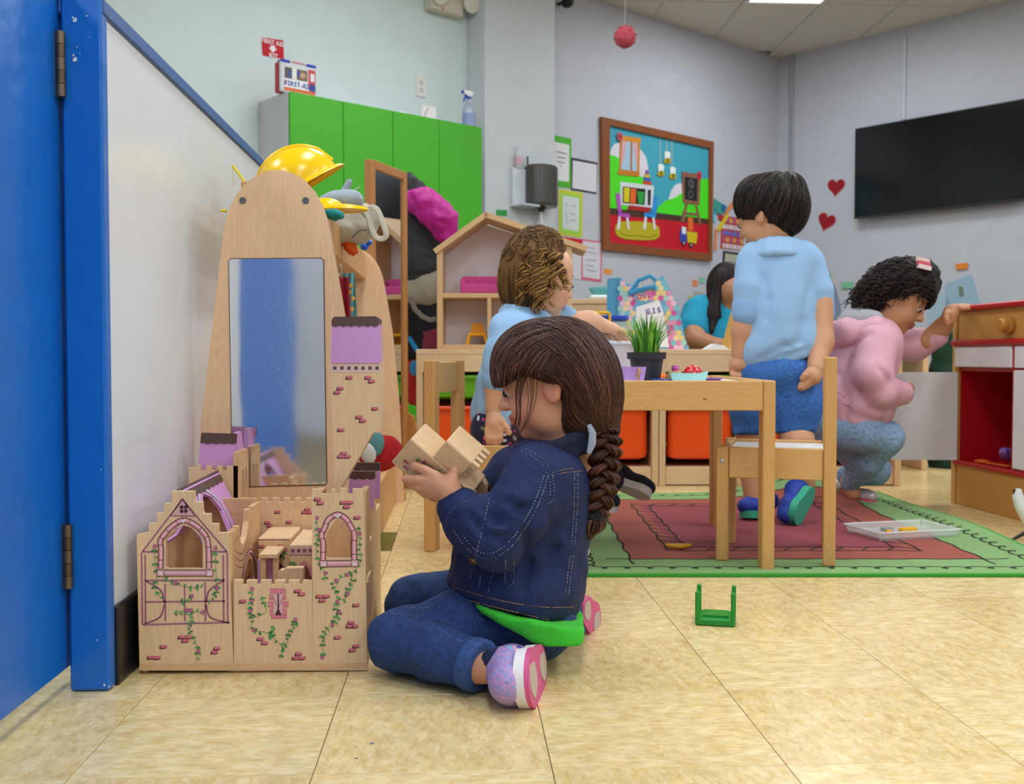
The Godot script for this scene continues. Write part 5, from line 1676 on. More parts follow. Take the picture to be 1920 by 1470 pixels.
	t = thing("orange_scarf", "orange crinkled scarf hanging over the tray's side", "scarf", P(655, 450, 3.02))
	var os := []
	for q in [[646, 431], [648, 441], [650, 452], [655, 462], [661, 469], [665, 474]]: os.append(P(q[0], q[1], 2.98) - t.position)
	part("cloth", soft(mb(), [cap(os[0], os[1], 0.005, 0.007), cap(os[1], os[2], 0.007, 0.008), cap(os[2], os[3], 0.008, 0.012), cap(os[3], os[4], 0.012, 0.01), cap(os[4], os[5], 0.01, 0.005)], 0.005, false, noise(60.0, 3, 2), 0.005), cloth("ea5a10", 80.0, 0.2), t)
	t = thing("toy_horn", "blue and white toy horn lying on the tray's edge", "toy", P(682, 460, 3.16))
	part("tube", mb().tube([P(664, 454, 3.1) - t.position, P(686, 455, 3.1) - t.position], [0.006, 0.009], 12), plain("9db8e0", 0.3), t)
	part("bulb", mb().ball(P(683, 462, 3.1) - t.position, Vector3.ONE * 0.0125, 10, 14), plain("1c5fd0", 0.25), t)
	part("tip", mb().tube([P(686, 455, 3.1) - t.position, P(693, 454, 3.1) - t.position, P(697, 456, 3.1) - t.position], [0.011, 0.012, 0.006], 12), plain("2a63cc", 0.3), t)
	t = thing("yellow_wand", "thin yellow toy wand behind the rounded panel by the partition", "toy", P(446, 325, 2.36))
	part("shaft", mb().tube([P(436, 310, 2.36) - t.position, P(455, 336, 2.36) - t.position, P(462, 346, 2.36) - t.position], 0.0032, 8), plain("ecd21a", 0.35), t)
	part("thread", mb().tube([P(437, 312, 2.36) - t.position, P(438, 350, 2.36) - t.position], 0.0008, 6), plain("d8d080", 0.6), t)
	part("tip", mb().tube([P(413, 394, 2.36) - t.position, P(424, 396, 2.36) - t.position], [0.002, 0.0045], 8), plain("ecd21a", 0.35), t)
	# clothes that hang under the tray
	t = thing("floral_apron", "turquoise flowered cloth hanging below the tray", "cloth", P(655, 560, 3.0))
	var rows := []
	for i in 9:
		var row := []
		for j in 9: row.append(P(642 + j * 2.9 + i * 0.6, 512 + i * 11.5, 2.95 + 0.012 * sin(j * 1.9 + i * 0.3)) - t.position)
		rows.append(row)
	part("cloth", mb().sheet(rows), cloth("86c7c6", 80.0, 0.15), t)
	for q in [[650, 528], [658, 536], [655, 548], [662, 560], [652, 566], [660, 580]]:
		part("flower_print", mb().ball(P(q[0], q[1], 2.925) - t.position, Vector3(0.006, 0.006, 0.002), 5, 9), plain("e0a03a" if q[1] % 3 else "c8503a", 0.8), t)
	t = thing("red_costume", "dark red cloth hanging beside the turquoise one", "cloth", P(644, 570, 2.9))
	rows = []
	for i in 7:
		var row := []
		for j in 7: row.append(P(630 + j * 4.0 + i * 0.8, 520 + i * 16, 2.86 + 0.012 * sin(j * 2.1)) - t.position)
		rows.append(row)
	part("cloth", mb().sheet(rows), cloth("a3132a", 80.0, 0.15), t)
	t = thing("metal_ring", "small metal ring hanging under the tray", "ring", P(638, 506, 2.8))
	var rg := []
	for i in 17: rg.append(P(637, 506, 2.75) - t.position + Vector3(cos(TAU * i / 16.0) * 0.005, sin(TAU * i / 16.0) * 0.014, 0))
	part("ring", mb().tube(rg, 0.0012, 6, false), plain("c9c9cc", 0.25, 0.9), t)
	# red cap in the low box
	t = thing("red_beret", "red cloth hat with a teal brim in the stand's low box", "hat", P(722, 846, 2.88))
	part("crown", soft(mb(), [egg(Vector3(0.0, 0.0, 0), Vector3(0.05, 0.046, 0.045)), egg(Vector3(-0.02, -0.02, 0.0), Vector3(0.05, 0.035, 0.04))], 0.008, false, noise(22.0, 4, 2), 0.006), cloth("b90c14", 80.0, 0.2), t)
	part("brim", soft(mb(), [egg(P(706, 833, 2.82) - t.position, Vector3(0.021, 0.034, 0.012), Basis(Vector3(0, 0, 1), -0.15))], 0.005), cloth("5f9a9c", 80.0, 0.25), t, "teal brim")
	part("lining", soft(mb(), [egg(P(690, 850, 2.80) - t.position, Vector3(0.022, 0.03, 0.01), Basis(Vector3(0, 0, 1), 0.35))], 0.005), cloth("d5d2d0", 80.0, 0.2), t)

func behind_mirror() -> void:
	# coats and bags on a slim coat tree between the mirror and the dollhouse
	var o := W(-0.43, 4.88)
	var t := thing("coat_tree", "slim dark coat tree hidden under coats behind the standing mirror", "coat stand", o)
	part("pole", mb().lathe([Vector2(0, 0), Vector2(0.018, 0), Vector2(0.018, 1.28), Vector2(0, 1.28)], 12), plain("2a2420", 0.5), t)
	part("base", mb().lathe([Vector2(0, 0), Vector2(0.11, 0), Vector2(0.11, 0.015), Vector2(0.02, 0.03), Vector2(0, 0.03)], 20), plain("2a2420", 0.5), t)
	for k in 4: part("hook", mb().tube([Vector3(0, 1.2, 0), Vector3(cos(k * PI / 2) * 0.06, 1.18, sin(k * PI / 2) * 0.06), Vector3(cos(k * PI / 2) * 0.09, 1.23, sin(k * PI / 2) * 0.09)], 0.006, 8), plain("2a2420", 0.5), t)
	var z := 4.70
	var cp := func(pts: Array, zz: float, kk := 0.05) -> Array:
		var o2 := []
		for i in pts.size() - 1: o2.append(cap(P(pts[i][0], pts[i][1], zz), P(pts[i + 1][0], pts[i + 1][1], zz), pts[i][2], pts[i + 1][2], kk))
		return o2
	single("fur_coat", soft(mb(), cp.call([[762, 352, 0.05], [782, 400, 0.075], [790, 450, 0.085], [788, 490, 0.08], [785, 516, 0.05]], 4.80) + cp.call([[795, 430, 0.06], [825, 455, 0.05], [834, 470, 0.03]], 4.80) + cp.call([[765, 345, 0.045], [785, 356, 0.035]], 4.78), 0.014, false, noise(28.0, 9, 3), 0.016), cloth("46464b", 30.0, 0.5), "dark grey fluffy coat hanging behind the standing mirror", "coat")
	single("magenta_jacket", soft(mb(), cp.call([[765, 374, 0.04], [795, 380, 0.055], [820, 400, 0.055], [834, 430, 0.045]], 4.68) + cp.call([[800, 390, 0.05], [830, 410, 0.05], [836, 440, 0.03]], 4.66), 0.012, false, noise(16.0, 10, 2), 0.014), cloth("c0068c", 60.0, 0.15, 0.6), "bright magenta puffer jacket over the grey coat", "jacket")
	single("black_hood", soft(mb(), cp.call([[836, 405, 0.018], [846, 410, 0.022], [844, 420, 0.018]], 4.70, 0.02), 0.008), cloth("17171c", 60.0, 0.2), "small black hood beside the magenta jacket", "hood")
	single("canvas_tote", soft(mb(), [egg(P(798, 545, 4.80), Vector3(0.11, 0.075, 0.05))] + cp.call([[765, 555, 0.03], [800, 545, 0.05], [828, 520, 0.04]], 4.78), 0.014, false, noise(12.0, 12, 2), 0.01), cloth("b3a791", 50.0, 0.3), "beige canvas tote hanging below the fluffy coat", "bag")
	single("black_backpack", soft(mb(), [rbox(P(790, 610, 4.84), Vector3(0.05, 0.13, 0.05), 0.03)], 0.014, false, noise(12.0, 13, 2), 0.01), cloth("14141b", 60.0, 0.3), "black backpack hanging under the beige tote", "backpack")
	var ts := []
	for q in [[768, 556], [778, 580], [792, 594], [806, 600], [818, 598]]: ts.append(P(q[0], q[1], 4.68))
	single("tote_strap", mb().tube(ts, 0.012, 8, true, 0.25, Vector3(0, 0.3, 1)), cloth("8c7f70", 50.0, 0.3), "grey strap across the black backpack", "strap")
	single("red_backpack", soft(mb(), [rbox(P(780, 712, 4.84), Vector3(0.012, 0.09, 0.03), 0.03)], 0.012, false, noise(12.0, 14, 2), 0.008), cloth("c41f1f", 60.0, 0.25), "red and blue backpack between the mirror and the storage unit", "backpack")
	single("backpack_patch", mb().ball(P(776, 690, 4.70), Vector3(0.02, 0.035, 0.004), 8, 14), cloth("2f8fc0", 60.0, 0.25), "blue round patch on the red backpack", "patch")
	# small blue drawers and cloth beyond, seen between backpack and dollhouse
	var dz := W(-0.36, 5.15)
	t = thing("drawer_tower", "small tower of blue and green plastic drawers behind the backpack", "drawers", dz, deg_to_rad(-2.9))
	part("case", mb().box(Vector3(0.03, 0.42, -0.06), Vector3(0.22, 0.84, 0.2), 0.004), plain("20222a", 0.5), t)
	for k in 3:
		var d := part("drawer", mb().box(Vector3(0.03, 0.635 + k * 0.062, 0.05), Vector3(0.2, 0.052, 0.03), 0.006), plain("1456c4", 0.35), t)
		part("pull", mb().box(Vector3(0.055, 0.63 + k * 0.062, 0.068), Vector3(0.05, 0.034, 0.008), 0.003), plain("4fb52a", 0.4), d)
	single("blue_strap", mb().bar(P(766, 632, 4.68), P(784, 660, 4.68), 0.02, 0.006, Vector3(0, 0, 1)), cloth("1f8fd0", 60.0, 0.2), "bright blue strap beside the black backpack", "strap")
	single("flower_cloth", soft(mb(), [rbox(P(809, 645, 4.80), Vector3(0.03, 0.05, 0.02), 0.02)], 0.012, false, noise(16.0, 15, 2), 0.01), cloth("a83a52", 40.0, 0.5), "crumpled red flowered cloth behind the dollhouse's corner", "cloth")

func held_block() -> void:
	# the tower piece in the girl's hands: two stepped blocks and a forked arch leg
	var z := 1.765
	var t := thing("held_castle_block", "carved wooden castle block held in the girl's hands", "toy block", P(733, 867, z))
	t.basis = (CB * Basis(Vector3(0.70, -0.61, -0.013), Vector3(0.518, 0.583, 0.507), Vector3(-0.35, -0.42, 0.84))).orthonormalized()
	var ply := wood("e6c298", true, 2.0, 0.5)
	part("body", mb().box(Vector3(0.068, 0.033, -0.03), Vector3(0.136, 0.066, 0.06), 0.002), ply, t)
	part("tower", mb().box(Vector3(0.075, 0.088, -0.03), Vector3(0.056, 0.046, 0.058), 0.002), ply, t)
	for k in 4: part("merlon", mb().box(Vector3(0.109, 0.105, -0.008 - k * 0.0148), Vector3(0.014, 0.012, 0.009), 0.001), ply, t)
	for k in 2:
		var zz := -0.002 - k * 0.044
		part("arch_leg", mb().prism(PackedVector2Array([Vector2(0.134, 0.0), Vector2(0.20, 0.0), Vector2(0.205, 0.016), Vector2(0.19, 0.036), Vector2(0.166, 0.044), Vector2(0.148, 0.058), Vector2(0.134, 0.064)]), zz - 0.012, zz), ply, t)
	var q := mb()
	q.t = Transform3D(Basis.IDENTITY, Vector3(0, 0, 0.0002))
	for p in [[0.042, 0.048], [0.016, 0.022], [0.022, 0.012]]: brick(q, Vector2(p[0], p[1]), 0.9)
	vine(q, [Vector2(0.028, 0.046), Vector2(0.042, 0.042), Vector2(0.056, 0.048), Vector2(0.07, 0.054), Vector2(0.086, 0.048)], [0.2, 0.55], 21)
	q.k("eab9c6").rect(0.084, 0.036, 0.104, 0.05, 0.0006)
	q.k(DARK)
	for k in 3: q.line([Vector2(0.084 + k * 0.01, 0.034), Vector2(0.084 + k * 0.01, 0.052)], 0.0012, 0.0009)
	q.line([Vector2(0.081, 0.043), Vector2(0.107, 0.043)], 0.0012, 0.0009)
	part("painted_trim", q, vcol(0.55), t)
	var q2 := mb()
	q2.t = Transform3D(Basis.IDENTITY, Vector3(0, 0, -0.0018))
	var cv := spline([Vector2(0.138, 0.05), Vector2(0.158, 0.04), Vector2(0.178, 0.028), Vector2(0.192, 0.008)], 6)
	q2.k(DARK).line(cv, 0.009, 0.0005)
	q2.k("e6aeb6").line(cv, 0.0064, 0.0008)
	part("painted_trim", q2, vcol(0.55), t)

func back_shelf_things() -> void:
	# on and behind the second storage unit
	var ty := 0.5592
	# patterned shopping bag
	var t := thing("patterned_bag", "large shopping bag with a pastel dotted pattern on the storage unit", "bag", spot(1205, 655, 4.56, ty), deg_to_rad(-8))
	var body := mb().prism(PackedVector2Array([Vector2(-0.12, 0.0), Vector2(0.195, 0.0), Vector2(0.15, 0.2), Vector2(0.085, 0.325), Vector2(0.03, 0.275), Vector2(-0.06, 0.285), Vector2(-0.1, 0.315)]), -0.05, 0.0)
	part("front", body, cloth("6fb8d6", 30.0, 0.1, 0.5), t)
	part("side", mb().prism(PackedVector2Array([Vector2(-0.16, 0.02), Vector2(-0.12, 0.0), Vector2(-0.1, 0.315), Vector2(-0.155, 0.31)]), -0.10, -0.012), cloth("58aacb", 30.0, 0.1, 0.5), t)
	var r := RandomNumberGenerator.new()
	r.seed = 8
	var fr := PackedVector2Array([Vector2(-0.115, 0.005), Vector2(0.185, 0.005), Vector2(0.142, 0.2), Vector2(0.082, 0.312), Vector2(0.03, 0.268), Vector2(-0.06, 0.278), Vector2(-0.097, 0.305)])
	for i in 15:
		for j in 15:
			var p := Vector2(-0.12 + i * 0.022 + (j % 2) * 0.011, 0.008 + j * 0.0215)
			if not Geometry2D.is_point_in_polygon(p, fr): continue
			if p.x > -0.035 and p.x < 0.09 + (0.2 - p.y) * 0.1 and p.y < 0.215: continue
			var hx: String = ["e58fb5", "f0c2d2", "e9cf84", "7fc3d0", "a9d5c6", "d0589c", "f2d9a0"][r.randi() % 7]
			part("dot", mb(hx).dot(p, 0.0125, 0.0125, 0.0008 + 0.0001 * (i % 4)), vcol(0.5), t)
	part("white_label", mb("f1eef0").prism(PackedVector2Array([Vector2(-0.03, 0.01), Vector2(0.115, 0.01), Vector2(0.09, 0.16), Vector2(0.07, 0.215), Vector2(-0.03, 0.185)]), 0.0014, 0.0014), vcol(0.5), t)
	letters(t, "G I S", Vector3(0.045, 0.168, 0.0035), 0.024, "5a4fa0", 0.16)
	letters(t, "LOVE", Vector3(-0.005, 0.232, 0.0035), 0.026, "d8488f", 0.2)
	for k in 2:
		var hs := []
		for q in [[-0.06, 0.24], [-0.02, 0.30 - k * 0.04], [0.03, 0.32 - k * 0.05], [0.055, 0.30 - k * 0.03]]: hs.append(Vector3(q[0], q[1], 0.004 + k * 0.006))
		part("handle", mb().tube(hs, 0.009, 8, true, 0.25, Vector3(0, 0, 1)), cloth("2a93c4", 30.0, 0.1, 0.5), t, "blue ribbon handle")
	# tool box with a yellow handle
	t = thing("toy_case", "clear toy case with a blue lid and yellow handle on the storage unit", "case", spot(1127, 655, 4.40, ty), deg_to_rad(-2.9))
	part("box", mb().box(Vector3(0, 0.06, -0.06), Vector3(0.22, 0.12, 0.14), 0.008), see_through("c4cdd8", 0.6, 0.2), t)
	part("lid", mb().box(Vector3(0, 0.131, -0.06), Vector3(0.23, 0.022, 0.15), 0.006), plain("0f39b0", 0.35), t)
	part("handle", mb().tube([Vector3(-0.05, 0.10, 0.02), Vector3(-0.05, 0.148, 0.024), Vector3(-0.044, 0.153, 0.024), Vector3(0.028, 0.153, 0.024), Vector3(0.034, 0.148, 0.024), Vector3(0.034, 0.10, 0.02)], 0.006, 8), plain("eab712", 0.35), t)
	for k in 6: single("toy_bead", mb().box(Vector3.ZERO, Vector3(0.02, 0.014, 0.02), 0.004), plain(["e0457b", "f0b31a", "38a0d8", "57b94a", "e8742a", "9b5fc0"][k], 0.4), ["pink", "yellow", "blue", "green", "orange", "violet"][k] + " plastic piece inside the blue-lidded case", "toy piece", "", t.position + t.basis * Vector3(-0.08 + k * 0.031, 0.03 + 0.012 * (k % 2), -0.035))
	# a taller shelf further back with a turquoise scale on it
	var o := W(0.52, 5.35)
	t = thing("rear_shelf", "pine shelf with a green bin under the pinned papers", "shelf", o, deg_to_rad(-2.9))
	var w := wood("dfbd93", true, 2.0)
	part("top_board", mb().box(Vector3(0, 0.80, 0), Vector3(0.56, 0.024, 0.36), 0.002), w, t)
	part("top_rail", mb().box(Vector3(0, 0.755, 0.165), Vector3(0.5, 0.062, 0.02), 0.002), w, t)
	for x in [-0.27, 0.0, 0.27]: part("upright", mb().box(Vector3(x, 0.394, 0), Vector3(0.026, 0.788, 0.34), 0.002), w, t)
	part("lower_board", mb().box(Vector3(0, 0.2, 0), Vector3(0.51, 0.02, 0.34)), w, t)
	for k in [-1, 1]:
		single("storage_bin", bin_mesh(0.235, 0.1, 0.3), plain("4fa81e", 0.4), "green bin on the rear shelf, " + ("near the dollhouse" if k < 0 else "near the patterned bag"), "bin", "green bins on the rear shelf", t.position + t.basis * Vector3(k * 0.135, 0.60, 0.0)).rotation.y = t.rotation.y
		part("runner", mb().box(Vector3(k * 0.135, 0.595, 0), Vector3(0.24, 0.008, 0.3)), w, t)
	t = thing("kitchen_scale", "turquoise and white toy scale on the rear shelf", "toy scale", o + t.basis * Vector3(-0.055, 0.8125, 0.08), deg_to_rad(-2.9))
	part("base", mb().box(Vector3(0, 0.012, 0), Vector3(0.15, 0.022, 0.12), 0.008), plain("e3e6e4", 0.4), t)
	part("bowl", mb().lathe([Vector2(0, 0.022), Vector2(0.06, 0.022), Vector2(0.078, 0.05), Vector2(0.078, 0.062), Vector2(0, 0.064)], 24, 1.0, 0.7), plain("5fb4ba", 0.4), t)
	part("display", mb().box(Vector3(0.045, 0.052, 0.053), Vector3(0.03, 0.016, 0.01)), plain("1d2a30", 0.3), t)
	# papers in front of the teacher, a wooden easel board beside the boy
	single("paper_stack", mb().prism(PackedVector2Array([Vector2(-0.05, 0), Vector2(0.05, 0), Vector2(0.03, 0.016), Vector2(-0.01, 0.024)]), -0.08, 0.0), plain("d9dde0", 0.6), "white papers on the storage unit in front of the teacher", "paper", "", spot(1345, 657, 4.42, ty))
	t = thing("easel_board", "slim yellow pine board standing beside the boy's arm", "board", spot(1376, 655, 4.44, ty))
	part("board", mb().prism(PackedVector2Array([Vector2(-0.028, 0.0), Vector2(0.02, 0.0), Vector2(0.05, 0.17), Vector2(0.02, 0.17)]), -0.12, 0.0), wood("e0ab55", false, 2.0), t)
	# dark green cloth and a small shelf beyond the kneeling girl
	t = thing("side_shelf", "small pine shelf with a lime bin beyond the kneeling girl", "shelf", W(1.80, 5.0), deg_to_rad(-2.9))
	part("top_board", mb().box(Vector3(0, 0.575, 0), Vector3(0.26, 0.05, 0.3), 0.003), w, t)
	for x in [-0.12, 0.12]: part("upright", mb().box(Vector3(x, 0.275, 0), Vector3(0.026, 0.55, 0.3), 0.002), w, t)
	part("shelf", mb().box(Vector3(0, 0.30, 0), Vector3(0.215, 0.016, 0.28)), w, t)
	single("storage_bin", bin_mesh(0.2, 0.09, 0.26), plain("6fc01e", 0.4), "lime bin on the small shelf beyond the kneeling girl", "bin", "", t.position + Vector3(0, 0.309, 0))
	single("green_cape", soft(mb(), [cap(W(2.06, 5.0, 0.62), W(2.08, 5.0, 0.3), 0.05, 0.09, 0.05), cap(W(2.08, 5.0, 0.3), W(2.1, 5.0, 0.05), 0.09, 0.11, 0.05)], 0.016, false, noise(10.0, 6, 2), 0.02), cloth("0f3f2a", 40.0, 0.3), "dark green cloth hanging between the shelf and the toy kitchen", "cloth")

func letters(parent: Node3D, s: String, at: Vector3, high: float, hex: String, tilt := 0.0) -> void:
	var tm := TextMesh.new()
	var f := SystemFont.new()
	f.font_names = PackedStringArray(["Droid Sans"])
	f.font_weight = 700
	tm.font = f
	tm.text = s
	tm.font_size = 48
	tm.pixel_size = high / 48.0 * 1.3
	tm.depth = 0.0008
	tm.curve_step = 2.0
	var o := part("lettering", tm, plain(hex, 0.5), parent)
	o.position = at
	o.rotation.z = tilt

func build_toys() -> void:
	table_things()
	floor_things()
	stand_things()
	behind_mirror()
	held_block()
	back_shelf_things()

# ---------- on the walls ----------
class Face:
	var o: Vector3
	var ux: Vector3
	var n: Vector3
var fb: Face    # wall behind the lockers and the board
var ft: Face    # television wall
var fc: Face    # front of the column
func face(o: Vector3, ux: Vector3) -> Face:
	var f := Face.new()
	f.o = o; f.ux = ux; f.n = ux.cross(Vector3.UP)
	return f
func fp(f: Face, px: float, py: float, lift := 0.0) -> Vector2:
	var p := onwall(px, py, f.o + f.n * lift, f.n) - f.o
	return Vector2(p.dot(f.ux), p.y)
func fpoly(f: Face, pts: Array, base := Vector2.ZERO) -> PackedVector2Array:
	var out := PackedVector2Array()
	for q in pts: out.append(fp(f, q[0], q[1]) - base)
	return out
func wthing(f: Face, called: String, label: String, cat: String, px: float, py: float, lift := 0.0, group := "") -> Node3D:
	var b := fp(f, px, py)
	var t := thing(called, label, cat, f.o + f.ux * b.x + Vector3.UP * b.y + f.n * lift, atan2(-f.ux.z, f.ux.x), group)
	t.set_meta("b2", b)
	return t
func wpoly(f: Face, t: Node3D, pts: Array) -> PackedVector2Array:
	return fpoly(f, pts, t.get_meta("b2"))
func wat(f: Face, t: Node3D, px: float, py: float) -> Vector2:
	return fp(f, px, py) - t.get_meta("b2")
func cut(f: Face, t: Node3D, called: String, hex: String, pts: Array, h: float, th := 0.002) -> MeshInstance3D:
	return part(called, mb(hex).prism(wpoly(f, t, pts), h - th, h), vcol(0.7), t)
func sheet_on(f: Face, called: String, label: String, hex: String, pts: Array, cat := "paper") -> Node3D:
	var t := wthing(f, called, label, cat, pts[0][0], pts[0][1], 0.001)
	cut(f, t, "sheet", hex, pts, 0.002, 0.002)
	return t
func scribble(f: Face, t: Node3D, rows: Array, hex := "8a8a90", w := 0.004) -> void:
	var m := mb(hex)
	for r in rows: m.line([wat(f, t, r[0], r[1]), wat(f, t, r[2], r[3])], w, 0.0042)
	part("writing", m, vcol(0.8), t)

func bulletin_board() -> void:
	var f := fb
	var t := wthing(f, "bulletin_board", "wood-framed bulletin board with a cut-paper classroom scene", "board", 1125, 468, 0.002)
	var inn := [[1138, 236], [1326, 278], [1325, 476], [1138, 455]]
	cut(f, t, "backing", "3fa3b8", [[1128, 226], [1330, 270], [1329, 486], [1127, 464]], 0.010, 0.010)
	var fr := wood("8d4f22", true, 2.0, 0.4)
	var a := wpoly(f, t, [[1123, 220], [1333, 267], [1330, 490], [1126, 469]])
	var i2 := wpoly(f, t, [[1138, 236], [1326, 279], [1324, 476], [1138, 455]])
	for k in 4:
		part("frame_side", mb().prism(PackedVector2Array([a[k], a[(k + 1) % 4], i2[(k + 1) % 4], i2[k]]), 0.0, 0.03), fr, t)
	var L := func(called: String, hex: String, pts: Array, h: float) -> MeshInstance3D: return cut(f, t, called, hex, pts, h)
	L.call("floor_paper", "c8081e", [[1138, 401], [1325, 421], [1324, 476], [1138, 455]], 0.0125)
	L.call("skirting", "4a2c1e", [[1138, 390], [1325, 411], [1325, 421], [1138, 402]], 0.0135)
	L.call("cloud", "dfd8e0", [[1140, 292], [1143, 280], [1150, 270], [1162, 268], [1200, 282], [1209, 296], [1213, 315], [1211, 330], [1200, 333], [1140, 300]], 0.0125)
	L.call("cloud", "dfd8e0", [[1251, 374], [1256, 358], [1264, 347], [1274, 343], [1278, 350], [1276, 372]], 0.0125)
	L.call("hill", "4cdf1a", [[1138, 290], [1150, 293], [1162, 300], [1185, 322], [1207, 338], [1215, 350], [1212, 398], [1138, 390]], 0.0145)
	L.call("hill", "4cdf1a", [[1228, 399], [1232, 388], [1245, 377], [1265, 370], [1276, 362], [1300, 345], [1310, 337], [1325, 335], [1325, 411]], 0.0145)
	# window cutout
	L.call("window_frame", "cf8420", [[1160, 257], [1197, 263], [1195, 331], [1157, 327]], 0.017)
	L.call("window_pane", "a9c6dc", [[1164, 264], [1192, 269], [1190, 322], [1161, 318]], 0.018)
	L.call("curtain", "d9a6b0", [[1163, 264], [1171, 266], [1167, 295], [1160, 318]], 0.019)
	L.call("curtain", "d9a6b0", [[1192, 269], [1183, 267], [1188, 300], [1191, 321]], 0.019)
	L.call("window_bar", "b0601a", [[1179, 266], [1182, 267], [1181, 321], [1178, 320]], 0.0195)
	L.call("window_sill", "c77a18", [[1155, 320], [1196, 324], [1194, 332], [1155, 328]], 0.020)
	L.call("window_top", "d98f22", [[1164, 255], [1198, 260], [1197, 270], [1163, 264]], 0.020)
	# bee mobile: three bees on threads
	for b in [[1248, 298, 260], [1236, 322, 262], [1258, 327, 264]]:
		L.call("thread", "c9c0b0", [[b[0] - 1, b[2] - 1], [b[0], b[2] - 1], [b[0], b[1] - 8], [b[0] - 1, b[1] - 8]], 0.0125)
		L.call("bee_wing", "eef0ee", [[b[0] - 5, b[1] - 13], [b[0] + 1, b[1] - 14], [b[0] + 6, b[1] - 11], [b[0] + 5, b[1] + 1], [b[0] - 4, b[1] + 1]], 0.016)
		L.call("bee_body", "b0a012", [[b[0] - 6, b[1] + 1], [b[0] + 2, b[1] - 2], [b[0] + 7, b[1] + 2], [b[0] + 5, b[1] + 9], [b[0] - 2, b[1] + 10], [b[0] - 7, b[1] + 6]], 0.0175)
		L.call("bee_stripe", "2a2412", [[b[0] - 1, b[1] - 1], [b[0] + 1, b[1] - 1], [b[0] + 2, b[1] + 9], [b[0], b[1] + 9]], 0.0182)
	# toy shelf, stacking rings
	L.call("shelf", "d6d8de", [[1160, 341], [1223, 349], [1220, 392], [1160, 384]], 0.017)
	L.call("shelf_opening", "191a1c", [[1164, 350], [1207, 355], [1205, 385], [1164, 381]], 0.018)
	L.call("shelf_opening", "191a1c", [[1211, 356], [1217, 357], [1216, 386], [1211, 385]], 0.018)
	L.call("jar", "d9c80e", [[1166, 352], [1177, 353], [1176, 380], [1166, 379]], 0.019)
	L.call("jar", "e8661a", [[1179, 354], [1189, 355], [1188, 383], [1178, 381]], 0.019)
	L.call("jar", "2e9a3a", [[1191, 359], [1205, 361], [1202, 384], [1194, 383]], 0.019)
	L.call("bench", "a81c1c", [[1176, 385], [1217, 390], [1213, 399], [1172, 393]], 0.0195)
	for k in [[1202, 340, 1218, 346, "d0402a"], [1204, 333, 1216, 340, "3560b0"], [1205, 327, 1215, 333, "d9b81e"], [1207, 319, 1213, 326, "9a4fb0"]]:
		L.call("ring", k[4], [[k[0], k[1]], [k[2], k[1] + 1.5], [k[2], k[3] + 1], [k[0], k[3]]], 0.0185)
	# little chairs on a yellow mat
	var mat := []
	for k in 20:
		var an := TAU * k / 20.0
		mat.append([1192 + 42 * signf(cos(an)) * pow(absf(cos(an)), 0.6), 433 + 17.5 * signf(sin(an)) * pow(absf(sin(an)), 0.7) + 3 * cos(an)])
	L.call("mat", "bcae0e", mat, 0.0165)
	var ml := mb("6a6208")
	ml.line([wat(f, t, 1160, 438), wat(f, t, 1175, 443), wat(f, t, 1195, 442), wat(f, t, 1215, 446), wat(f, t, 1228, 440)], 0.006, 0.0168)
	part("mat_line", ml, vcol(0.7), t)
	for c in [["b84fc0", 1151, -1], ["2a8fd8", 1223, 1]]:
		var x: float = c[1]
		var s: int = c[2]
		L.call("chair_back", c[0], [[x, 363], [x + 7, 362 + (1 if s < 0 else 6)], [x + (11 if s < 0 else 3), 398], [x + (4 if s < 0 else -6), 398]] if s < 0 else [[x, 368], [x + 6, 369], [x + 2, 402], [x - 6, 400]], 0.020)
		var x0: float = x + 4 if s < 0 else x - 19
		L.call("chair_seat", c[0], [[x0, 399], [x0 + 22, 402], [x0 + 22, 409], [x0, 406]], 0.0205)
		for k in [1, 15]:
			L.call("chair_leg", "e6e2e6", [[x0 + k, 406], [x0 + k + 4, 407], [x0 + k + (2 if k == 1 else 7), 431], [x0 + k - (3 if k == 1 else -3), 430]], 0.020)
	# chalkboard easel
	L.call("easel_leg", "8a5a44", [[1282, 382], [1286, 383], [1280, 418], [1273, 416]], 0.018)
	L.call("easel_leg", "8a5a44", [[1300, 385], [1304, 386], [1312, 421], [1307, 422]], 0.018)
	L.call("easel_shelf", "8a5a44", [[1276, 397], [1306, 401], [1306, 405], [1275, 402]], 0.019)
	L.call("easel_frame", "8c5c46", [[1275, 322], [1310, 328], [1308, 385], [1277, 381]], 0.0195)
	L.call("chalkboard", "16181a", [[1280, 332], [1304, 336], [1303, 378], [1280, 374]], 0.0205)
	var ch := mb("8f9496")
	for e in [[1292, 345, 0.034], [1292, 345, 0.02], [1291, 365, 0.028]]:
		var p := wat(f, t, e[0], e[1])
		var ring := []
		for k in 15: ring.append(p + Vector2(cos(TAU * k / 14.0), sin(TAU * k / 14.0)) * e[2])
		ch.line(ring, 0.0035, 0.0212)
	part("chalk_drawing", ch, vcol(0.9), t)
	for e in [[1158, 257, "c05058"], [1307, 330, "c0303a"]]:
		var p := wat(f, t, e[0], e[1])
		part("rosette", mb(e[2]).at(Transform3D(Basis.IDENTITY, Vector3(0, 0, 0.022))).dot(p, 0.032, 0.036, 0.0, 14).k("5a1a20").dot(p, 0.01, 0.012, 0.001, 10), vcol(0.7), t)
	# dump truck with an orange toy
	L.call("truck_load", "e46a1e", [[1286, 408], [1296, 409], [1296, 434], [1287, 433]], 0.018)
	L.call("truck_bed", "d9bf14", [[1284, 434], [1304, 437], [1302, 457], [1286, 455]], 0.019)
	L.call("truck_cab", "2b48b0", [[1272, 430], [1283, 431], [1284, 456], [1271, 453]], 0.0188)
	L.call("truck_window", "e4e6ea", [[1275, 425], [1283, 427], [1282, 440], [1275, 438]], 0.0196)
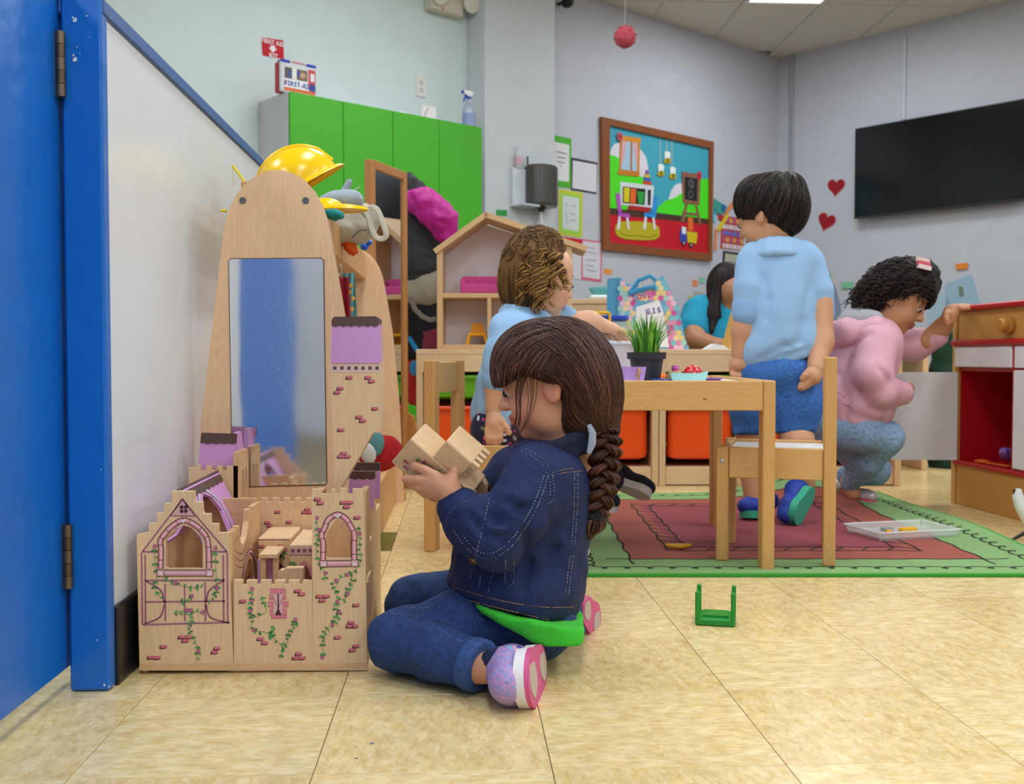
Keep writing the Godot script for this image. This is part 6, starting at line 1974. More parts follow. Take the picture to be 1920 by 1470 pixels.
	for e in [[1278, 456], [1292, 460]]:
		part("truck_wheel", mb("22222a").at(Transform3D(Basis.IDENTITY, Vector3(0, 0, 0.0205))).dot(wat(f, t, e[0], e[1]), 0.022, 0.024).k("c9c9cc").dot(wat(f, t, e[0], e[1]), 0.009, 0.01, 0.001), vcol(0.6), t)

func heart_on(f: Face, label: String, px: float, py: float, w: float, tilt: float) -> void:
	var t := wthing(f, "paper_heart", label, "heart", px, py, 0.002, "red paper hearts on the wall")
	var pl := PackedVector2Array()
	var pl2 := PackedVector2Array()
	for i in 30:
		var a := TAU * i / 30.0
		var p := Vector2(16 * pow(sin(a), 3), 13 * cos(a) - 5 * cos(2 * a) - 2 * cos(3 * a) - cos(4 * a)) / 16.0
		pl.append((p * w).rotated(tilt)); pl2.append((p * (w + 0.008)).rotated(tilt))
	part("border", mb("d8a3ac").prism(pl2, 0.0, 0.002), vcol(0.7), t)
	part("heart", mb("9c0a1c").prism(pl, 0.002, 0.004), vcol(0.7), t)

func build_wall_things() -> void:
	fb = face(wall_o, wd)
	ft = face(corner, wd2)
	fc = face(wall_o + wn * 0.186, wd)
	bulletin_board()
	# television
	var t := wthing(ft, "television", "large wall-mounted flat television, switched off", "television", 1612, 412, 0.0)
	var c := [wat(ft, t, 1610, 245), wat(ft, t, 1612, 412)]
	var h: float = c[0].y - c[1].y
	var w := h * 1.9
	part("mount", mb().box(Vector3(w / 2, h / 2, 0.03), Vector3(0.4, 0.3, 0.06)), plain("17171a", 0.6), t)
	part("case", mb().box(Vector3(w / 2, h / 2, 0.075), Vector3(w, h, 0.035), 0.004), plain("1c1c20", 0.4), t)
	var scr := plain("08080b", 0.16)
	part("screen", mb().box(Vector3(w / 2, h / 2 + 0.005, 0.0935), Vector3(w - 0.02, h - 0.03, 0.002)), scr, t)
	part("bezel", mb().box(Vector3(w / 2, 0.006, 0.094), Vector3(w, 0.01, 0.003)), plain("2a2a2e", 0.4), t)
	part("indicator", mb().box(Vector3(w * 0.36, 0.006, 0.0965), Vector3(0.03, 0.006, 0.002)), plain("60636a", 0.4), t)
	heart_on(ft, "red paper heart above another, beside the television", 1568, 350, 0.082, -0.08)
	heart_on(ft, "tilted red paper heart below another, beside the boy's head", 1550, 415, 0.086, -0.35)
	# wiring channels
	t = wthing(ft, "cable_channel", "thin grey conduit running down the wall by the corner", "conduit", 1484, 330, 0.0)
	var top := wat(ft, t, 1485, 108).y
	part("pipe", mb().box(Vector3(0, top / 2 - 0.35, 0.012), Vector3(0.045, top + 0.9, 0.024), 0.004), plain("a9abb2", 0.5), t)
	part("wire", mb().tube([Vector3(0.012, -0.75, 0.027), Vector3(0.008, 0.2, 0.027), Vector3(0.012, top * 0.6, 0.027)], 0.004, 6), plain("8b8c92", 0.5), t)
	t = wthing(ft, "cable_cover", "narrow white cable cover running from ceiling to television", "cable cover", 1696, 226, 0.0)
	part("cover", mb().box(Vector3(0, wat(ft, t, 1697, 64).y / 2, 0.008), Vector3(0.022, wat(ft, t, 1697, 64).y - 0.01, 0.016), 0.003), plain("ced2da", 0.5), t)
	# first aid sign and kit
	t = sheet_on(fb, "first_aid_sign", "red first aid sign with a white arrow above the lockers", "c8142a", [[490, 70], [531, 76], [532, 111], [492, 104]], "sign")
	t.get_child(0).name = "plate"
	var sc := wat(fb, t, 511, 80)
	letters(t, "FIRST AID", Vector3(sc.x, sc.y, 0.003), 0.026, "f6eeee")
	sc = wat(fb, t, 512, 105)
	letters(t, "KIT", Vector3(sc.x, sc.y, 0.003), 0.028, "f6eeee")
	var ac := wat(fb, t, 511, 92)
	part("arrow", mb("f6eeee").prism(PackedVector2Array([ac + Vector2(-0.014, 0.02), ac + Vector2(0.014, 0.02), ac + Vector2(0.014, 0.004), ac + Vector2(0.028, 0.004), ac + Vector2(0, -0.022), ac + Vector2(-0.028, 0.004), ac + Vector2(-0.014, 0.004)]), 0.002, 0.003), vcol(0.6), t)
	var fk := face(wall_o + wn * 0.30, wd)
	t = thing("first_aid_kit", "red and white first aid case with blue corners on the lockers", "first aid kit", wall_o + wd * 0.0 + wn * 0.28 + Vector3(0, 2.001, 0), atan2(-wd.z, wd.x))
	var kx := fp(face(wall_o + wn * 0.32, wd), 529, 175).x
	var kr := fp(face(wall_o + wn * 0.32, wd), 596, 180).x
	var kw := kr - kx
	t.position += wd * kx
	part("case", mb().box(Vector3(kw / 2, 0.085, -0.02), Vector3(kw, 0.17, 0.05), 0.006), plain("c41a22", 0.4), t)
	part("front", mb().box(Vector3(kw / 2, 0.085, 0.012), Vector3(kw, 0.17, 0.018), 0.006), plain("c9cdd0", 0.35), t)
	for s in [0.035, 1.0]: part("corner", mb().box(Vector3(0.035 if s < 0.5 else kw - 0.028, 0.172, 0.0), Vector3(0.06, 0.018, 0.052), 0.006), plain("1538b8", 0.4), t)
	part("handle", mb().tube([Vector3(kw * 0.36, 0.17, 0), Vector3(kw * 0.38, 0.182, 0), Vector3(kw * 0.72, 0.182, 0), Vector3(kw * 0.74, 0.17, 0)], 0.006, 8), plain("d9a0a0", 0.4), t)
	var pr := mb("d2662e").rect(kw * 0.1, 0.01, kw * 0.98, 0.03, 0.0)
	pr.k("eeeef2").rect(kw * 0.1, 0.03, kw * 0.98, 0.075, 0.0).k("c83a30").rect(kw * 0.78, 0.04, kw * 0.98, 0.15, 0.0003).k("2a3a8c").rect(kw * 0.8, 0.03, kw * 0.98, 0.07, 0.0006).k("5b4a42").rect(kw * 0.12, 0.08, kw * 0.32, 0.14, 0.0006).k("7a5f48").rect(kw * 0.45, 0.08, kw * 0.75, 0.14, 0.0006).k("e4e0d8").rect(kw * 0.33, 0.08, kw * 0.46, 0.14, 0.0006).k("dcdfe6").rect(kw * 0.84, 0.085, kw * 0.95, 0.13, 0.0009)
	pr.k("3b4a90").dot(Vector2(kw * 0.26, 0.105), 0.01, 0.02, 0.001).dot(Vector2(kw * 0.5, 0.115), 0.012, 0.02, 0.001).k("c89a7a").dot(Vector2(kw * 0.62, 0.11), 0.018, 0.016, 0.001)
	var po := part("printed_front", pr, vcol(0.4), t)
	po.position.z = 0.0215
	letters(t, "FIRST-AID", Vector3(kw * 0.5, 0.052, 0.023), 0.03, "3a3f8f")
	part("red_cross", mb("c8142a").rect(kw * 0.12, 0.048, kw * 0.18, 0.056, 0.023).rect(kw * 0.142, 0.04, kw * 0.158, 0.064, 0.0232), vcol(0.5), t)
	# on top of the lockers
	var lk := func(px: float, back: float) -> Vector3:
		var f := face(wall_o + wn * back, wd)
		return f.o + wd * fp(f, px, 200).x + Vector3(0, 2.001, 0)
	t = thing("spray_bottle", "clear spray bottle with a blue and white trigger on the lockers", "bottle", lk.call(879, 0.25), atan2(-wd.z, wd.x))
	part("body", mb().lathe([Vector2(0, 0), Vector2(0.038, 0), Vector2(0.042, 0.01), Vector2(0.042, 0.125), Vector2(0.034, 0.15), Vector2(0.017, 0.168), Vector2(0.014, 0.19), Vector2(0, 0.19)], 22), see_through("b8c4d6", 0.55), t)
	part("label_band", mb().lathe([Vector2(0.0428, 0.02), Vector2(0.0428, 0.095)], 22), plain("8f9cc4", 0.5), t)
	part("collar", mb().lathe([Vector2(0, 0.188), Vector2(0.016, 0.188), Vector2(0.016, 0.205), Vector2(0, 0.205)], 16), plain("1c3fae", 0.4), t)
	part("head", mb().prism(PackedVector2Array([Vector2(-0.045, 0.218), Vector2(-0.02, 0.212), Vector2(-0.012, 0.204), Vector2(0.014, 0.204), Vector2(0.03, 0.226), Vector2(0.024, 0.24), Vector2(-0.03, 0.242), Vector2(-0.045, 0.236)]), -0.012, 0.012), plain("e9ece8", 0.4), t)
	part("trigger", mb().prism(PackedVector2Array([Vector2(-0.03, 0.214), Vector2(-0.018, 0.212), Vector2(-0.034, 0.18), Vector2(-0.044, 0.165), Vector2(-0.046, 0.17), Vector2(-0.036, 0.19)]), -0.006, 0.006), plain("1c3fae", 0.4), t)
	part("nozzle", mb().box(Vector3(-0.052, 0.229, 0), Vector3(0.014, 0.018, 0.018), 0.003), plain("1c3fae", 0.4), t)
	t = thing("wall_charger", "rounded white plastic device with a cord on the lockers", "device", lk.call(800, 0.2), atan2(-wd.z, wd.x))
	part("body", mb().box(Vector3(0.01, 0.055, 0), Vector3(0.12, 0.11, 0.05), 0.016), plain("e6e2de", 0.45), t)
	part("cord", mb().tube([Vector3(-0.01, 0.09, 0.027), Vector3(-0.03, 0.05, 0.028), Vector3(-0.035, 0.004, 0.03)], 0.004, 6), plain("bdb9b4", 0.5), t)
	single("white_mouse", mb().ball(Vector3(0, 0.0, 0), Vector3(0.045, 0.03, 0.03), 8, 14, Basis.IDENTITY, 0.0, 0.5), plain("ece7e4", 0.45), "small rounded white cap on the lockers' top", "device", "", lk.call(752, 0.25))
	t = wthing(fb, "power_outlet", "white wall outlet plate above the lockers", "outlet", 789, 182, 0.0)
	var oh := wat(fb, t, 789, 143).y
	part("plate", mb().box(Vector3(0, oh / 2, 0.004), Vector3(0.075, oh, 0.008), 0.002), plain("e2ded8", 0.4), t)
	for k in [0.32, 0.68]: part("socket", mb().box(Vector3(0, oh * k, 0.0085), Vector3(0.03, 0.03, 0.002), 0.0008), plain("c9c4be", 0.5), t)
	# emergency lamp with twin heads
	t = wthing(fb, "emergency_light", "beige emergency light with two round lamp heads high on the wall", "light", 830, 40, 0.0)
	part("housing", mb().box(Vector3(-0.02, 0.12, 0.04), Vector3(0.27, 0.17, 0.08), 0.008), plain("cfc9b4", 0.5), t)
	for s in [-0.1, 0.155]:
		part("lamp_head", mb().at(Transform3D(Basis(Vector3(1, 0, 0), 1.9 - s), Vector3(s, 0.125, 0.1))).lathe([Vector2(0, -0.04), Vector2(0.03, -0.04), Vector2(0.06, 0.0), Vector2(0.064, 0.02), Vector2(0.055, 0.026), Vector2(0, 0.028)], 20), plain("dfdbcc", 0.3), t)
	part("indicator_led", mb().ball(Vector3(-0.06, 0.05, 0.08), Vector3(0.008, 0.008, 0.004), 5, 8), plain("e0203a", 0.3), t, "red indicator")
	# dome camera at the column's edge
	t = wthing(fb, "security_camera", "small black camera high at the column's edge", "camera", 1046, 16, 0.0)
	part("body", mb().ball(Vector3(0.0, 0.02, 0.10), Vector3(0.045, 0.04, 0.05), 10, 16, Basis(Vector3(0, 0, 1), 0.5)), plain("0d0d0f", 0.35), t)
	part("arm", mb().tube([Vector3(0, 0.03, 0), Vector3(0, 0.03, 0.07)], 0.012, 8), plain("17171a", 0.5), t)
	# pink ball on a thread
	var bp := P(1172, 69, 6.1)
	t = thing("hanging_ball", "speckled pink paper ball hanging on a thread from the ceiling", "decoration", bp)
	part("ball", soft(mb(), [egg(Vector3.ZERO, Vector3.ONE * 0.065)], 0.012, false, noise(26.0, 6, 2), 0.006), cloth("e25c6c", 14.0, 0.3), t)
	for k in 26:
		var v := Vector3(sin(k * 2.4) * sqrt(1 - pow(1 - (k + 0.5) / 13.0, 2)), 1 - (k + 0.5) / 13.0, cos(k * 2.4) * sqrt(1 - pow(1 - (k + 0.5) / 13.0, 2)))
		part("speckle", mb().ball(v * 0.0655, Vector3.ONE * 0.005, 4, 6), plain("a82a3c", 0.8), t)
	part("thread", mb().tube([Vector3(0, 0.06, 0), Vector3(0, CEIL - bp.y, 0)], 0.0012, 5), plain("d9d4d4", 0.7), t)
	# on the column: dispensers
	t = wthing(fc, "towel_dispenser", "dark smoky paper towel dispenser on the column", "dispenser", 1004, 390, 0.0)
	var th := wat(fc, t, 1004, 314).y
	var tw := wat(fc, t, 1031, 350).x - wat(fc, t, 978, 350).x
	part("drum", mb().at(Transform3D(Basis.IDENTITY, Vector3(0, 0, 0.06))).lathe([Vector2(0, 0), Vector2(tw * 0.44, 0), Vector2(tw * 0.47, 0.02), Vector2(tw * 0.47, th - 0.012), Vector2(tw * 0.43, th), Vector2(0, th)], 24, 1.0, 0.8), plain("4a4642", 0.25), t)
	part("outlet_cone", mb().at(Transform3D(Basis.IDENTITY, Vector3(0, 0, 0.06))).lathe([Vector2(0, -0.035), Vector2(0.018, -0.03), Vector2(0.03, 0.0), Vector2(0, 0.0)], 14), plain("33302e", 0.4), t)
	part("towel_tip", mb().prism(PackedVector2Array([Vector2(-0.012, -0.035), Vector2(0.012, -0.035), Vector2(0.016, -0.1), Vector2(0.0, -0.115), Vector2(-0.014, -0.09)]), 0.058, 0.061), plain("e4e4e6", 0.8), t)
	t = wthing(fc, "soap_shelf", "white wall shelf board beside the towel dispenser", "shelf", 978, 388, 0.0)
	var l0 := wat(fc, t, 957, 388).x
	part("board", mb().box(Vector3((l0 + 0.02) / 2, wat(fc, t, 965, 316).y / 2, 0.015), Vector3(absf(l0) + 0.02, wat(fc, t, 965, 316).y, 0.03), 0.004), plain("cfd5da", 0.4), t)
	part("ledge", mb().box(Vector3(l0 / 2 + 0.02, -0.004, 0.07), Vector3(absf(l0) + 0.05, 0.014, 0.14), 0.003), plain("c4cbd2", 0.4), t)
	var top2 := wat(fc, t, 965, 316).y + t.position.y
	var tp := fc.o + wd * fp(fc, 968, 316).x + wn * 0.02
	t = thing("soap_bottle", "clear plastic soap bottle on the white wall shelf", "bottle", Vector3(tp.x, top2 + 0.001, tp.z))
	part("body", mb().lathe([Vector2(0, 0), Vector2(0.025, 0), Vector2(0.026, 0.09), Vector2(0.012, 0.115), Vector2(0.01, 0.15), Vector2(0, 0.15)], 18), see_through("dfe4ea", 0.5), t)
	part("label_band", mb().lathe([Vector2(0.0265, 0.02), Vector2(0.0265, 0.075)], 18), plain("d8a8b4", 0.6), t)
	tp = fc.o + wd * fp(fc, 986, 316).x + wn * 0.018
	t = thing("pump_bottle", "small teal bottle with a black pump beside the towel dispenser", "bottle", Vector3(tp.x, top2 + 0.001, tp.z))
	part("body", mb().lathe([Vector2(0, 0), Vector2(0.014, 0), Vector2(0.013, 0.02), Vector2(0.006, 0.028), Vector2(0, 0.028)], 16), plain("149a8c", 0.4), t)
	part("pump", mb().tube([Vector3(0, 0.026, 0), Vector3(0, 0.09, 0)], 0.006, 8), plain("14161a", 0.4), t)
	sheet_on(fc, "green_label", "small green paper strip on the column below the dispensers", "2f9a4c", [[930, 393], [950, 394], [950, 405], [930, 404]])
	var gy := onwall(918, 294, wall_o + wn * 0.2, wn).y
	single("yellow_glove", soft(mb(), [egg(wall_o + wd * 1.408 + wn * 0.2 + Vector3(0, gy, 0), Vector3(0.022, 0.045, 0.035))], 0.01), plain("d8b81a", 0.6), "yellow rubber item hanging at the end of the lockers", "glove")
	# papers left of the board
	t = sheet_on(fb, "green_notice", "notice with a bright green border beside the column", "4fb024", [[1030, 252], [1071, 260], [1070, 353], [1030, 349]])
	cut(fb, t, "page", "e2dfe0", [[1031, 264], [1067, 272], [1066, 341], [1031, 337]], 0.003, 0.001)
	scribble(fb, t, [[1041, 284, 1062, 289], [1043, 294, 1059, 297], [1044, 303, 1058, 306], [1049, 311, 1052, 312]], "55555c", 0.006)
	t = sheet_on(fb, "clipboard", "dark clipboard with a white pad beside the green notice", "2b2d38", [[1070, 295], [1120, 305], [1118, 364], [1070, 356]], "clipboard")
	cut(fb, t, "pad", "dcd6de", [[1073, 301], [1118, 309], [1117, 361], [1072, 353]], 0.006, 0.004)
	t = sheet_on(fb, "yellow_notice", "small notice with a yellow-green border under the green notice", "c8cc3e", [[1047, 354], [1092, 361], [1091, 446], [1047, 440]])
	cut(fb, t, "mount", "9fd24a", [[1051, 361], [1088, 367], [1087, 441], [1051, 436]], 0.003, 0.001)
	cut(fb, t, "page", "d3dad8", [[1054, 367], [1085, 372], [1084, 434], [1054, 429]], 0.004, 0.001)
	scribble(fb, t, [[1060, 380, 1064, 388], [1060, 395, 1063, 420], [1070, 385, 1079, 387], [1068, 400, 1078, 402], [1067, 412, 1079, 414]], "9aa0a2", 0.007)
	t = sheet_on(fb, "red_notice", "notice with a red heading below the yellow-green one", "d7d3da", [[1050, 443], [1091, 449], [1090, 524], [1050, 519]])
	cut(fb, t, "heading", "cf1420", [[1050, 443], [1091, 449], [1091, 463], [1050, 457]], 0.003, 0.001)
	t = sheet_on(fb, "pink_notice", "handwritten sheet with a pink border left of the bulletin board", "d96a86", [[1090, 448], [1129, 453], [1127, 529], [1089, 524]])
	cut(fb, t, "page", "d9d3dc", [[1092, 452], [1126, 456], [1124, 524], [1092, 519]], 0.003, 0.001)
	scribble(fb, t, [[1097, 463, 1115, 466], [1098, 472, 1118, 475], [1097, 487, 1117, 489], [1098, 497, 1112, 499], [1099, 506, 1117, 509]], "a59aa6", 0.006)
	# right of the board: a collage of bright paper shapes and a small frame
	t = sheet_on(fb, "paper_collage", "colourful paper book chart hanging right of the bulletin board", "b84a4a", [[1352, 404], [1394, 410], [1393, 470], [1350, 466]], "poster")
	for k in 6:
		for j in 5:
			var x := 1354 + k * 6.5
			var y := 408 + j * 12 + k * 0.9
			cut(fb, t, "tile", ["d8a04a", "5a78c0", "d9c0c8", "c84a86", "8a5ab0", "e0d6da"][(k * 3 + j * 5) % 6], [[x, y], [x + 5.5, y + 0.8], [x + 5.4, y + 9], [x, y + 8.4]], 0.004, 0.0015)
	for e in [["3a9a8c", [[1338, 372], [1360, 388], [1350, 404], [1336, 398]]], ["3f94cc", [[1352, 382], [1362, 388], [1358, 400], [1350, 396]]], ["e88a4a", [[1376, 374], [1382, 378], [1360, 402], [1354, 398]]], ["e0c21e", [[1362, 398], [1366, 404], [1348, 434], [1342, 430]]], ["58bccf", [[1335, 385], [1340, 390], [1339, 418], [1334, 414]]], ["ee8a52", [[1340, 428], [1344, 432], [1342, 468], [1337, 470]]], ["4fc03a", [[1385, 362], [1394, 366], [1394, 378], [1383, 374]]], ["c0283a", [[1346, 400], [1355, 404], [1353, 414], [1345, 410]]]]:
		cut(fb, t, "paper_shape", e[0], e[1], 0.010, 0.003)
	t = sheet_on(fb, "framed_print", "small dark-framed print behind the seated teacher", "33343a", [[1355, 470], [1391, 475], [1390, 503], [1354, 499]], "picture")
	cut(fb, t, "print", "b9b9a0", [[1359, 475], [1387, 479], [1386, 499], [1358, 495]], 0.004, 0.002)
	# clips and sheets pegged along the television wall
	var pg := func(label: String, hex: String, pts: Array, clip: String, cp: Array) -> void:
		var s := sheet_on(ft, "pegged_sheet", label, hex, pts)
		if clip != "": cut(ft, s, "clip", clip, cp, 0.014, 0.012)
	pg.call("pale blue sheet pegged with an orange clip by the toy kitchen", "9db9cc", [[1772, 532], [1822, 514], [1842, 580], [1842, 640], [1774, 640]], "e8862a", [[1793, 495], [1816, 493], [1815, 504], [1794, 506]])
	pg.call("pale blue sheet half hidden behind the kneeling girl's face", "a8c2d2", [[1740, 560], [1775, 548], [1790, 600], [1790, 650], [1740, 650]], "e88a4a", [[1757, 511], [1763, 512], [1763, 528], [1757, 527]])
	pg.call("grey-blue sheet pegged with a green clip beside the boy", "8b95b0", [[1551, 540], [1566, 535], [1577, 575], [1577, 620], [1551, 620]], "7fc49a", [[1545, 513], [1558, 512], [1558, 524], [1545, 525]])
	pg.call("white sheet pegged with a green clip behind the curly hair", "c6ccd4", [[1580, 560], [1600, 558], [1604, 620], [1580, 622]], "7fc49a", [[1579, 529], [1600, 528], [1600, 540], [1579, 541]])
	pg.call("small leafy drawing on the blue sheet by the toy kitchen", "b9b63a", [[1797, 538], [1806, 537], [1808, 555], [1799, 558]], "", [])
	t = sheet_on(fb, "bag_sticker", "orange paper flower above the patterned bag", "ec9a4a", [[1132, 503], [1147, 505], [1146, 515], [1132, 513]])
	t = sheet_on(fb, "wall_sticker", "orange and green paper clips on the wall beside the teacher", "e88a52", [[1298, 524], [1308, 526], [1307, 538], [1298, 536]])
	cut(fb, t, "green_clip", "86c8a0", [[1311, 519], [1322, 521], [1321, 532], [1311, 530]], 0.004, 0.002)
	t = sheet_on(fb, "hanging_craft", "string of small paper leaves on the wall beside the teacher", "a8b0a8", [[1300, 545], [1318, 548], [1314, 580], [1300, 575]])
	cut(fb, t, "leaf", "c8b84a", [[1291, 556], [1300, 554], [1298, 575], [1290, 580]], 0.004, 0.002)

# ---------- people ----------
func lin(hex: String) -> Color:
	return Color(hex).srgb_to_linear()
func hit(ps: Array, px: float, py: float, z0: float, z1: float) -> Vector3:
	# first point of a soft body along the line of sight through a pixel
	var z := z0
	while z < z1:
		var d := field(ps, P(px, py, z))
		if d < 0.0004: break
		z += maxf(d * 0.8, 0.0006)
	return P(px, py, minf(z, z1))
func looks(fwd: Vector3, up: Vector3) -> Basis:
	var zf := (CB * fwd).normalized()
	var x := (CB * up).cross(zf).normalized()
	return Basis(x, zf.cross(x), zf)
func chain(pts: Array, rr: Array, kk := 0.02, col := Color.WHITE) -> Array:
	var o := []
	for i in pts.size() - 1: o.append(cap(pts[i], pts[i + 1], rr[i], rr[i + 1], kk, col))
	return o
func head_skin(c: Vector3, b: Basis, s: float, skin: String, lips: String, blush: String) -> Array:
	# z forward, y up; s = 1 for a head 20 cm high
	var k := lin(skin)
	var lp := lin(lips)
	var bl := lin(blush)
	var A := func(x: float, y: float, z: float) -> Vector3: return c + b * (Vector3(x, y, z) * s)
	var o := [egg(A.call(0, 0.016, -0.012), Vector3(0.071, 0.078, 0.088) * s, b, 0.02, k), egg(A.call(0, -0.036, 0.030), Vector3(0.055, 0.068, 0.052) * s, b, 0.03 * s, k), egg(A.call(0, 0.03, 0.036), Vector3(0.058, 0.05, 0.048) * s, b, 0.03 * s, k)]
	for e in [-1.0, 1.0]:
		o.append(egg(A.call(e * 0.03, -0.043, 0.052), Vector3(0.025, 0.025, 0.024) * s, b, 0.02 * s, bl))
		o.append(egg(A.call(e * 0.042, -0.06, 0.02), Vector3(0.016, 0.03, 0.03) * s, b, 0.02 * s, k))
	o.append(egg(A.call(0, -0.084, 0.054), Vector3(0.023, 0.017, 0.02) * s, b, 0.022 * s, k))
	for e in [-1.0, 1.0]:
		o.append(egg(A.call(e * 0.029, -0.008, 0.091), Vector3(0.017, 0.011, 0.013) * s, b, 0.012 * s, k, 1))
		o.append(egg(A.call(e * 0.029, -0.0055, 0.0735), Vector3(0.0155, 0.0105, 0.0125) * s, b, 0.004 * s, k))
	o.append(cap(A.call(0, 0.0, 0.080), A.call(0, -0.028, 0.094), 0.0065 * s, 0.0085 * s, 0.014 * s, k))
	o.append(egg(A.call(0, -0.033, 0.0965), Vector3(0.0095, 0.0085, 0.0095) * s, b, 0.008 * s, k))
	for e in [-1.0, 1.0]: o.append(egg(A.call(e * 0.009, -0.036, 0.089), Vector3(0.0068, 0.0062, 0.008) * s, b, 0.006 * s, k))
	o.append(egg(A.call(0, -0.0555, 0.0815), Vector3(0.018, 0.0062, 0.0105) * s, b, 0.006 * s, lp))
	o.append(egg(A.call(0, -0.066, 0.0795), Vector3(0.0150, 0.0066, 0.0105) * s, b, 0.005 * s, lp))
	for e in [-1.0, 1.0]:
		var eb := b * Basis(Vector3(0, 1, 0), e * -0.35) * Basis(Vector3(1, 0, 0), -0.15)
		o.append(egg(A.call(e * 0.073, -0.018, -0.002), Vector3(0.006, 0.027, 0.0175) * s, eb, 0.006 * s, bl))
		o.append(egg(A.call(e * 0.080, -0.014, 0.003), Vector3(0.005, 0.016, 0.009) * s, eb, 0.005 * s, k, 1))
	return o
func eyes(t: Node3D, c: Vector3, b: Basis, s: float, gaze: Vector3, lash := "1c120e", brow := "2a1a12") -> void:
	for e in [-1.0, 1.0]:
		var p := c + b * (Vector3(e * 0.029, -0.0085, 0.0755) * s) - t.position
		var g := (b * gaze).normalized()
		var o := part("eye", mb("cfc4bc").ball(p, Vector3.ONE * 0.0110 * s, 10, 14), vcol(0.15), t)
		part("iris", mb("2e1a10").ball(p + g * 0.0086 * s, Vector3.ONE * 0.0068 * s, 8, 12).k("050404").ball(p + g * 0.0112 * s, Vector3.ONE * 0.0036 * s, 8, 10), vcol(0.1), o)
		var ls := []
		var bw := []
		for i in 7:
			var f := i / 6.0 * 2.0 - 1.0
			ls.append(c + b * (Vector3(e * 0.029 + f * 0.0150, -0.0060 + 0.0050 * (1 - f * f) - 0.001, 0.0818 + 0.0030 * (1 - f * f) - e * f * 0.004) * s) - t.position)
			bw.append(c + b * (Vector3(e * 0.031 + f * 0.017, 0.014 + 0.0035 * (1 - f * f), 0.0805 + 0.003 * (1 - f * f) - e * f * 0.006) * s) - t.position)
		part("eyelashes", mb().tube(ls, [0.0006 * s, 0.0012 * s, 0.0015 * s, 0.0016 * s, 0.0015 * s, 0.0012 * s, 0.0006 * s], 6), plain(lash, 0.6), t)
		part("eyebrow", mb().tube(bw, [0.0006 * s, 0.0016 * s, 0.002 * s, 0.002 * s, 0.0018 * s, 0.0014 * s, 0.0006 * s], 6, true, 0.6), plain(brow, 0.8), t)
func hair_mat(rough := 0.42) -> StandardMaterial3D:
	var key := "hair%.2f" % rough
	if not mats.has(key):
		var m := StandardMaterial3D.new()
		m.vertex_color_use_as_albedo = true; m.roughness = rough + 0.14; m.metallic_specular = 0.4
		mats[key] = m
	return mats[key]
func lerp3(pts: Array, n: int) -> Array:
	var o := []
	for i in pts.size() - 1:
		for k in n: o.append(pts[i].cubic_interpolate(pts[i + 1], pts[maxi(i - 1, 0)], pts[mini(i + 2, pts.size() - 1)], float(k) / n))
	o.append(pts[-1])
	return o
func moved(t: Node3D) -> MB:
	var m := MB.new()
	m.t = Transform3D(Basis.IDENTITY, -t.position)
	return m
func denim(hex: String) -> StandardMaterial3D:
	var key := "denim" + hex
	if not mats.has(key):
		var a := noise(0.02, 51, 3)
		var b := noise(0.30, 52, 1)
		var tx := speck_tex("denim", 512, func(x, y):
			var tw := 0.5 + 0.5 * sin(TAU * (x + y) / 4.0)
			var q := 0.80 + 0.14 * tw + 0.22 * a.get_noise_2d(x, y) + 0.10 * b.get_noise_2d(x, y * 0.25)
			return Color(q, q, q * 0.99))
		var m := StandardMaterial3D.new()
		m.albedo_color = Color(hex); m.albedo_texture = tx; m.roughness = 0.85
		m.uv1_triplanar = true; m.uv1_scale = Vector3.ONE * 7.0
		mats[key] = m
	return mats[key]
func stitches(t: Node3D, parent: Node3D, ps: Array, lines: Array, z0: float, z1: float, hex: String, w := 0.00085, dash := 0.0052) -> void:
	# a row of thread along each line, lying on the cloth
	for l in lines:
		var m := moved(t).k(hex)
		var pl := []
		for q in l: pl.append(Vector2(q[0], q[1]))
		var sp := spline(pl, 10)
		var pts := []
		for q in sp: pts.append(hit(ps, q.x, q.y, z0, z1) + CB.z * 0.0014)
		var run := 0.0
		for i in pts.size() - 1:
			var a: Vector3 = pts[i]
			var b: Vector3 = pts[i + 1]
			var ln := a.distance_to(b)
			if ln > 0.03 or ln < 1e-5: continue
			var u := fposmod(-run, dash)
			while u < ln:
				var e := minf(u + dash * 0.66, ln)
				m.tube([a.lerp(b, u / ln), a.lerp(b, e / ln)], w, 5, false)
				u += dash
			run += ln
		if m.v.size() > 0: part("stitching", m, vcol(0.8), parent)

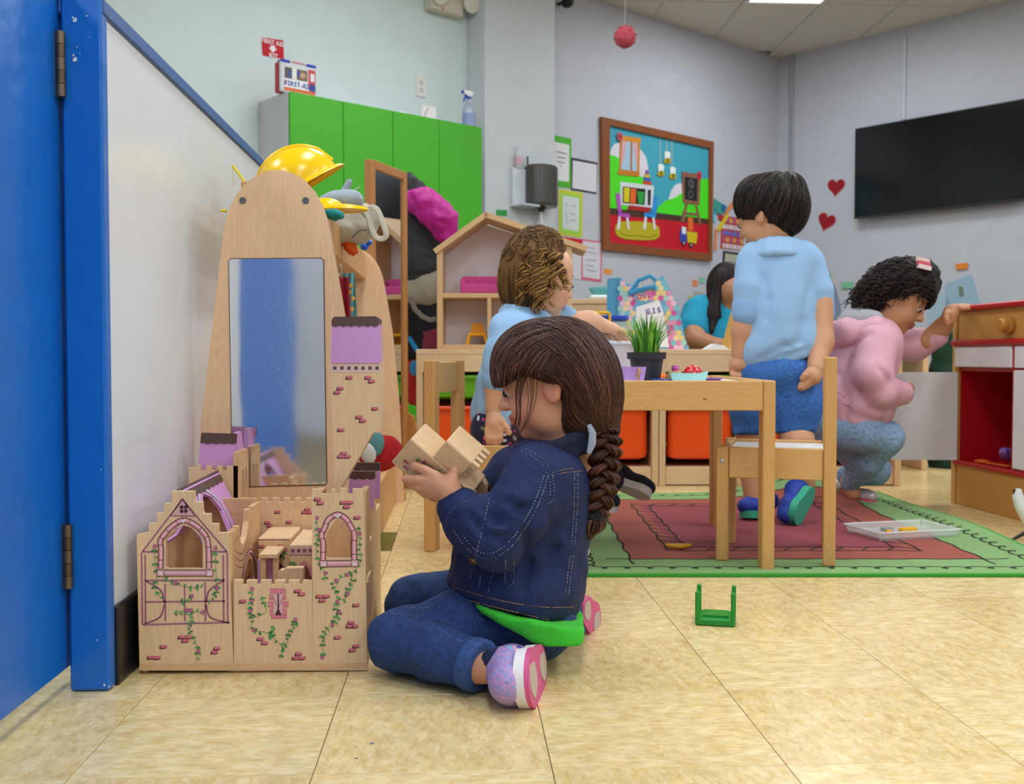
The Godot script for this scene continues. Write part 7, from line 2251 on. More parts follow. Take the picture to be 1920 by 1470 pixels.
func inner(m: MB, runs: Array, col: Color) -> void:
	# the trunk and limbs under the clothes, which join head, hands and feet
	var ps := []
	for r in runs:
		var rr := []
		for i in r.size(): rr.append(0.024 if r.size() > 2 or r[0].distance_to(r[1]) < 0.2 else 0.045)
		ps += chain(r, rr, 0.02, col)
	soft(m, ps, 0.012, true)
func shoe(t: Node3D, heel: Vector3, toe: Vector3, nrm: Vector3, wdt: float, upper: Material, sole_mat: Material, pad: Material, ankle: Vector3, high := 0.03) -> void:
	# nrm points out of the sole
	var f := (toe - heel).normalized()
	nrm = (nrm - f * nrm.dot(f)).normalized()
	var ln := heel.distance_to(toe)
	var up := -nrm
	var o := Node3D.new()
	o.name = "shoe"
	t.add_child(o, true)
	var ps := [cap(heel + up * high, toe + up * high * 0.62, wdt * 0.74, wdt * 0.70, 0.02), cap(heel + up * high * 1.2, ankle, wdt * 0.72, wdt * 0.62, 0.02), egg(heel.lerp(toe, 0.72) + up * high * 0.7, Vector3(wdt * 1.05, high * 0.7, ln * 0.28), Basis(up.cross(f).normalized(), up, f), 0.02)]
	ps.append(half(heel, nrm, 0.006))
	part("upper", soft(moved(t), ps, 0.0042), upper, o)
	var side := up.cross(f).normalized()
	var outl := []
	for i in 56:
		var a := TAU * i / 56.0
		var u := cos(a)
		var w := wdt * (1.12 + 0.14 * u) * (1.0 - 0.22 * exp(-pow((u + 0.12) / 0.4, 2)))
		outl.append(Vector2(u * ln * 0.68, sin(a) * w))
	var mid := (heel + toe) / 2
	var tr := Transform3D(Basis(f, nrm.cross(f), nrm), mid - t.position)
	var pl := PackedVector2Array(outl)
	part("midsole", mb().at(tr).prism(pl, -0.010, 0.006), sole_mat if pad == null else plain("ece6e6", 0.6), o)
	var so := part("sole", mb().at(tr).prism(pl, 0.006, 0.013), sole_mat, o)
	if pad:
		for e in [[0.36, 0.6], [-0.38, 0.5]]:
			var pp := PackedVector2Array()
			for i in 20:
				var a := TAU * i / 20.0
				pp.append(Vector2(e[0] * ln + cos(a) * ln * 0.22, sin(a) * wdt * e[1] * (1.0 + 0.12 * sin(a * 5.0))))
			part("tread_pad", mb().at(tr).prism(pp, 0.013, 0.0145), pad, so)

func hand_prims(w: Vector3, palm: Vector3, fingers: Array, thumb: Array, r: float, col: Color, palm_r := 0.02) -> Array:
	var o := [cap(w, palm, palm_r * 0.92, palm_r, 0.012, col)]
	for f in fingers:
		o.append(cap(palm, f[0], palm_r * 0.7, r * 1.08, 0.008, col))
		for i in f.size() - 1: o.append(cap(f[i], f[i + 1], r * (1.04 - 0.08 * i), r * (0.96 - 0.09 * i), 0.0022, col))
	o.append(cap(w.lerp(palm, 0.55), thumb[0], palm_r * 0.62, r * 1.15, 0.01, col))
	for i in thumb.size() - 1: o.append(cap(thumb[i], thumb[i + 1], r * (1.12 - 0.06 * i), r * (1.02 - 0.08 * i), 0.004, col))
	return o

# ---------- the girl in the denim jacket ----------
func girl_denim() -> void:
	var t := thing("person", "child in a dark denim jacket with a long braid kneeling beside the castle", "person", Vector3(P(960, 1200, 1.8).x, 0.0, P(960, 1200, 1.8).z))
	var skin := "d79c78"
	var sk := lin(skin)
	# skin: head, neck, hands, ankle
	var hc := P(1036, 707, 1.845)
	var hb := looks(Vector3(-0.97, -0.20, -0.12), Vector3(-0.20, 0.97, 0.0))
	var body := moved(t)
	var hp := head_skin(hc, hb, 1.0, skin, "b96a60", "d98f74")
	hp.append(cap(P(1060, 775, 1.84), P(1062, 880, 1.85), 0.040, 0.044, 0.03, sk))
	soft(body, hp, 0.0036, true)
	var wr := P(868, 960, 1.722)
	var palm := P(836, 916, 1.722)
	var fin := [[P(817, 893, 1.722), P(797, 882, 1.728), P(779, 874, 1.735)], [P(808, 903, 1.722), P(784, 900, 1.728), P(761, 898, 1.737)], [P(806, 915, 1.724), P(786, 913, 1.732), P(770, 908, 1.742)], [P(812, 927, 1.728), P(797, 924, 1.738), P(786, 917, 1.748)]]
	var th := [P(847, 900, 1.722), P(852, 883, 1.728), P(857, 867, 1.735)]
	var hand := hand_prims(wr, palm, fin, th, 0.0085, sk, 0.021)
	hand.append(cap(P(885, 985, 1.722), wr, 0.023, 0.021, 0.02, sk))
	soft(body, hand, 0.0028, true)
	var wr2 := P(872, 965, 1.90)
	var palm2 := P(840, 925, 1.885)
	var fin2 := []
	for k in 4: fin2.append([P(815 - k, 895 + k * 12, 1.88), P(795, 886 + k * 12, 1.865), P(785, 880 + k * 12, 1.85)])
	soft(body, hand_prims(wr2, palm2, fin2, [P(850, 895, 1.87), P(852, 880, 1.86), P(850, 866, 1.85)], 0.0085, sk, 0.021), 0.004, true)
	soft(body, [cap(P(885, 1252, 1.645), P(930, 1252, 1.615), 0.026, 0.024, 0.01, sk)], 0.006, true)
	var bm := StandardMaterial3D.new()
	inner(body, [[P(1062, 870, 1.85), P(1000, 1130, 1.845)], [P(1020, 900, 1.78), P(972, 960, 1.715), P(930, 1012, 1.69), P(880, 980, 1.72)], [P(1020, 900, 1.92), P(940, 985, 1.98), P(872, 965, 1.90)], [P(1000, 1150, 1.82), P(750, 1198, 1.74), P(890, 1250, 1.645)]], sk)
	bm.vertex_color_use_as_albedo = true; bm.roughness = 0.5; bm.subsurf_scatter_enabled = true; bm.subsurf_scatter_strength = 0.12
	mats["skin"] = bm
	part("body", body, bm, t)
	eyes(t, hc, hb, 1.0, Vector3(0, -0.45, 1.0))
	for f in fin + [th]:
		var tip: Vector3 = f[2]
		var d := (f[2] - f[1] as Vector3).normalized()
		part("fingernail", mb("e0a898").ball(tip + d * 0.003 + CB.z * 0.0048 - t.position, Vector3(0.0042, 0.0042, 0.0024), 6, 8, Basis(CB.x, CB.y, CB.z)), vcol(0.35), t)
	# jeans
	var jn := chain([P(1000, 1172, 1.81), P(870, 1172, 1.775), P(748, 1197, 1.745)], [0.056, 0.053, 0.050], 0.04) + chain([P(748, 1203, 1.735), P(820, 1225, 1.690), P(872, 1240, 1.656)], [0.050, 0.046, 0.039], 0.014) + chain([P(1010, 1150, 1.92), P(900, 1130, 1.95), P(780, 1136, 1.98)], [0.078, 0.068, 0.055], 0.04) + chain([P(780, 1138, 1.98), P(930, 1165, 1.99), P(1060, 1165, 1.985)], [0.055, 0.05, 0.042], 0.02)
	jn.append(egg(P(1000, 1158, 1.845), Vector3(0.07, 0.055, 0.10), CB, 0.05))
	var cut_a := (P(908, 1252, 1.635) - P(830, 1222, 1.685)).normalized()
	jn.append(half(P(906, 1250, 1.636), cut_a, 0.004))
	jn.pop_back()
	var legs := soft(moved(t), jn, 0.0075, false, noise(14.0, 5, 2), 0.007)
	part("jeans", legs, denim("2c4a86"), t)
	var cuff := [cap(P(878, 1242, 1.652), P(906, 1251, 1.634), 0.0425, 0.0425, 0.004), half(P(905, 1250, 1.635), cut_a, 0.003), half(P(880, 1242, 1.651), -cut_a, 0.003)]
	part("jeans_cuff", soft(moved(t), cuff, 0.004), denim("3a5c9c"), t)
	stitches(t, t, jn, [[[735, 1150], [790, 1158], [850, 1195], [905, 1218]], [[770, 1140], [850, 1140], [920, 1170]]], 1.4, 2.0, "6f86b4", 0.0009, 0.008)
	# green shirt hem
	var sh := [egg(P(980, 1115, 1.842), Vector3(0.108, 0.1, 0.153), CB), rbox(P(988, 1170, 1.842), Vector3(0.052, 0.03, 0.105), 0.038, CB, 0.03), half(P(885, 1139, 1.7), CB * Vector3(-0.52, -0.85, 0), 0.01), half(P(1000, 1212, 1.7), CB * Vector3(0, -1, 0), 0.006), half(P(838, 1112, 1.75), CB * Vector3(0.235, 0.97, 0), 0.004)]
	part("tshirt", soft(moved(t), sh, 0.0055, false, noise(11.0, 9, 2), 0.006), cloth("3fcf35", 110.0, 0.12), t, "bright green shirt hem")
	# jacket: trunk and sleeves
	var jk := [egg(P(1016, 935, 1.843), Vector3(0.088, 0.1, 0.115), CB, 0.04), cap(P(1020, 898, 1.755), P(1020, 898, 1.935), 0.053, 0.053, 0.05), egg(P(985, 1020, 1.843), Vector3(0.102, 0.105, 0.118), CB, 0.06), egg(P(962, 1105, 1.843), Vector3(0.121, 0.085, 0.150), CB, 0.06), cap(P(950, 895, 1.84), P(905, 990, 1.84), 0.03, 0.04, 0.06)]
	jk.append(half(P(838, 1122, 1.7), CB * Vector3(-0.235, -0.97, 0), 0.004))
	var sl := chain([P(1003, 895, 1.742), P(972, 960, 1.705), P(930, 1012, 1.688)], [0.055, 0.052, 0.047], 0.012) + chain([P(930, 1012, 1.688), P(890, 985, 1.70), P(862, 955, 1.718)], [0.047, 0.042, 0.036], 0.02)
	var sl2 := chain([P(1010, 885, 1.945), P(940, 985, 1.985), P(880, 968, 1.91)], [0.056, 0.048, 0.036], 0.03)
	var cd := (P(862, 955, 1.718) - P(890, 985, 1.70)).normalized()
	var all := jk.duplicate()
	all.pop_back()
	all += sl + sl2
	all.append(jk[-1])
	# folds at the bent elbow and the waist
	for q in [[[905, 958], [930, 980], [950, 975], 0.0065], [[915, 1002], [940, 1012], [955, 1000], 0.006], [[880, 965], [900, 985], [905, 1005], 0.005], [[950, 940], [975, 955], [990, 950], 0.006], [[985, 1000], [990, 1050], [980, 1100], 0.006], [[1030, 960], [1040, 1030], [1030, 1080], 0.006]]:
		for i in 2:
			var a := hit(all, q[i][0], q[i][1], 1.5, 1.9)
			var b := hit(all, q[i + 1][0], q[i + 1][1], 1.5, 1.9)
			all.insert(all.size() - 1, cap(a, b, q[3] * 0.7, q[3] * 0.7, 0.014, Color.WHITE, 1))
	all.append(half(P(858, 950, 1.72), cd, 0.003))
	var cutp: Array = all.pop_back()
	var jm := soft(moved(t), all, 0.0058, false, noise(16.0, 12, 2), 0.0045)
	var jacket := part("jacket", jm, denim("14285e"), t)
	# cuff of the near sleeve
	var cf := [cap(P(880, 972, 1.706), P(853, 946, 1.722), 0.0405, 0.037, 0.004), half(P(855, 947, 1.72), cd, 0.003), half(P(879, 972, 1.707), -cd, 0.003)]
	part("cuff", soft(moved(t), cf, 0.0042), denim("182e68"), jacket)
	# collar
	var col := []
	var cpts := []
	for i in 15:
		var a := lerpf(-2.45, 2.45, i / 14.0)
		# a = 0 at the nape (right in the picture), front ends left
		var cx := 1040 + 70 * cos(a) - 18.0 * (1.0 - cos(a)) * 0.5
		var cy := 822 - 16 * cos(a) + 36 * (1.0 - cos(a)) * 0.55
		cpts.append(P(cx, cy, 1.845 - 0.075 * sin(a)))
	for i in 14: col.append(cap(cpts[i], cpts[i + 1], 0.010, 0.010, 0.006))
	for i in 14: col.append(cap(cpts[i] + CB * Vector3(0.008 * signf(i - 7.0) * 0.0, -0.022, 0.008 * (1 if i < 7 else -1)), cpts[i + 1] + CB * Vector3(0, -0.022, 0.008 * (1 if i < 7 else -1)), 0.011, 0.011, 0.014))
	part("collar", soft(moved(t), col, 0.0042), denim("101d3e"), jacket)
	# hem band and placket, seams
	var tan := "a87c50"
	var grey := "7d8096"
	stitches(t, jacket, all, [[[850, 1100], [900, 1116], [960, 1130], [1020, 1138], [1075, 1138]], [[846, 1116], [900, 1131], [960, 1146], [1020, 1160], [1066, 1168]], [[1036, 886], [1060, 880], [1095, 876]], [[1036, 892], [1060, 886], [1095, 882]]], 1.5, 2.0, tan)
	stitches(t, jacket, all, [[[985, 842], [1012, 856], [1030, 878], [1038, 905], [1038, 935], [1024, 946]], [[978, 846], [1005, 860], [1023, 880], [1031, 905], [1031, 932]], [[1083, 884], [1082, 960], [1076, 1030], [1066, 1114]], [[1077, 884], [1076, 960], [1070, 1030], [1060, 1114]], [[1028, 892], [1008, 948], [975, 1005], [945, 1036], [915, 1047], [885, 1036], [862, 1012], [848, 990]], [[1020, 892], [1000, 946], [968, 1000], [940, 1028], [914, 1038], [888, 1028], [868, 1004]], [[948, 1050], [948, 1096], [962, 1093], [963, 1048]], [[918, 935], [900, 1010], [880, 1090]], [[905, 1062], [897, 1105]], [[925, 1066], [915, 1110]]], 1.5, 2.0, grey)
	stitches(t, jacket, cf, [[[834, 984], [842, 962], [862, 944], [884, 936]]], 1.5, 1.9, grey)
	for q in [[916, 916], [886, 1052], [858, 1116]]:
		var p := hit(all, q[0], q[1], 1.5, 2.0)
		var g := grad(all, p)
		var bz := Basis(Quaternion(Vector3.UP, g))
		part("button", moved(t).k("ffffff").at(Transform3D(bz, p - t.position)).lathe([Vector2(0, 0.003), Vector2(0.0035, 0.003), Vector2(0.004, 0.0012), Vector2(0.0058, 0.003), Vector2(0.0075, 0.002), Vector2(0.008, -0.001)], 16), plain("6a5238", 0.3, 0.9), jacket)
	# shoes
	var sn := noise(0.03, 91, 3)
	var up1 := StandardMaterial3D.new()
	up1.albedo_texture = speck_tex("shoe_print", 256, func(x, y):
		var a := sn.get_noise_2d(x, y)
		var b := sn.get_noise_2d(x * 1.7 + 400, y * 1.7)
		var c := Color("a892cc").lerp(Color("7f9bd6"), clampf(a * 3.0, 0, 1)).lerp(Color("d79ac6"), clampf(b * 3.0, 0, 1))
		return c.lerp(Color("4a3f86"), 0.7) if absf(a) < 0.025 else c)
	up1.uv1_triplanar = true; up1.uv1_scale = Vector3.ONE * 9.0; up1.roughness = 0.5
	var pink := plain("d9588f", 0.55)
	var pad := plain("c3b3a8", 0.8)
	shoe(t, P(1006, 1246, 1.695), P(980, 1280, 1.560), CB * Vector3(0.72, 0.12, 0.70), 0.043, up1, pink, pad, P(936, 1247, 1.62), 0.036)
	shoe(t, P(1086, 1140, 1.965), P(1110, 1170, 2.055), CB * Vector3(0.80, 0.12, 0.58), 0.035, up1, pink, pad, P(1050, 1160, 1.985), 0.03)
	var sc := [cap(P(928, 1249, 1.622), P(940, 1248, 1.615), 0.0275, 0.029, 0.004)]
	part("sock", soft(moved(t), sc, 0.004), cloth("1b2350", 90.0, 0.25), t)
	for k in 3:
		var sp_ := []
		for i in 9:
			var a := lerpf(-1.3, 1.5, i / 8.0)
			sp_.append(P(952 + k * 9, 1250, 1.612) + CB.y * sin(a) * 0.032 + CB.z * cos(a) * 0.031 + CB.x * 0.006 * sin(a * 2))
		part("shoe_band", moved(t).k(["7fb4d8", "d7a8c8", "5a4a9c"][k]).tube(sp_, 0.0042, 6, true, 0.45), vcol(0.5), t)
	# hair
	girl_denim_hair(t, hc, hb)

func seen_at(p: Vector3) -> Vector2:
	var d := CB.inverse() * (p - CO)
	return Vector2(960.0 - d.x / d.z * FPX, 735.0 + d.y / d.z * FPX)
func in_fringe(p: Vector3) -> bool:
	var s := seen_at(p)
	return s.x < 1000.0 - (s.y - 620.0) * 0.12 and s.y > 622.0 + maxf(0.0, s.x - 960.0) * 0.5
func fringe_flow(p: Vector3) -> Vector3:
	return Vector3.ZERO if seen_at(p).y > 722.0 else CB * Vector3(-0.22, -1.0, 0.0)
func girl_denim_hair(t: Node3D, hc: Vector3, hb: Basis) -> void:
	var z := 1.84
	var hp := [egg(P(1048, 698, z), Vector3(0.1, 0.098, 0.089), CB, 0.03), egg(P(1098, 742, z), Vector3(0.06, 0.078, 0.074), CB, 0.04), egg(P(985, 682, z), Vector3(0.052, 0.062, 0.07), CB, 0.04), egg(P(958, 700, z), Vector3(0.024, 0.05, 0.05), CB, 0.03), cap(P(1110, 790, z), P(1128, 815, z - 0.01), 0.045, 0.026, 0.04)]
	# leave face and ear free on both sides
	hp.append(egg(P(984, 784, 1.77), Vector3(0.066, 0.072, 0.085), CB, 0.012, Color.WHITE, 1))
	hp.append(egg(P(975, 800, 1.91), Vector3(0.062, 0.07, 0.07), CB, 0.012, Color.WHITE, 1))
	hp.append(egg(P(1034, 756, 1.755), Vector3(0.030, 0.036, 0.04), CB, 0.01, Color.WHITE, 1))
	hp.append(egg(P(955, 762, 1.84), Vector3(0.046, 0.038, 0.1), CB, 0.012, Color.WHITE, 1))
	var m := moved(t).k("351d16")
	soft(m, hp, 0.0055)
	var hair := part("hair", m, hair_mat(), t, "long dark brown hair")
	var r := RandomNumberGenerator.new()
	r.seed = 77
	var tones := [lin("3a2019"), lin("43261c"), lin("4f2e22"), lin("311b14"), lin("643f2e")]
	var sink := P(1124, 808, 1.815)
	comb(t, hair, hp, 1500, 21, tones, P(1050, 700, z), 0.1, func(p: Vector3): return fringe_flow(p) if in_fringe(p) else Vector3.ZERO if p.distance_to(sink) < 0.03 else (sink - p).normalized() + (CB.y * 0.35 + CB.x * 0.15) * clampf((p.distance_to(sink) - 0.1) * 6.0, 0.0, 1.0), 13, 0.017, 0.0016, hair_mat(0.4), 0.10)
	comb(t, hair, hp, 1500, 22, tones, P(1000, 680, z), 0.09, func(p: Vector3):
		var e := seen_at(p)
		if e.y > 724.0 or e.x > 1062.0: return Vector3.ZERO
		var f := clampf((e.y - 605.0) / 105.0, 0.0, 1.0)
		return CB * Vector3(lerpf(-1.0, -0.10, f), lerpf(-0.25, -1.0, f), 0.0), 10, 0.0145, 0.0016, hair_mat(0.4), 0.08)
	var st := moved(t)
	# fringe over the brow and the loose lock along the cheek
	for i in 70:
		var u := r.randf()
		var top := Vector2(lerpf(940, 996, u) + r.randfn(0, 4), 655 + r.randf() * 25)
		var low := Vector2(lerpf(928, 985, u) + r.randfn(0, 4), lerpf(716, 704, u) + r.randfn(0, 9))
		var pts := []
		for k in 8:
			var f := k / 7.0
			var e := top.lerp(low, f) + Vector2(-6 * sin(PI * f * 0.9), 0)
			var zz := lerpf(1.82, 1.76 + 0.11 * r.randf() * (1 if i % 3 == 0 else 0), sqrt(f)) - 0.0
			var p := P(e.x, e.y, 1.55)
			pts.append(hit(hp, e.x, e.y, 1.6, 1.86) + CB.z * 0.0015 if f < 0.7 else P(e.x, e.y, 1.775))
		st.col = tones[r.randi() % 5]
		for k in range(1, pts.size()):
			if pts[k].distance_to(pts[k - 1]) > 0.03: pts[k] = pts[k - 1] + (P(low.x, low.y, 1.775) - pts[k - 1]) * 0.2
		st.tube(pts, [0.001, 0.0016, 0.0018, 0.0018, 0.0016, 0.0013, 0.001, 0.0004], 4, false)
	for i in 17:
		var u := r.randf()
		var q := [Vector2(972 + u * 20, 690 + r.randf() * 12), Vector2(966 + u * 13, 735), Vector2(967 + u * 10 + r.randfn(0, 2), 780), Vector2(960 + u * 10 + r.randfn(0, 2), 815), Vector2(952 + u * 9 + r.randfn(0, 2), 845 - u * 10)]
		if i < 7: q = [Vector2(985 + u * 24, 705), Vector2(990 + u * 16, 745), Vector2(985 + u * 10, 785), Vector2(972 + u * 7, 812), Vector2(960 + u * 8, 838)]
		var pts := []
		for e in spline(q, 4): pts.append(P(e.x, e.y, 1.764 + u * 0.006))
		st.col = tones[r.randi() % 5]
		var rad := []
		for k in pts.size(): rad.append(0.0009 * (1.0 - 0.75 * k / pts.size()))
		st.tube(pts, rad, 4, false)
	for i in 40:
		var a := Vector2(r.randf_range(960, 1140), 0)
		a.y = 604 + pow((a.x - 1040) / 100.0, 2) * 22 + 6
		var pts := []
		for k in 6: pts.append(P(a.x + k * (5 + r.randf() * 2), a.y - 7 * sin(PI * k / 5.0) * r.randf() + k * k * 0.6, 1.82))
		st.col = tones[4]
		st.tube(pts, 0.0004, 3, false)
	var so := part("strands", st, hair_mat(0.36), hair)
	so.set_meta("kind", "stuff")
	# braid: three ropes of hair woven down the back
	var path := lerp3([P(1122, 800, 1.815), P(1135, 832, 1.80), P(1133, 880, 1.797), P(1128, 925, 1.797), P(1118, 968, 1.80)], 12)
	for s in 3:
		var bm := moved(t)
		for j in 17:
			var pts := []
			var oa := j * 2.399
			var orr := 0.0125 * sqrt((j + 0.5) / 17.0)
			for i in path.size():
				var f := float(i) / (path.size() - 1)
				var thx := f * TAU * 2.6 + s * TAU / 3.0
				var wd_ := lerpf(0.020, 0.014, f)
				var off := CB.x * sin(thx) * wd_ + CB.z * sin(2.0 * thx) * wd_ * 0.5
				var sw := oa + f * 3.0
				pts.append(path[i] + off + (CB.x * cos(sw) + CB.z * sin(sw)) * orr * lerpf(1.1, 0.8, f))
			bm.col = tones[(j + s) % 5].lerp(tones[2], 0.3)
			bm.tube(pts, 0.0042 if j < 8 else 0.0026, 5, false)
		part("braid_strand", bm, hair_mat(0.38), hair)
	part("hair_tie", moved(t).k("14121a").tube([P(1117, 962, 1.80), P(1115, 972, 1.80)], 0.021, 14).tube([P(1118, 966, 1.785), P(1126, 963, 1.782)], 0.008, 8), vcol(0.6), hair, "black hair tie")
	var tl := moved(t)
	for i in 90:
		var an := r.randf() * TAU
		var rr := sqrt(r.randf())
		var pts := []
		for k in 7:
			var f := k / 6.0
			var w := 0.016 + 0.012 * sin(PI * minf(f * 1.15, 1.0)) - 0.012 * f
			pts.append(P(lerpf(1116, 1106, f) + r.randfn(0, 0.6), lerpf(970, 1013 - rr * 4, f), 1.80) + (CB.x * cos(an) + CB.z * sin(an)) * rr * w)
		tl.col = tones[r.randi() % 5]
		tl.tube(pts, [0.0022, 0.0028, 0.003, 0.003, 0.0026, 0.0018, 0.0006], 5, false)
	part("braid_tail", tl, hair_mat(0.38), hair)
	part("ribbon", moved(t).k("a9b4c8").tube([P(1104, 796, 1.775), P(1111, 812, 1.772), P(1110, 832, 1.772), P(1104, 850, 1.775)], [0.004, 0.0065, 0.007, 0.004], 8, true, 0.35, Vector3(0, 0, 1)), cloth("ffffff", 80.0, 0.2, 0.9, true), hair, "pale grey ribbon")

func comb(t: Node3D, hair: Node3D, ps: Array, n: int, seed_: int, tones: Array, ctr: Vector3, rad: float, flow: Callable, steps: int, step: float, w: float, mat: Material, frizz := 0.0) -> void:
	# locks combed over a head of hair: each starts somewhere on it and follows flow(point) along the surface
	var r := RandomNumberGenerator.new()
	r.seed = seed_
	var m := moved(t)
	for i in n:
		var d := Vector3(r.randfn(0, 1), r.randfn(0, 1), r.randfn(0, 1)).normalized()
		var p := stick(ps, ctr + d * rad)
		if absf(field(ps, p)) > 0.004: continue
		var pts := []
		var k := 0
		while k < steps:
			pts.append(p)
			var g := grad(ps, p)
			var f: Vector3 = flow.call(p)
			if f == Vector3.ZERO: break
			f += Vector3(r.randfn(0, 1), r.randfn(0, 1), r.randfn(0, 1)) * frizz
			f -= g * f.dot(g)
			if f.length() < 0.05: break
			p += f.normalized() * step
			for q in 2: p -= grad(ps, p) * (field(ps, p) - w * (0.2 + 0.5 * sin(i * 1.7)))
			if absf(field(ps, p)) > 0.006: break
			k += 1
		if pts.size() < 4: continue
		m.col = tones[r.randi() % tones.size()]
		var rr := []
		for e in pts.size(): rr.append(w * (0.3 + 0.7 * sin(PI * (e + 0.5) / pts.size())))
		m.tube(pts, rr, 4, false)
	if m.v.size() > 0:
		var o := part("strands", m, mat, hair)
		o.set_meta("kind", "stuff")

func curl(m: MB, a: Vector3, b: Vector3, coil: float, turns: float, r: float, ph: float) -> void:
	var pts := []
	var rad := []
	var d := (b - a).normalized()
	var s := d.cross(CB.z).normalized()
	var q := d.cross(s)
	var n := int(turns * 9)
	for i in n + 1:
		var f := float(i) / n
		var an := ph + f * turns * TAU
		pts.append(a.lerp(b, f) + (s * cos(an) + q * sin(an)) * coil * (0.55 + 0.45 * sin(PI * minf(f * 1.3, 1.0))))
		rad.append(r * (1.0 - 0.6 * f * f))
	m.tube(pts, rad, 5, false)

# ---------- the curly-haired child on the chair ----------
func child_curly() -> void:
	var z := 2.93
	var t := thing("person", "child with curly blond hair in a light blue polo sitting at the play table", "person", Vector3(P(985, 700, z).x, 0.0, P(985, 700, z).z))
	var skin := "dba785"
	var sk := lin(skin)
	var hc := P(1012, 518, z)
	var hb := looks(Vector3(0.86, -0.16, -0.46), Vector3(0.10, 0.98, 0.0))
	var body := moved(t)
	var hp := head_skin(hc, hb, 1.05, skin, "c07a6c", "dd9a80")
	hp.append(cap(P(990, 560, z), P(983, 610, z), 0.044, 0.048, 0.03, sk))
	soft(body, hp, 0.005, true)
	# near arm down to the seat, far arm to the box
	var ar := chain([P(945, 660, z - 0.10), P(932, 712, z - 0.11), P(927, 765, z - 0.10)], [0.036, 0.033, 0.025], 0.02, sk)
	soft(body, ar, 0.006, true)
	var fin := []
	for k in 4: fin.append([P(914 + k * 8.5, 806, z - 0.115), P(914 + k * 8, 820 + 3 * sin(k), z - 0.118), P(916 + k * 6.5, 830 + (6 if k == 2 else 0), z - 0.112)])
	soft(body, hand_prims(P(927, 768, z - 0.10), P(925, 792, z - 0.108), fin, [P(942, 790, z - 0.115), P(950, 802, z - 0.12), P(955, 812, z - 0.118)], 0.0085, sk, 0.022), 0.0034, true)
	soft(body, chain([P(1070, 605, z + 0.06), P(1105, 605, z + 0.08), P(1150, 622, z + 0.12)], [0.034, 0.031, 0.024], 0.02, sk), 0.006, true)
	var fin2 := []
	for k in 4: fin2.append([P(1170, 628 + k * 6, z + 0.13), P(1180, 634 + k * 6, z + 0.13), P(1188, 642 + k * 5, z + 0.125)])
	soft(body, hand_prims(P(1152, 623, z + 0.12), P(1163, 630, z + 0.125), fin2, [P(1165, 620, z + 0.10), P(1172, 622, z + 0.095), P(1178, 628, z + 0.09)], 0.008, sk, 0.02), 0.0042, true)
	inner(body, [[P(983, 605, z), P(950, 790, z)], [P(975, 630, z - 0.05), P(945, 660, z - 0.1), P(934, 700, z - 0.11)], [P(1000, 630, z + 0.06), P(1075, 606, z + 0.06)]], sk)
	part("body", body, mats["skin"], t)
	eyes(t, hc, hb, 1.05, Vector3(0, -0.3, 1.0), "6a4a34", "8a6644")
	part("earring", moved(t).k("e8e4da").ball(hc + hb * Vector3(-0.082, -0.046, 0.004) * 1.05, Vector3.ONE * 0.004, 6, 8), vcol(0.2, 0.6), t)
	# polo
	var po := [egg(P(990, 655, z), Vector3(0.112, 0.12, 0.105), CB, 0.05), cap(P(968, 628, z - 0.08), P(1005, 626, z + 0.1), 0.062, 0.06, 0.05), egg(P(965, 745, z), Vector3(0.115, 0.13, 0.11), CB, 0.06), egg(P(955, 790, z), Vector3(0.105, 0.075, 0.105), CB, 0.05)]
	po += chain([P(958, 625, z - 0.085), P(946, 665, z - 0.10), P(936, 704, z - 0.108)], [0.062, 0.054, 0.046], 0.03)
	po += chain([P(1005, 622, z + 0.09), P(1060, 605, z + 0.07)], [0.058, 0.048], 0.03)
	po.append(half(P(960, 818, z), CB * Vector3(-0.3, -0.95, 0), 0.01))
	var shirt := part("polo_shirt", soft(moved(t), po, 0.008, false, noise(9.0, 31, 2), 0.007), cloth("9dc6ee", 110.0, 0.10), t, "light blue polo shirt")
	var cl := []
	for i in 13:
		var a := lerpf(-2.6, 2.6, i / 12.0)
		cl.append(P(990 - 42 * cos(a), 572 + 12 * (1 - cos(a)), z - 0.066 * sin(a)))
	var cps := []
	for i in 12:
		cps.append(cap(cl[i], cl[i + 1], 0.009, 0.009, 0.006))
		cps.append(cap(cl[i] + Vector3(0, -0.022, 0) + (cl[i] - P(990, 580, z)) * 0.14, cl[i + 1] + Vector3(0, -0.022, 0) + (cl[i + 1] - P(990, 580, z)) * 0.14, 0.009, 0.009, 0.016))
	part("collar", soft(moved(t), cps, 0.006), cloth("a6cdf2", 110.0, 0.10), shirt)
	var cuff := chain([P(938, 696, z - 0.107), P(934, 708, z - 0.108)], [0.0485, 0.047], 0.004)
	part("sleeve_cuff", soft(moved(t), cuff, 0.006), cloth("92bce8", 110.0, 0.10), shirt)
	# flowered leggings: hip on the seat, legs under the table, one shoe behind
	var lg := [egg(P(945, 805, z), Vector3(0.09, 0.06, 0.10), CB, 0.04)] + chain([P(925, 805, z - 0.055), P(1010, 818, z - 0.06), P(1085, 822, z - 0.03)], [0.062, 0.055, 0.046], 0.03) + chain([P(1085, 824, z - 0.03), P(1120, 860, z + 0.03), P(1150, 900, z + 0.10)], [0.046, 0.04, 0.032], 0.02) + chain([P(930, 805, z + 0.06), P(1010, 815, z + 0.06), P(1090, 822, z + 0.06)], [0.06, 0.055, 0.046], 0.03) + chain([P(1090, 824, z + 0.06), P(1110, 880, z + 0.08), P(1120, 935, z + 0.08)], [0.045, 0.04, 0.032], 0.02)
	var lo := part("leggings", soft(moved(t), lg, 0.008), cloth("20223f", 90.0, 0.15), t, "navy flowered leggings")
	var r := RandomNumberGenerator.new()
	r.seed = 14
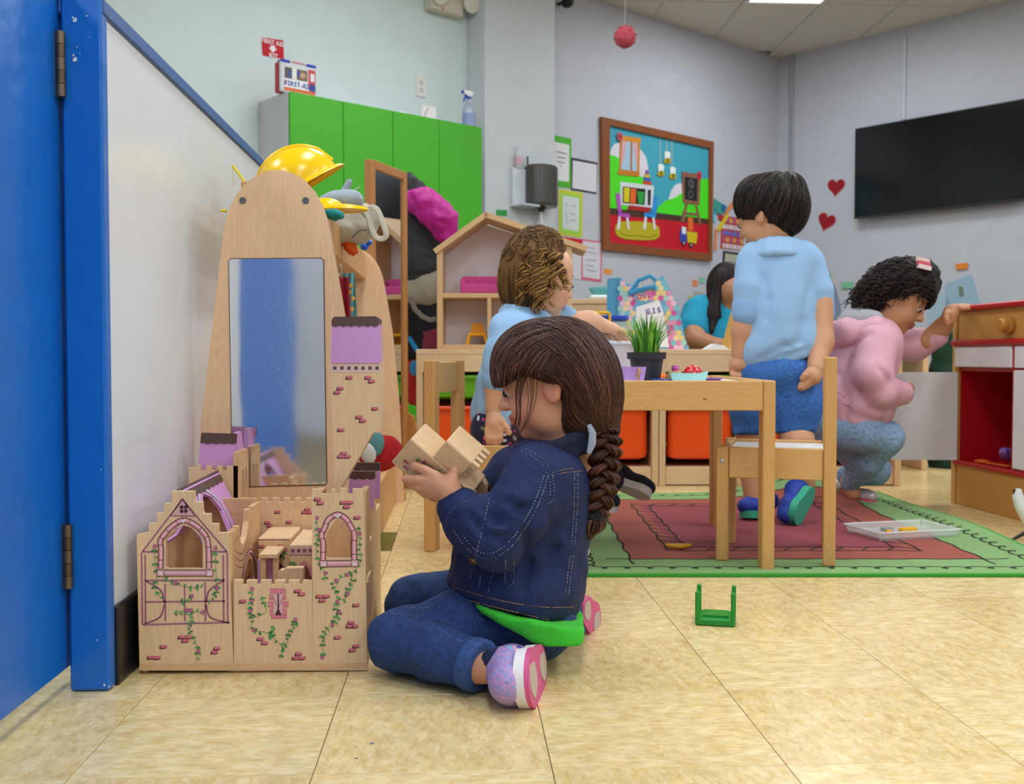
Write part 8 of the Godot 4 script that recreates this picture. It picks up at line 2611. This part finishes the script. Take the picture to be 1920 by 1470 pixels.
	for i in 46:
		var px := r.randf_range(893, 965)
		var py := r.randf_range(768, 838)
		if field(lg, hit(lg, px, py, 2.5, 3.1)) > 0.003: continue
		var p := hit(lg, px, py, 2.5, 3.1)
		var g := grad(lg, p)
		part("flower_print", moved(t).k(["c43f88", "d9d4e0", "6f7f5a", "e0508f"][i % 4]).ball(p, Vector3(0.010 if i % 4 == 1 else 0.006, 0.0012, 0.005), 4, 8, Basis(Quaternion(Vector3.UP, g)) * Basis(Vector3.UP, i * 1.3)), vcol(0.8), lo)
	shoe(t, P(1158, 905, z + 0.12), P(1212, 925, z + 0.10), CB * Vector3(-0.5, -0.75, 0.42), 0.03, cloth("23243c", 90.0, 0.2), plain("d9d5dc", 0.6), null, P(1150, 898, z + 0.10), 0.03)
	shoe(t, P(1112, 948, z + 0.08), P(1150, 952, z + 0.04), CB * Vector3(0, -1, 0.05), 0.028, cloth("23243c", 90.0, 0.2), plain("d9d5dc", 0.6), null, P(1120, 925, z + 0.08), 0.03)
	# hair: a smooth cap gathered on the crown, ringlets over the temple
	var hh := [egg(P(1000, 505, z), Vector3(0.095, 0.108, 0.092), CB, 0.03), egg(P(985, 540, z), Vector3(0.072, 0.085, 0.075), CB, 0.03), egg(P(1012, 452, z - 0.01), Vector3(0.058, 0.04, 0.05), CB, 0.03), egg(P(1058, 560, z - 0.02), Vector3(0.072, 0.1, 0.11), CB, 0.012, Color.WHITE, 1)]
	var hm := moved(t).k("6e4d2a")
	soft(hm, hh, 0.008)
	var hair := part("hair", hm, hair_mat(0.5), t, "curly blond hair")
	var tones := [lin("6b4a26"), lin("85602f"), lin("a67c42"), lin("4e351c"), lin("b98f50")]
	var bun := P(1006, 446, z)
	comb(t, hair, hh, 1000, 5, [lin("4a321a"), lin("5a3e20"), lin("6e4e28"), lin("83602f")], P(1000, 510, z), 0.1, func(p: Vector3): return (bun - p) if p.y > bun.y - 0.07 and p.distance_to(bun) > 0.03 else (Vector3.ZERO if p.y > bun.y - 0.07 else (P(972, 640, z) - p).normalized() + CB.z * 0.1), 9, 0.018, 0.0024, hair_mat(0.46), 0.07)
	for i in 22:
		var cm := moved(t)
		cm.col = tones[i % 5]
		var a := Vector2(r.randf_range(982, 1038), r.randf_range(455, 515))
		var e := a + Vector2(r.randfn(-2, 12), r.randf_range(40, 85))
		if i < 9:
			a = Vector2(1000 + r.randf() * 22, 500 + r.randf() * 30)
			e = Vector2(996 + r.randf() * 16, 578 + r.randf() * 12)
		var pa := hit(hh, a.x, a.y, 2.6, 2.93) + CB.z * 0.012
		var cw := 0.010 + 0.008 * r.randf()
		var tn := 1.3 + r.randf() * 1.5
		for k in 4:
			cm.col = tones[(i + k) % 5]
			curl(cm, pa + CB.y * 0.004 * k, P(e.x + k * 1.5, e.y, z - 0.095), cw * (1.0 + 0.12 * k), tn, 0.0022, i * 1.7 + k * 0.28)
		part("ringlet", cm, hair_mat(0.42), hair)
	for i in 6:
		var cm := moved(t)
		cm.col = tones[(i + 2) % 5]
		curl(cm, P(1040 + i * 4, 470 + i * 10, z - 0.085), P(1050 + i * 3, 505 + i * 9, z - 0.09), 0.012, 2.2, 0.0036, i * 2.0)
		part("ringlet", cm, hair_mat(0.42), hair)
	part("hair_tie", moved(t).k("d8605a").ball(P(998, 430, z - 0.02), Vector3(0.014, 0.009, 0.012), 8, 12), vcol(0.6), hair, "coral hair tie")

# ---------- the boy at the table ----------
func boy() -> void:
	var z := 3.36
	var t := thing("person", "boy with black hair in a light blue polo and blue shorts standing at the table", "person", Vector3(P(1455, 970, z).x, 0.008, P(1455, 970, z).z))
	var skin := "cb9672"
	var sk := lin(skin)
	var hc := P(1441, 397, z)
	var hb := looks(Vector3(-0.72, -0.30, -0.62), Vector3(-0.16, 0.96, -0.1))
	var body := moved(t)
	var hp := head_skin(hc, hb, 1.12, skin, "a86a58", "d09a78")
	hp.append(cap(P(1450, 430, z), P(1455, 480, z + 0.01), 0.05, 0.056, 0.03, sk))
	soft(body, hp, 0.0055, true)
	soft(body, chain([P(1408, 560, z - 0.03), P(1396, 620, z - 0.02), P(1388, 668, z - 0.02)], [0.043, 0.040, 0.029], 0.02, sk), 0.007, true)
	soft(body, chain([P(1538, 560, z - 0.02), P(1540, 640, z - 0.05), P(1530, 690, z - 0.10)], [0.041, 0.037, 0.028], 0.02, sk), 0.007, true)
	var f1 := []
	for k in 4: f1.append([P(1374 + k * 7.5, 694, z - 0.022), P(1374 + k * 7, 702, z - 0.03), P(1376 + k * 6, 707 - absf(k - 1.5), z - 0.036)])
	soft(body, hand_prims(P(1388, 668, z - 0.02), P(1383, 685, z - 0.02), f1, [P(1397, 684, z - 0.035), P(1401, 693, z - 0.04), P(1401, 702, z - 0.044)], 0.0105, sk, 0.028), 0.0044, true)
	var f2 := []
	for k in 4: f2.append([P(1517 - k * 2, 710 + k * 4.5, z - 0.115), P(1509 - k * 1.5, 715 + k * 4, z - 0.118), P(1503 - k, 720 + k * 2.6, z - 0.115)])
	soft(body, hand_prims(P(1530, 690, z - 0.10), P(1524, 706, z - 0.108), f2, [P(1516, 698, z - 0.12), P(1510, 704, z - 0.124), P(1505, 710, z - 0.122)], 0.0105, sk, 0.028), 0.0044, true)
	soft(body, chain([P(1412, 800, z), P(1410, 870, z + 0.02), P(1415, 938, z + 0.0)], [0.056, 0.046, 0.032], 0.02, sk), 0.008, true)
	soft(body, chain([P(1486, 790, z - 0.02), P(1495, 828, z - 0.05), P(1508, 905, z - 0.02)], [0.06, 0.05, 0.034], 0.02, sk), 0.008, true)
	inner(body, [[P(1455, 475, z), P(1458, 720, z)], [P(1440, 500, z), P(1408, 560, z - 0.03)], [P(1490, 500, z), P(1538, 560, z - 0.02)], [P(1440, 720, z), P(1412, 800, z)], [P(1480, 720, z), P(1486, 790, z - 0.02)]], sk)
	part("body", body, mats["skin"], t)
	eyes(t, hc, hb, 1.12, Vector3(0, -0.4, 1.0))
	var po := [cap(P(1424, 487, z), P(1500, 487, z), 0.066, 0.066, 0.05), egg(P(1460, 550, z), Vector3(0.116, 0.13, 0.092), CB, 0.06), egg(P(1462, 630, z), Vector3(0.126, 0.14, 0.10), CB, 0.07), cap(P(1425, 665, z), P(1500, 650, z), 0.078, 0.078, 0.05)]
	po += chain([P(1413, 492, z - 0.01), P(1406, 540, z - 0.03), P(1403, 586, z - 0.03)], [0.056, 0.052, 0.05], 0.008)
	po += chain([P(1516, 495, z), P(1536, 545, z - 0.02), P(1540, 588, z - 0.02)], [0.052, 0.043, 0.039], 0.008)
	po.append(half(P(1398, 708, z), CB * Vector3(0.33, -0.94, 0), 0.008))
	po.append(half(P(1405, 587, z), CB * Vector3(-0.999, -9.0, 0), 0.001))
	po.pop_back()
	# folds low in the back
	for q in [[[1420, 690], [1470, 668], [1515, 655]], [[1425, 672], [1470, 650], [1505, 640]], [[1432, 520], [1440, 560], [1436, 600]], [[1515, 540], [1508, 600], [1500, 640]]]:
		for i in 2: po.insert(po.size() - 1, cap(hit(po, q[i][0], q[i][1], 3.0, 3.5), hit(po, q[i + 1][0], q[i + 1][1], 3.0, 3.5), 0.0015, 0.0015, 0.022, Color.WHITE, 1))
	var shirt := part("polo_shirt", soft(moved(t), po, 0.009, false, noise(6.0, 41, 2), 0.003), cloth("9cc4ec", 110.0, 0.10), t, "light blue polo shirt")
	var cl := []
	for i in 13:
		var a := lerpf(-2.7, 2.7, i / 12.0)
		cl.append(P(1460 + 41 * sin(a), 449 + 10 * (1 - cos(a)), z - 0.062 * cos(a)))
	var cps := []
	for i in 12:
		cps.append(cap(cl[i], cl[i + 1], 0.011, 0.011, 0.006))
		cps.append(cap(cl[i] + Vector3(0, -0.02, 0) + (cl[i] - P(1460, 455, z)) * 0.12, cl[i + 1] + Vector3(0, -0.02, 0) + (cl[i + 1] - P(1460, 455, z)) * 0.12, 0.012, 0.012, 0.016))
		cps.append(cap(cl[i] + Vector3(0, -0.042, 0) + (cl[i] - P(1460, 455, z)) * 0.3, cl[i + 1] + Vector3(0, -0.042, 0) + (cl[i + 1] - P(1460, 455, z)) * 0.3, 0.009, 0.009, 0.02))
	part("collar", soft(moved(t), cps, 0.007), cloth("a3caf0", 110.0, 0.10), shirt)
	for c in [chain([P(1403.5, 574, z - 0.03), P(1403, 587, z - 0.03)], [0.0525, 0.052], 0.004), chain([P(1540, 577, z - 0.02), P(1540.5, 590, z - 0.02)], [0.0405, 0.04], 0.004)]:
		part("sleeve_cuff", soft(moved(t), c, 0.007), cloth("90bae6", 110.0, 0.10), shirt)
	var sh := [egg(P(1458, 700, z), Vector3(0.118, 0.085, 0.10), CB, 0.04)] + chain([P(1430, 710, z), P(1416, 762, z), P(1411, 812, z)], [0.085, 0.075, 0.066], 0.03) + chain([P(1490, 705, z), P(1494, 758, z - 0.02), P(1492, 806, z - 0.03)], [0.085, 0.074, 0.066], 0.03)
	sh.append(half(P(1450, 812, z), CB * Vector3(0.05, -1, 0), 0.006))
	part("shorts", soft(moved(t), sh, 0.009, false, noise(8.0, 43, 2), 0.006), denim("3d78cc"), t, "bright blue shorts")
	var shoe_up := cloth("1a3fb4", 80.0, 0.15, 0.6)
	var sole := plain("38b090", 0.5)
	shoe(t, P(1442, 962, z + 0.01), P(1397, 962, z - 0.02), CB * Vector3(0, -1, 0.03), 0.036, shoe_up, sole, null, P(1428, 938, z), 0.036)
	shoe(t, P(1516, 924, z - 0.08), P(1488, 968, z - 0.14), CB * Vector3(0.35, -0.45, 0.82), 0.040, shoe_up, sole, null, P(1510, 906, z - 0.02), 0.04)
	var hh := [egg(P(1448, 380, z), Vector3(0.108, 0.094, 0.108), CB, 0.03), egg(P(1475, 395, z - 0.01), Vector3(0.066, 0.082, 0.075), CB, 0.03), egg(P(1408, 375, z + 0.02), Vector3(0.05, 0.07, 0.07), CB, 0.03), egg(P(1476, 352, z), Vector3(0.05, 0.045, 0.06), CB, 0.03), egg(P(1404, 440, z - 0.05), Vector3(0.038, 0.052, 0.08), CB, 0.012, Color.WHITE, 1), egg(P(1428, 417, z - 0.08), Vector3(0.022, 0.034, 0.05), CB, 0.01, Color.WHITE, 1)]
	var hm := moved(t).k("140e0c")
	soft(hm, hh, 0.008)
	var hair := part("hair", hm, hair_mat(0.4), t, "short black hair")
	var crown := P(1468, 345, z)
	comb(t, hair, hh, 1100, 9, [lin("18110f"), lin("201714"), lin("2c211c"), lin("0e0908"), lin("3a2d26")], P(1448, 385, z), 0.1, func(p: Vector3): return (p - crown).normalized() + Vector3(0, -0.35, 0), 7, 0.017, 0.003, hair_mat(0.42), 0.16)

# ---------- the kneeling girl in pink ----------
func girl_pink() -> void:
	var z := 3.62
	var t := thing("person", "girl with dark curly hair in a pink hooded jacket squatting by the toy kitchen", "person", Vector3(P(1610, 940, 3.77).x, 0.0, P(1610, 940, 3.77).z))
	var skin := "c48a64"
	var sk := lin(skin)
	var hc := P(1680, 556, z)
	var hb := looks(Vector3(0.82, -0.46, 0.34), Vector3(0.44, 0.88, 0.12))
	var body := moved(t)
	var hp := head_skin(hc, hb, 1.12, skin, "a05a4c", "c08a66")
	hp.append(cap(P(1658, 590, z), P(1636, 625, z), 0.05, 0.055, 0.03, sk))
	soft(body, hp, 0.0055, true)
	soft(body, chain([P(1735, 640, z + 0.06), P(1765, 615, z + 0.03), P(1776, 600, z)], [0.036, 0.03, 0.026], 0.02, sk), 0.006, true)
	var f1 := []
	for k in 4: f1.append([P(1787 + k * 7, 577 - k * 0.5, z - 0.01 + k * 0.014), P(1796 + k * 7, 575, z - 0.015 + k * 0.014), P(1803 + k * 6, 578, z - 0.02 + k * 0.014)])
	soft(body, hand_prims(P(1776, 600, z), P(1783, 586, z), f1, [P(1775, 588, z - 0.03), P(1774, 598, z - 0.035), P(1776, 606, z - 0.035)], 0.011, sk, 0.027), 0.0046, true)
	var f2 := []
	for k in 4: f2.append([P(1697 + k * 2, 730 + k * 4, z - 0.075 - k * 0.004), P(1706 - k, 732 + k * 3.4, z - 0.08), P(1711 - k * 2, 728 + k * 3.5, z - 0.07)])
	soft(body, hand_prims(P(1678, 738, z - 0.09), P(1690, 737, z - 0.085), f2, [P(1695, 726, z - 0.09), P(1702, 723, z - 0.085), P(1708, 722, z - 0.08)], 0.0105, sk, 0.025), 0.0046, true)
	soft(body, [cap(P(1590, 905, 3.73), P(1600, 925, 3.71), 0.03, 0.028, 0.01, sk)], 0.007, true)
	inner(body, [[P(1640, 620, z), P(1580, 770, z)], [P(1645, 640, z - 0.08), P(1640, 730, z - 0.13), P(1678, 738, z - 0.09)], [P(1650, 640, z + 0.09), P(1715, 648, z + 0.1), P(1740, 640, z + 0.06)], [P(1580, 790, z - 0.05), P(1650, 818, z - 0.06), P(1592, 906, z + 0.1)]], sk)
	part("body", body, mats["skin"], t)
	eyes(t, hc, hb, 1.12, Vector3(0, -0.6, 1.0))
	# jacket
	var jk := [egg(P(1615, 668, z), Vector3(0.13, 0.145, 0.125), CB * Basis(Vector3(0, 0, 1), -0.25), 0.06), egg(P(1575, 745, z), Vector3(0.145, 0.13, 0.14), CB, 0.08), cap(P(1648, 640, z - 0.1), P(1650, 636, z + 0.12), 0.07, 0.065, 0.05), egg(P(1600, 765, z - 0.02), Vector3(0.135, 0.10, 0.14), CB, 0.06)]
	jk.append(half(P(1560, 810, z), CB * Vector3(0.02, -1, 0), 0.012))
	var cutj: Array = jk.pop_back()
	jk += chain([P(1640, 645, z - 0.11), P(1634, 700, z - 0.16), P(1650, 733, z - 0.15)], [0.072, 0.066, 0.058], 0.010) + chain([P(1648, 733, z - 0.14), P(1690, 738, z - 0.09)], [0.056, 0.042], 0.02)
	jk += chain([P(1672, 640, z + 0.10), P(1715, 648, z + 0.10), P(1755, 632, z + 0.05)], [0.062, 0.052, 0.042], 0.03)
	jk.append(cutj)
	for q in [[[1555, 660], [1600, 650], [1630, 625]], [[1600, 780], [1650, 790], [1680, 775]], [[1570, 700], [1590, 740], [1585, 790]], [[1650, 690], [1665, 715], [1660, 740]]]:
		for i in 2: jk.insert(jk.size() - 1, cap(hit(jk, q[i][0], q[i][1], 3.3, 3.9), hit(jk, q[i + 1][0], q[i + 1][1], 3.3, 3.9), 0.002, 0.002, 0.025, Color.WHITE, 1))
	var pk := cloth("eab0c1", 90.0, 0.10, 0.7)
	var jacket := part("jacket", soft(moved(t), jk, 0.0095, false, noise(7.0, 61, 2), 0.004), pk, t, "pink jacket")
	var hd := chain([P(1548, 640, z - 0.02), P(1585, 622, z - 0.09), P(1640, 616, z - 0.11), P(1668, 622, z - 0.08)], [0.03, 0.04, 0.034, 0.026], 0.03) + chain([P(1548, 640, z - 0.02), P(1570, 625, z + 0.09), P(1640, 612, z + 0.11)], [0.03, 0.04, 0.03], 0.03) + chain([P(1540, 650, z), P(1555, 690, z), P(1590, 690, z - 0.05)], [0.03, 0.03, 0.03], 0.04)
	part("hood", soft(moved(t), hd, 0.009, false, noise(8.0, 62, 2), 0.008), pk, jacket)
	part("hood_lining", soft(moved(t), [egg(P(1612, 602, z), Vector3(0.075, 0.045, 0.095), CB, 0.03), cap(P(1590, 600, z - 0.04), P(1640, 600, z - 0.09), 0.03, 0.03, 0.03)], 0.009, false, noise(9.0, 63, 2), 0.006), cloth("b9b8bd", 90.0, 0.15), jacket, "grey hood lining")
	stitches(t, jacket, jk, [[[1570, 735], [1600, 752], [1612, 735], [1618, 715]], [[1568, 752], [1605, 765], [1640, 762]]], 3.3, 3.9, "c88a9e", 0.0016, 0.012)
	# jeans
	var lg := [egg(P(1558, 795, z), Vector3(0.10, 0.075, 0.12), CB, 0.05)] + chain([P(1560, 800, z - 0.06), P(1610, 808, z - 0.08), P(1662, 820, z - 0.06)], [0.074, 0.066, 0.058], 0.03) + chain([P(1662, 822, z - 0.06), P(1628, 865, z + 0.0), P(1594, 905, z + 0.09)], [0.06, 0.048, 0.035], 0.015) + chain([P(1570, 815, z + 0.07), P(1610, 850, z + 0.08), P(1640, 880, z + 0.08)], [0.07, 0.06, 0.05], 0.03) + chain([P(1640, 882, z + 0.08), P(1590, 892, z + 0.16)], [0.052, 0.042], 0.02)
	part("jeans", soft(moved(t), lg, 0.009, false, noise(7.0, 65, 2), 0.004), denim("9fc2ea"), t, "light blue jeans")
	shoe(t, P(1596, 937, 3.77), P(1634, 940, 3.69), CB * Vector3(0, -1, 0.03), 0.03, plain("c9b6bc", 0.35, 0.3), plain("d0406a", 0.5), null, P(1594, 914, 3.75), 0.026)
	shoe(t, P(1560, 920, 3.88), P(1590, 924, 3.83), CB * Vector3(0, -1, 0.03), 0.03, plain("c9b6bc", 0.35, 0.3), plain("d0406a", 0.5), null, P(1575, 905, 3.86), 0.026)
	# hair
	var hh := [egg(P(1692, 538, z + 0.01), Vector3(0.118, 0.098, 0.105), CB * Basis(Vector3(0, 0, 1), -0.35), 0.03), egg(P(1645, 545, z), Vector3(0.07, 0.07, 0.09), CB, 0.03), egg(P(1622, 570, z), Vector3(0.04, 0.05, 0.07), CB, 0.03), egg(P(1722, 520, z), Vector3(0.066, 0.066, 0.08), CB, 0.03), egg(P(1700, 598, z - 0.04), Vector3(0.094, 0.076, 0.12), CB * Basis(Vector3(0, 0, 1), 0.55), 0.012, Color.WHITE, 1)]
	var hm := moved(t).k("170f0d")
	soft(hm, hh, 0.009, false, noise(24.0, 71, 2), 0.012)
	var hair := part("hair", hm, hair_mat(0.5), t, "dark curly hair")
	var r := RandomNumberGenerator.new()
	r.seed = 31
	var tones := [lin("1c1310"), lin("271b16"), lin("33251e"), lin("120b09"), lin("43312a")]
	var cm := moved(t)
	for i in 420:
		var a := Vector2(r.randf_range(1600, 1755), r.randf_range(480, 605))
		var p := hit(hh, a.x, a.y, 3.3, 3.85)
		if p.distance_to(P(a.x, a.y, 3.85)) < 0.01: continue
		var d := CB * Vector3(-0.72 + r.randfn(0, 0.25), -0.45 + r.randfn(0, 0.25), 0.25)
		cm.col = tones[i % 5]
		curl(cm, p - d * 0.008, p + d * r.randf_range(0.03, 0.055), 0.0065, 1.5 + r.randf(), 0.0021, r.randf() * TAU)
	for i in 70:
		var p := P(r.randf_range(1596, 1632), r.randf_range(545, 625), z - 0.06 + r.randf() * 0.08)
		var d := CB * Vector3(-0.55 + r.randfn(0, 0.3), -0.6 + r.randfn(0, 0.3), 0.0)
		cm.col = tones[i % 5]
		curl(cm, p - d * 0.03, p + d * 0.02, 0.0075, 2.0, 0.002, r.randf() * TAU)
	var co := part("curls", cm, hair_mat(0.44), hair)
	co.set_meta("kind", "stuff")
	for k in 3:
		part("hair_clip", moved(t).k(["e9c9bd", "d05a70", "e8d4d0"][k]).bar(P(1719 + k * 1.0, 485 + k * 6.5, z - 0.10), P(1742 + k * 1.5, 490 + k * 7, z - 0.085), 0.014, 0.01, CB.z), vcol(0.5), hair, ["cream", "rose", "pale pink"][k] + " hair clip bar")

# ---------- the teacher ----------
func teacher() -> void:
	var z := 5.15
	var t := thing("person", "woman in a turquoise short-sleeved top sitting behind the storage units", "person", Vector3(P(1350, 700, z).x, 0.0, P(1350, 700, z).z))
	var skin := "ad7853"
	var sk := lin(skin)
	var hc := P(1372, 553, z - 0.03)
	var hb := looks(Vector3(0.42, -0.50, 0.80), Vector3(0.15, 0.86, 0.5))
	var body := moved(t)
	var hp := head_skin(hc, hb, 1.16, skin, "8a4a40", "a8744f")
	hp.append(cap(P(1362, 585, z), P(1352, 622, z + 0.02), 0.05, 0.058, 0.03, sk))
	hp.append(egg(P(1358, 622, z - 0.07), Vector3(0.05, 0.05, 0.03), CB, 0.03, sk))
	soft(body, hp, 0.007, true)
	soft(body, chain([P(1298, 612, z - 0.08), P(1306, 636, z - 0.14), P(1345, 650, z - 0.26), P(1375, 648, z - 0.32)], [0.05, 0.046, 0.038, 0.03], 0.02, sk), 0.009, true)
	var f1 := []
	for k in 4: f1.append([P(1384, 648 + k * 2, z - 0.34 + k * 0.02), P(1392, 650 + k * 2, z - 0.345 + k * 0.02), P(1397, 653 + k * 1.5, z - 0.345 + k * 0.02)])
	soft(body, hand_prims(P(1375, 648, z - 0.32), P(1380, 648, z - 0.33), f1, [P(1380, 644, z - 0.36), P(1386, 643, z - 0.375), P(1391, 645, z - 0.38)], 0.009, sk, 0.028), 0.005, true)
	soft(body, chain([P(1420, 612, z - 0.04), P(1424, 640, z - 0.14), P(1398, 652, z - 0.28)], [0.05, 0.045, 0.034], 0.02, sk), 0.009, true)
	inner(body, [[P(1354, 615, z + 0.02), P(1355, 700, z)], [P(1340, 600, z), P(1298, 612, z - 0.08)], [P(1380, 600, z), P(1420, 612, z - 0.04)]], sk)
	part("body", body, mats["skin"], t)
	eyes(t, hc, hb, 1.16, Vector3(0, -0.6, 1.0))
	var top := [cap(P(1318, 585, z), P(1405, 585, z), 0.085, 0.085, 0.06), egg(P(1356, 640, z), Vector3(0.16, 0.19, 0.13), CB, 0.08), egg(P(1356, 700, z), Vector3(0.17, 0.16, 0.15), CB, 0.08)]
	top += chain([P(1312, 588, z - 0.01), P(1300, 612, z - 0.07)], [0.085, 0.074], 0.03) + chain([P(1408, 588, z), P(1418, 612, z - 0.04)], [0.085, 0.072], 0.03)
	top.append(cap(P(1352, 560, z - 0.12), P(1358, 612, z - 0.13), 0.055, 0.008, 0.01, Color.WHITE, 1))
	part("top", soft(moved(t), top, 0.012, false, noise(6.0, 81, 2), 0.010), cloth("1796b8", 80.0, 0.10), t, "turquoise scrub top")
	# trousers and a low stool, out of sight behind the units
	var tr := chain([P(1350, 745, z), P(1350, 800, z - 0.25)], [0.15, 0.11], 0.05)
	part("trousers", soft(moved(t), tr, 0.016), cloth("20242c", 60.0, 0.2), t)
	var st := thing("stool", "low grey stool the teacher sits on behind the storage units", "stool", t.position)
	part("seat", mb().lathe([Vector2(0, 0.0), Vector2(0.16, 0.0), Vector2(0.165, 0.16), Vector2(0.15, 0.18), Vector2(0, 0.18)], 22), plain("5b5f66", 0.6), st)
	var hh := [egg(P(1366, 530, z + 0.0), Vector3(0.10, 0.105, 0.105), CB, 0.03), cap(P(1346, 540, z - 0.02), P(1338, 590, z - 0.09), 0.05, 0.034, 0.03), cap(P(1338, 590, z - 0.09), P(1334, 622, z - 0.13), 0.03, 0.012, 0.02), cap(P(1395, 540, z), P(1402, 605, z), 0.05, 0.03, 0.03), egg(P(1376, 575, z - 0.1), Vector3(0.068, 0.098, 0.11), CB, 0.012, Color.WHITE, 1)]
	var hm := moved(t).k("1d1110")
	soft(hm, hh, 0.009)
	var hair := part("hair", hm, hair_mat(0.4), t, "long dark brown hair")
	comb(t, hair, hh, 500, 19, [lin("221413"), lin("2e1b18"), lin("3a2420"), lin("160c0b")], P(1366, 545, z), 0.1, func(p: Vector3): return Vector3(0, -1, 0) + (p - P(1366, 500, z)) * 2.0, 9, 0.025, 0.0035, hair_mat(0.4), 0.1)

func build_people() -> void:
	girl_denim()
	child_curly()
	boy()
	girl_pink()
	teacher()
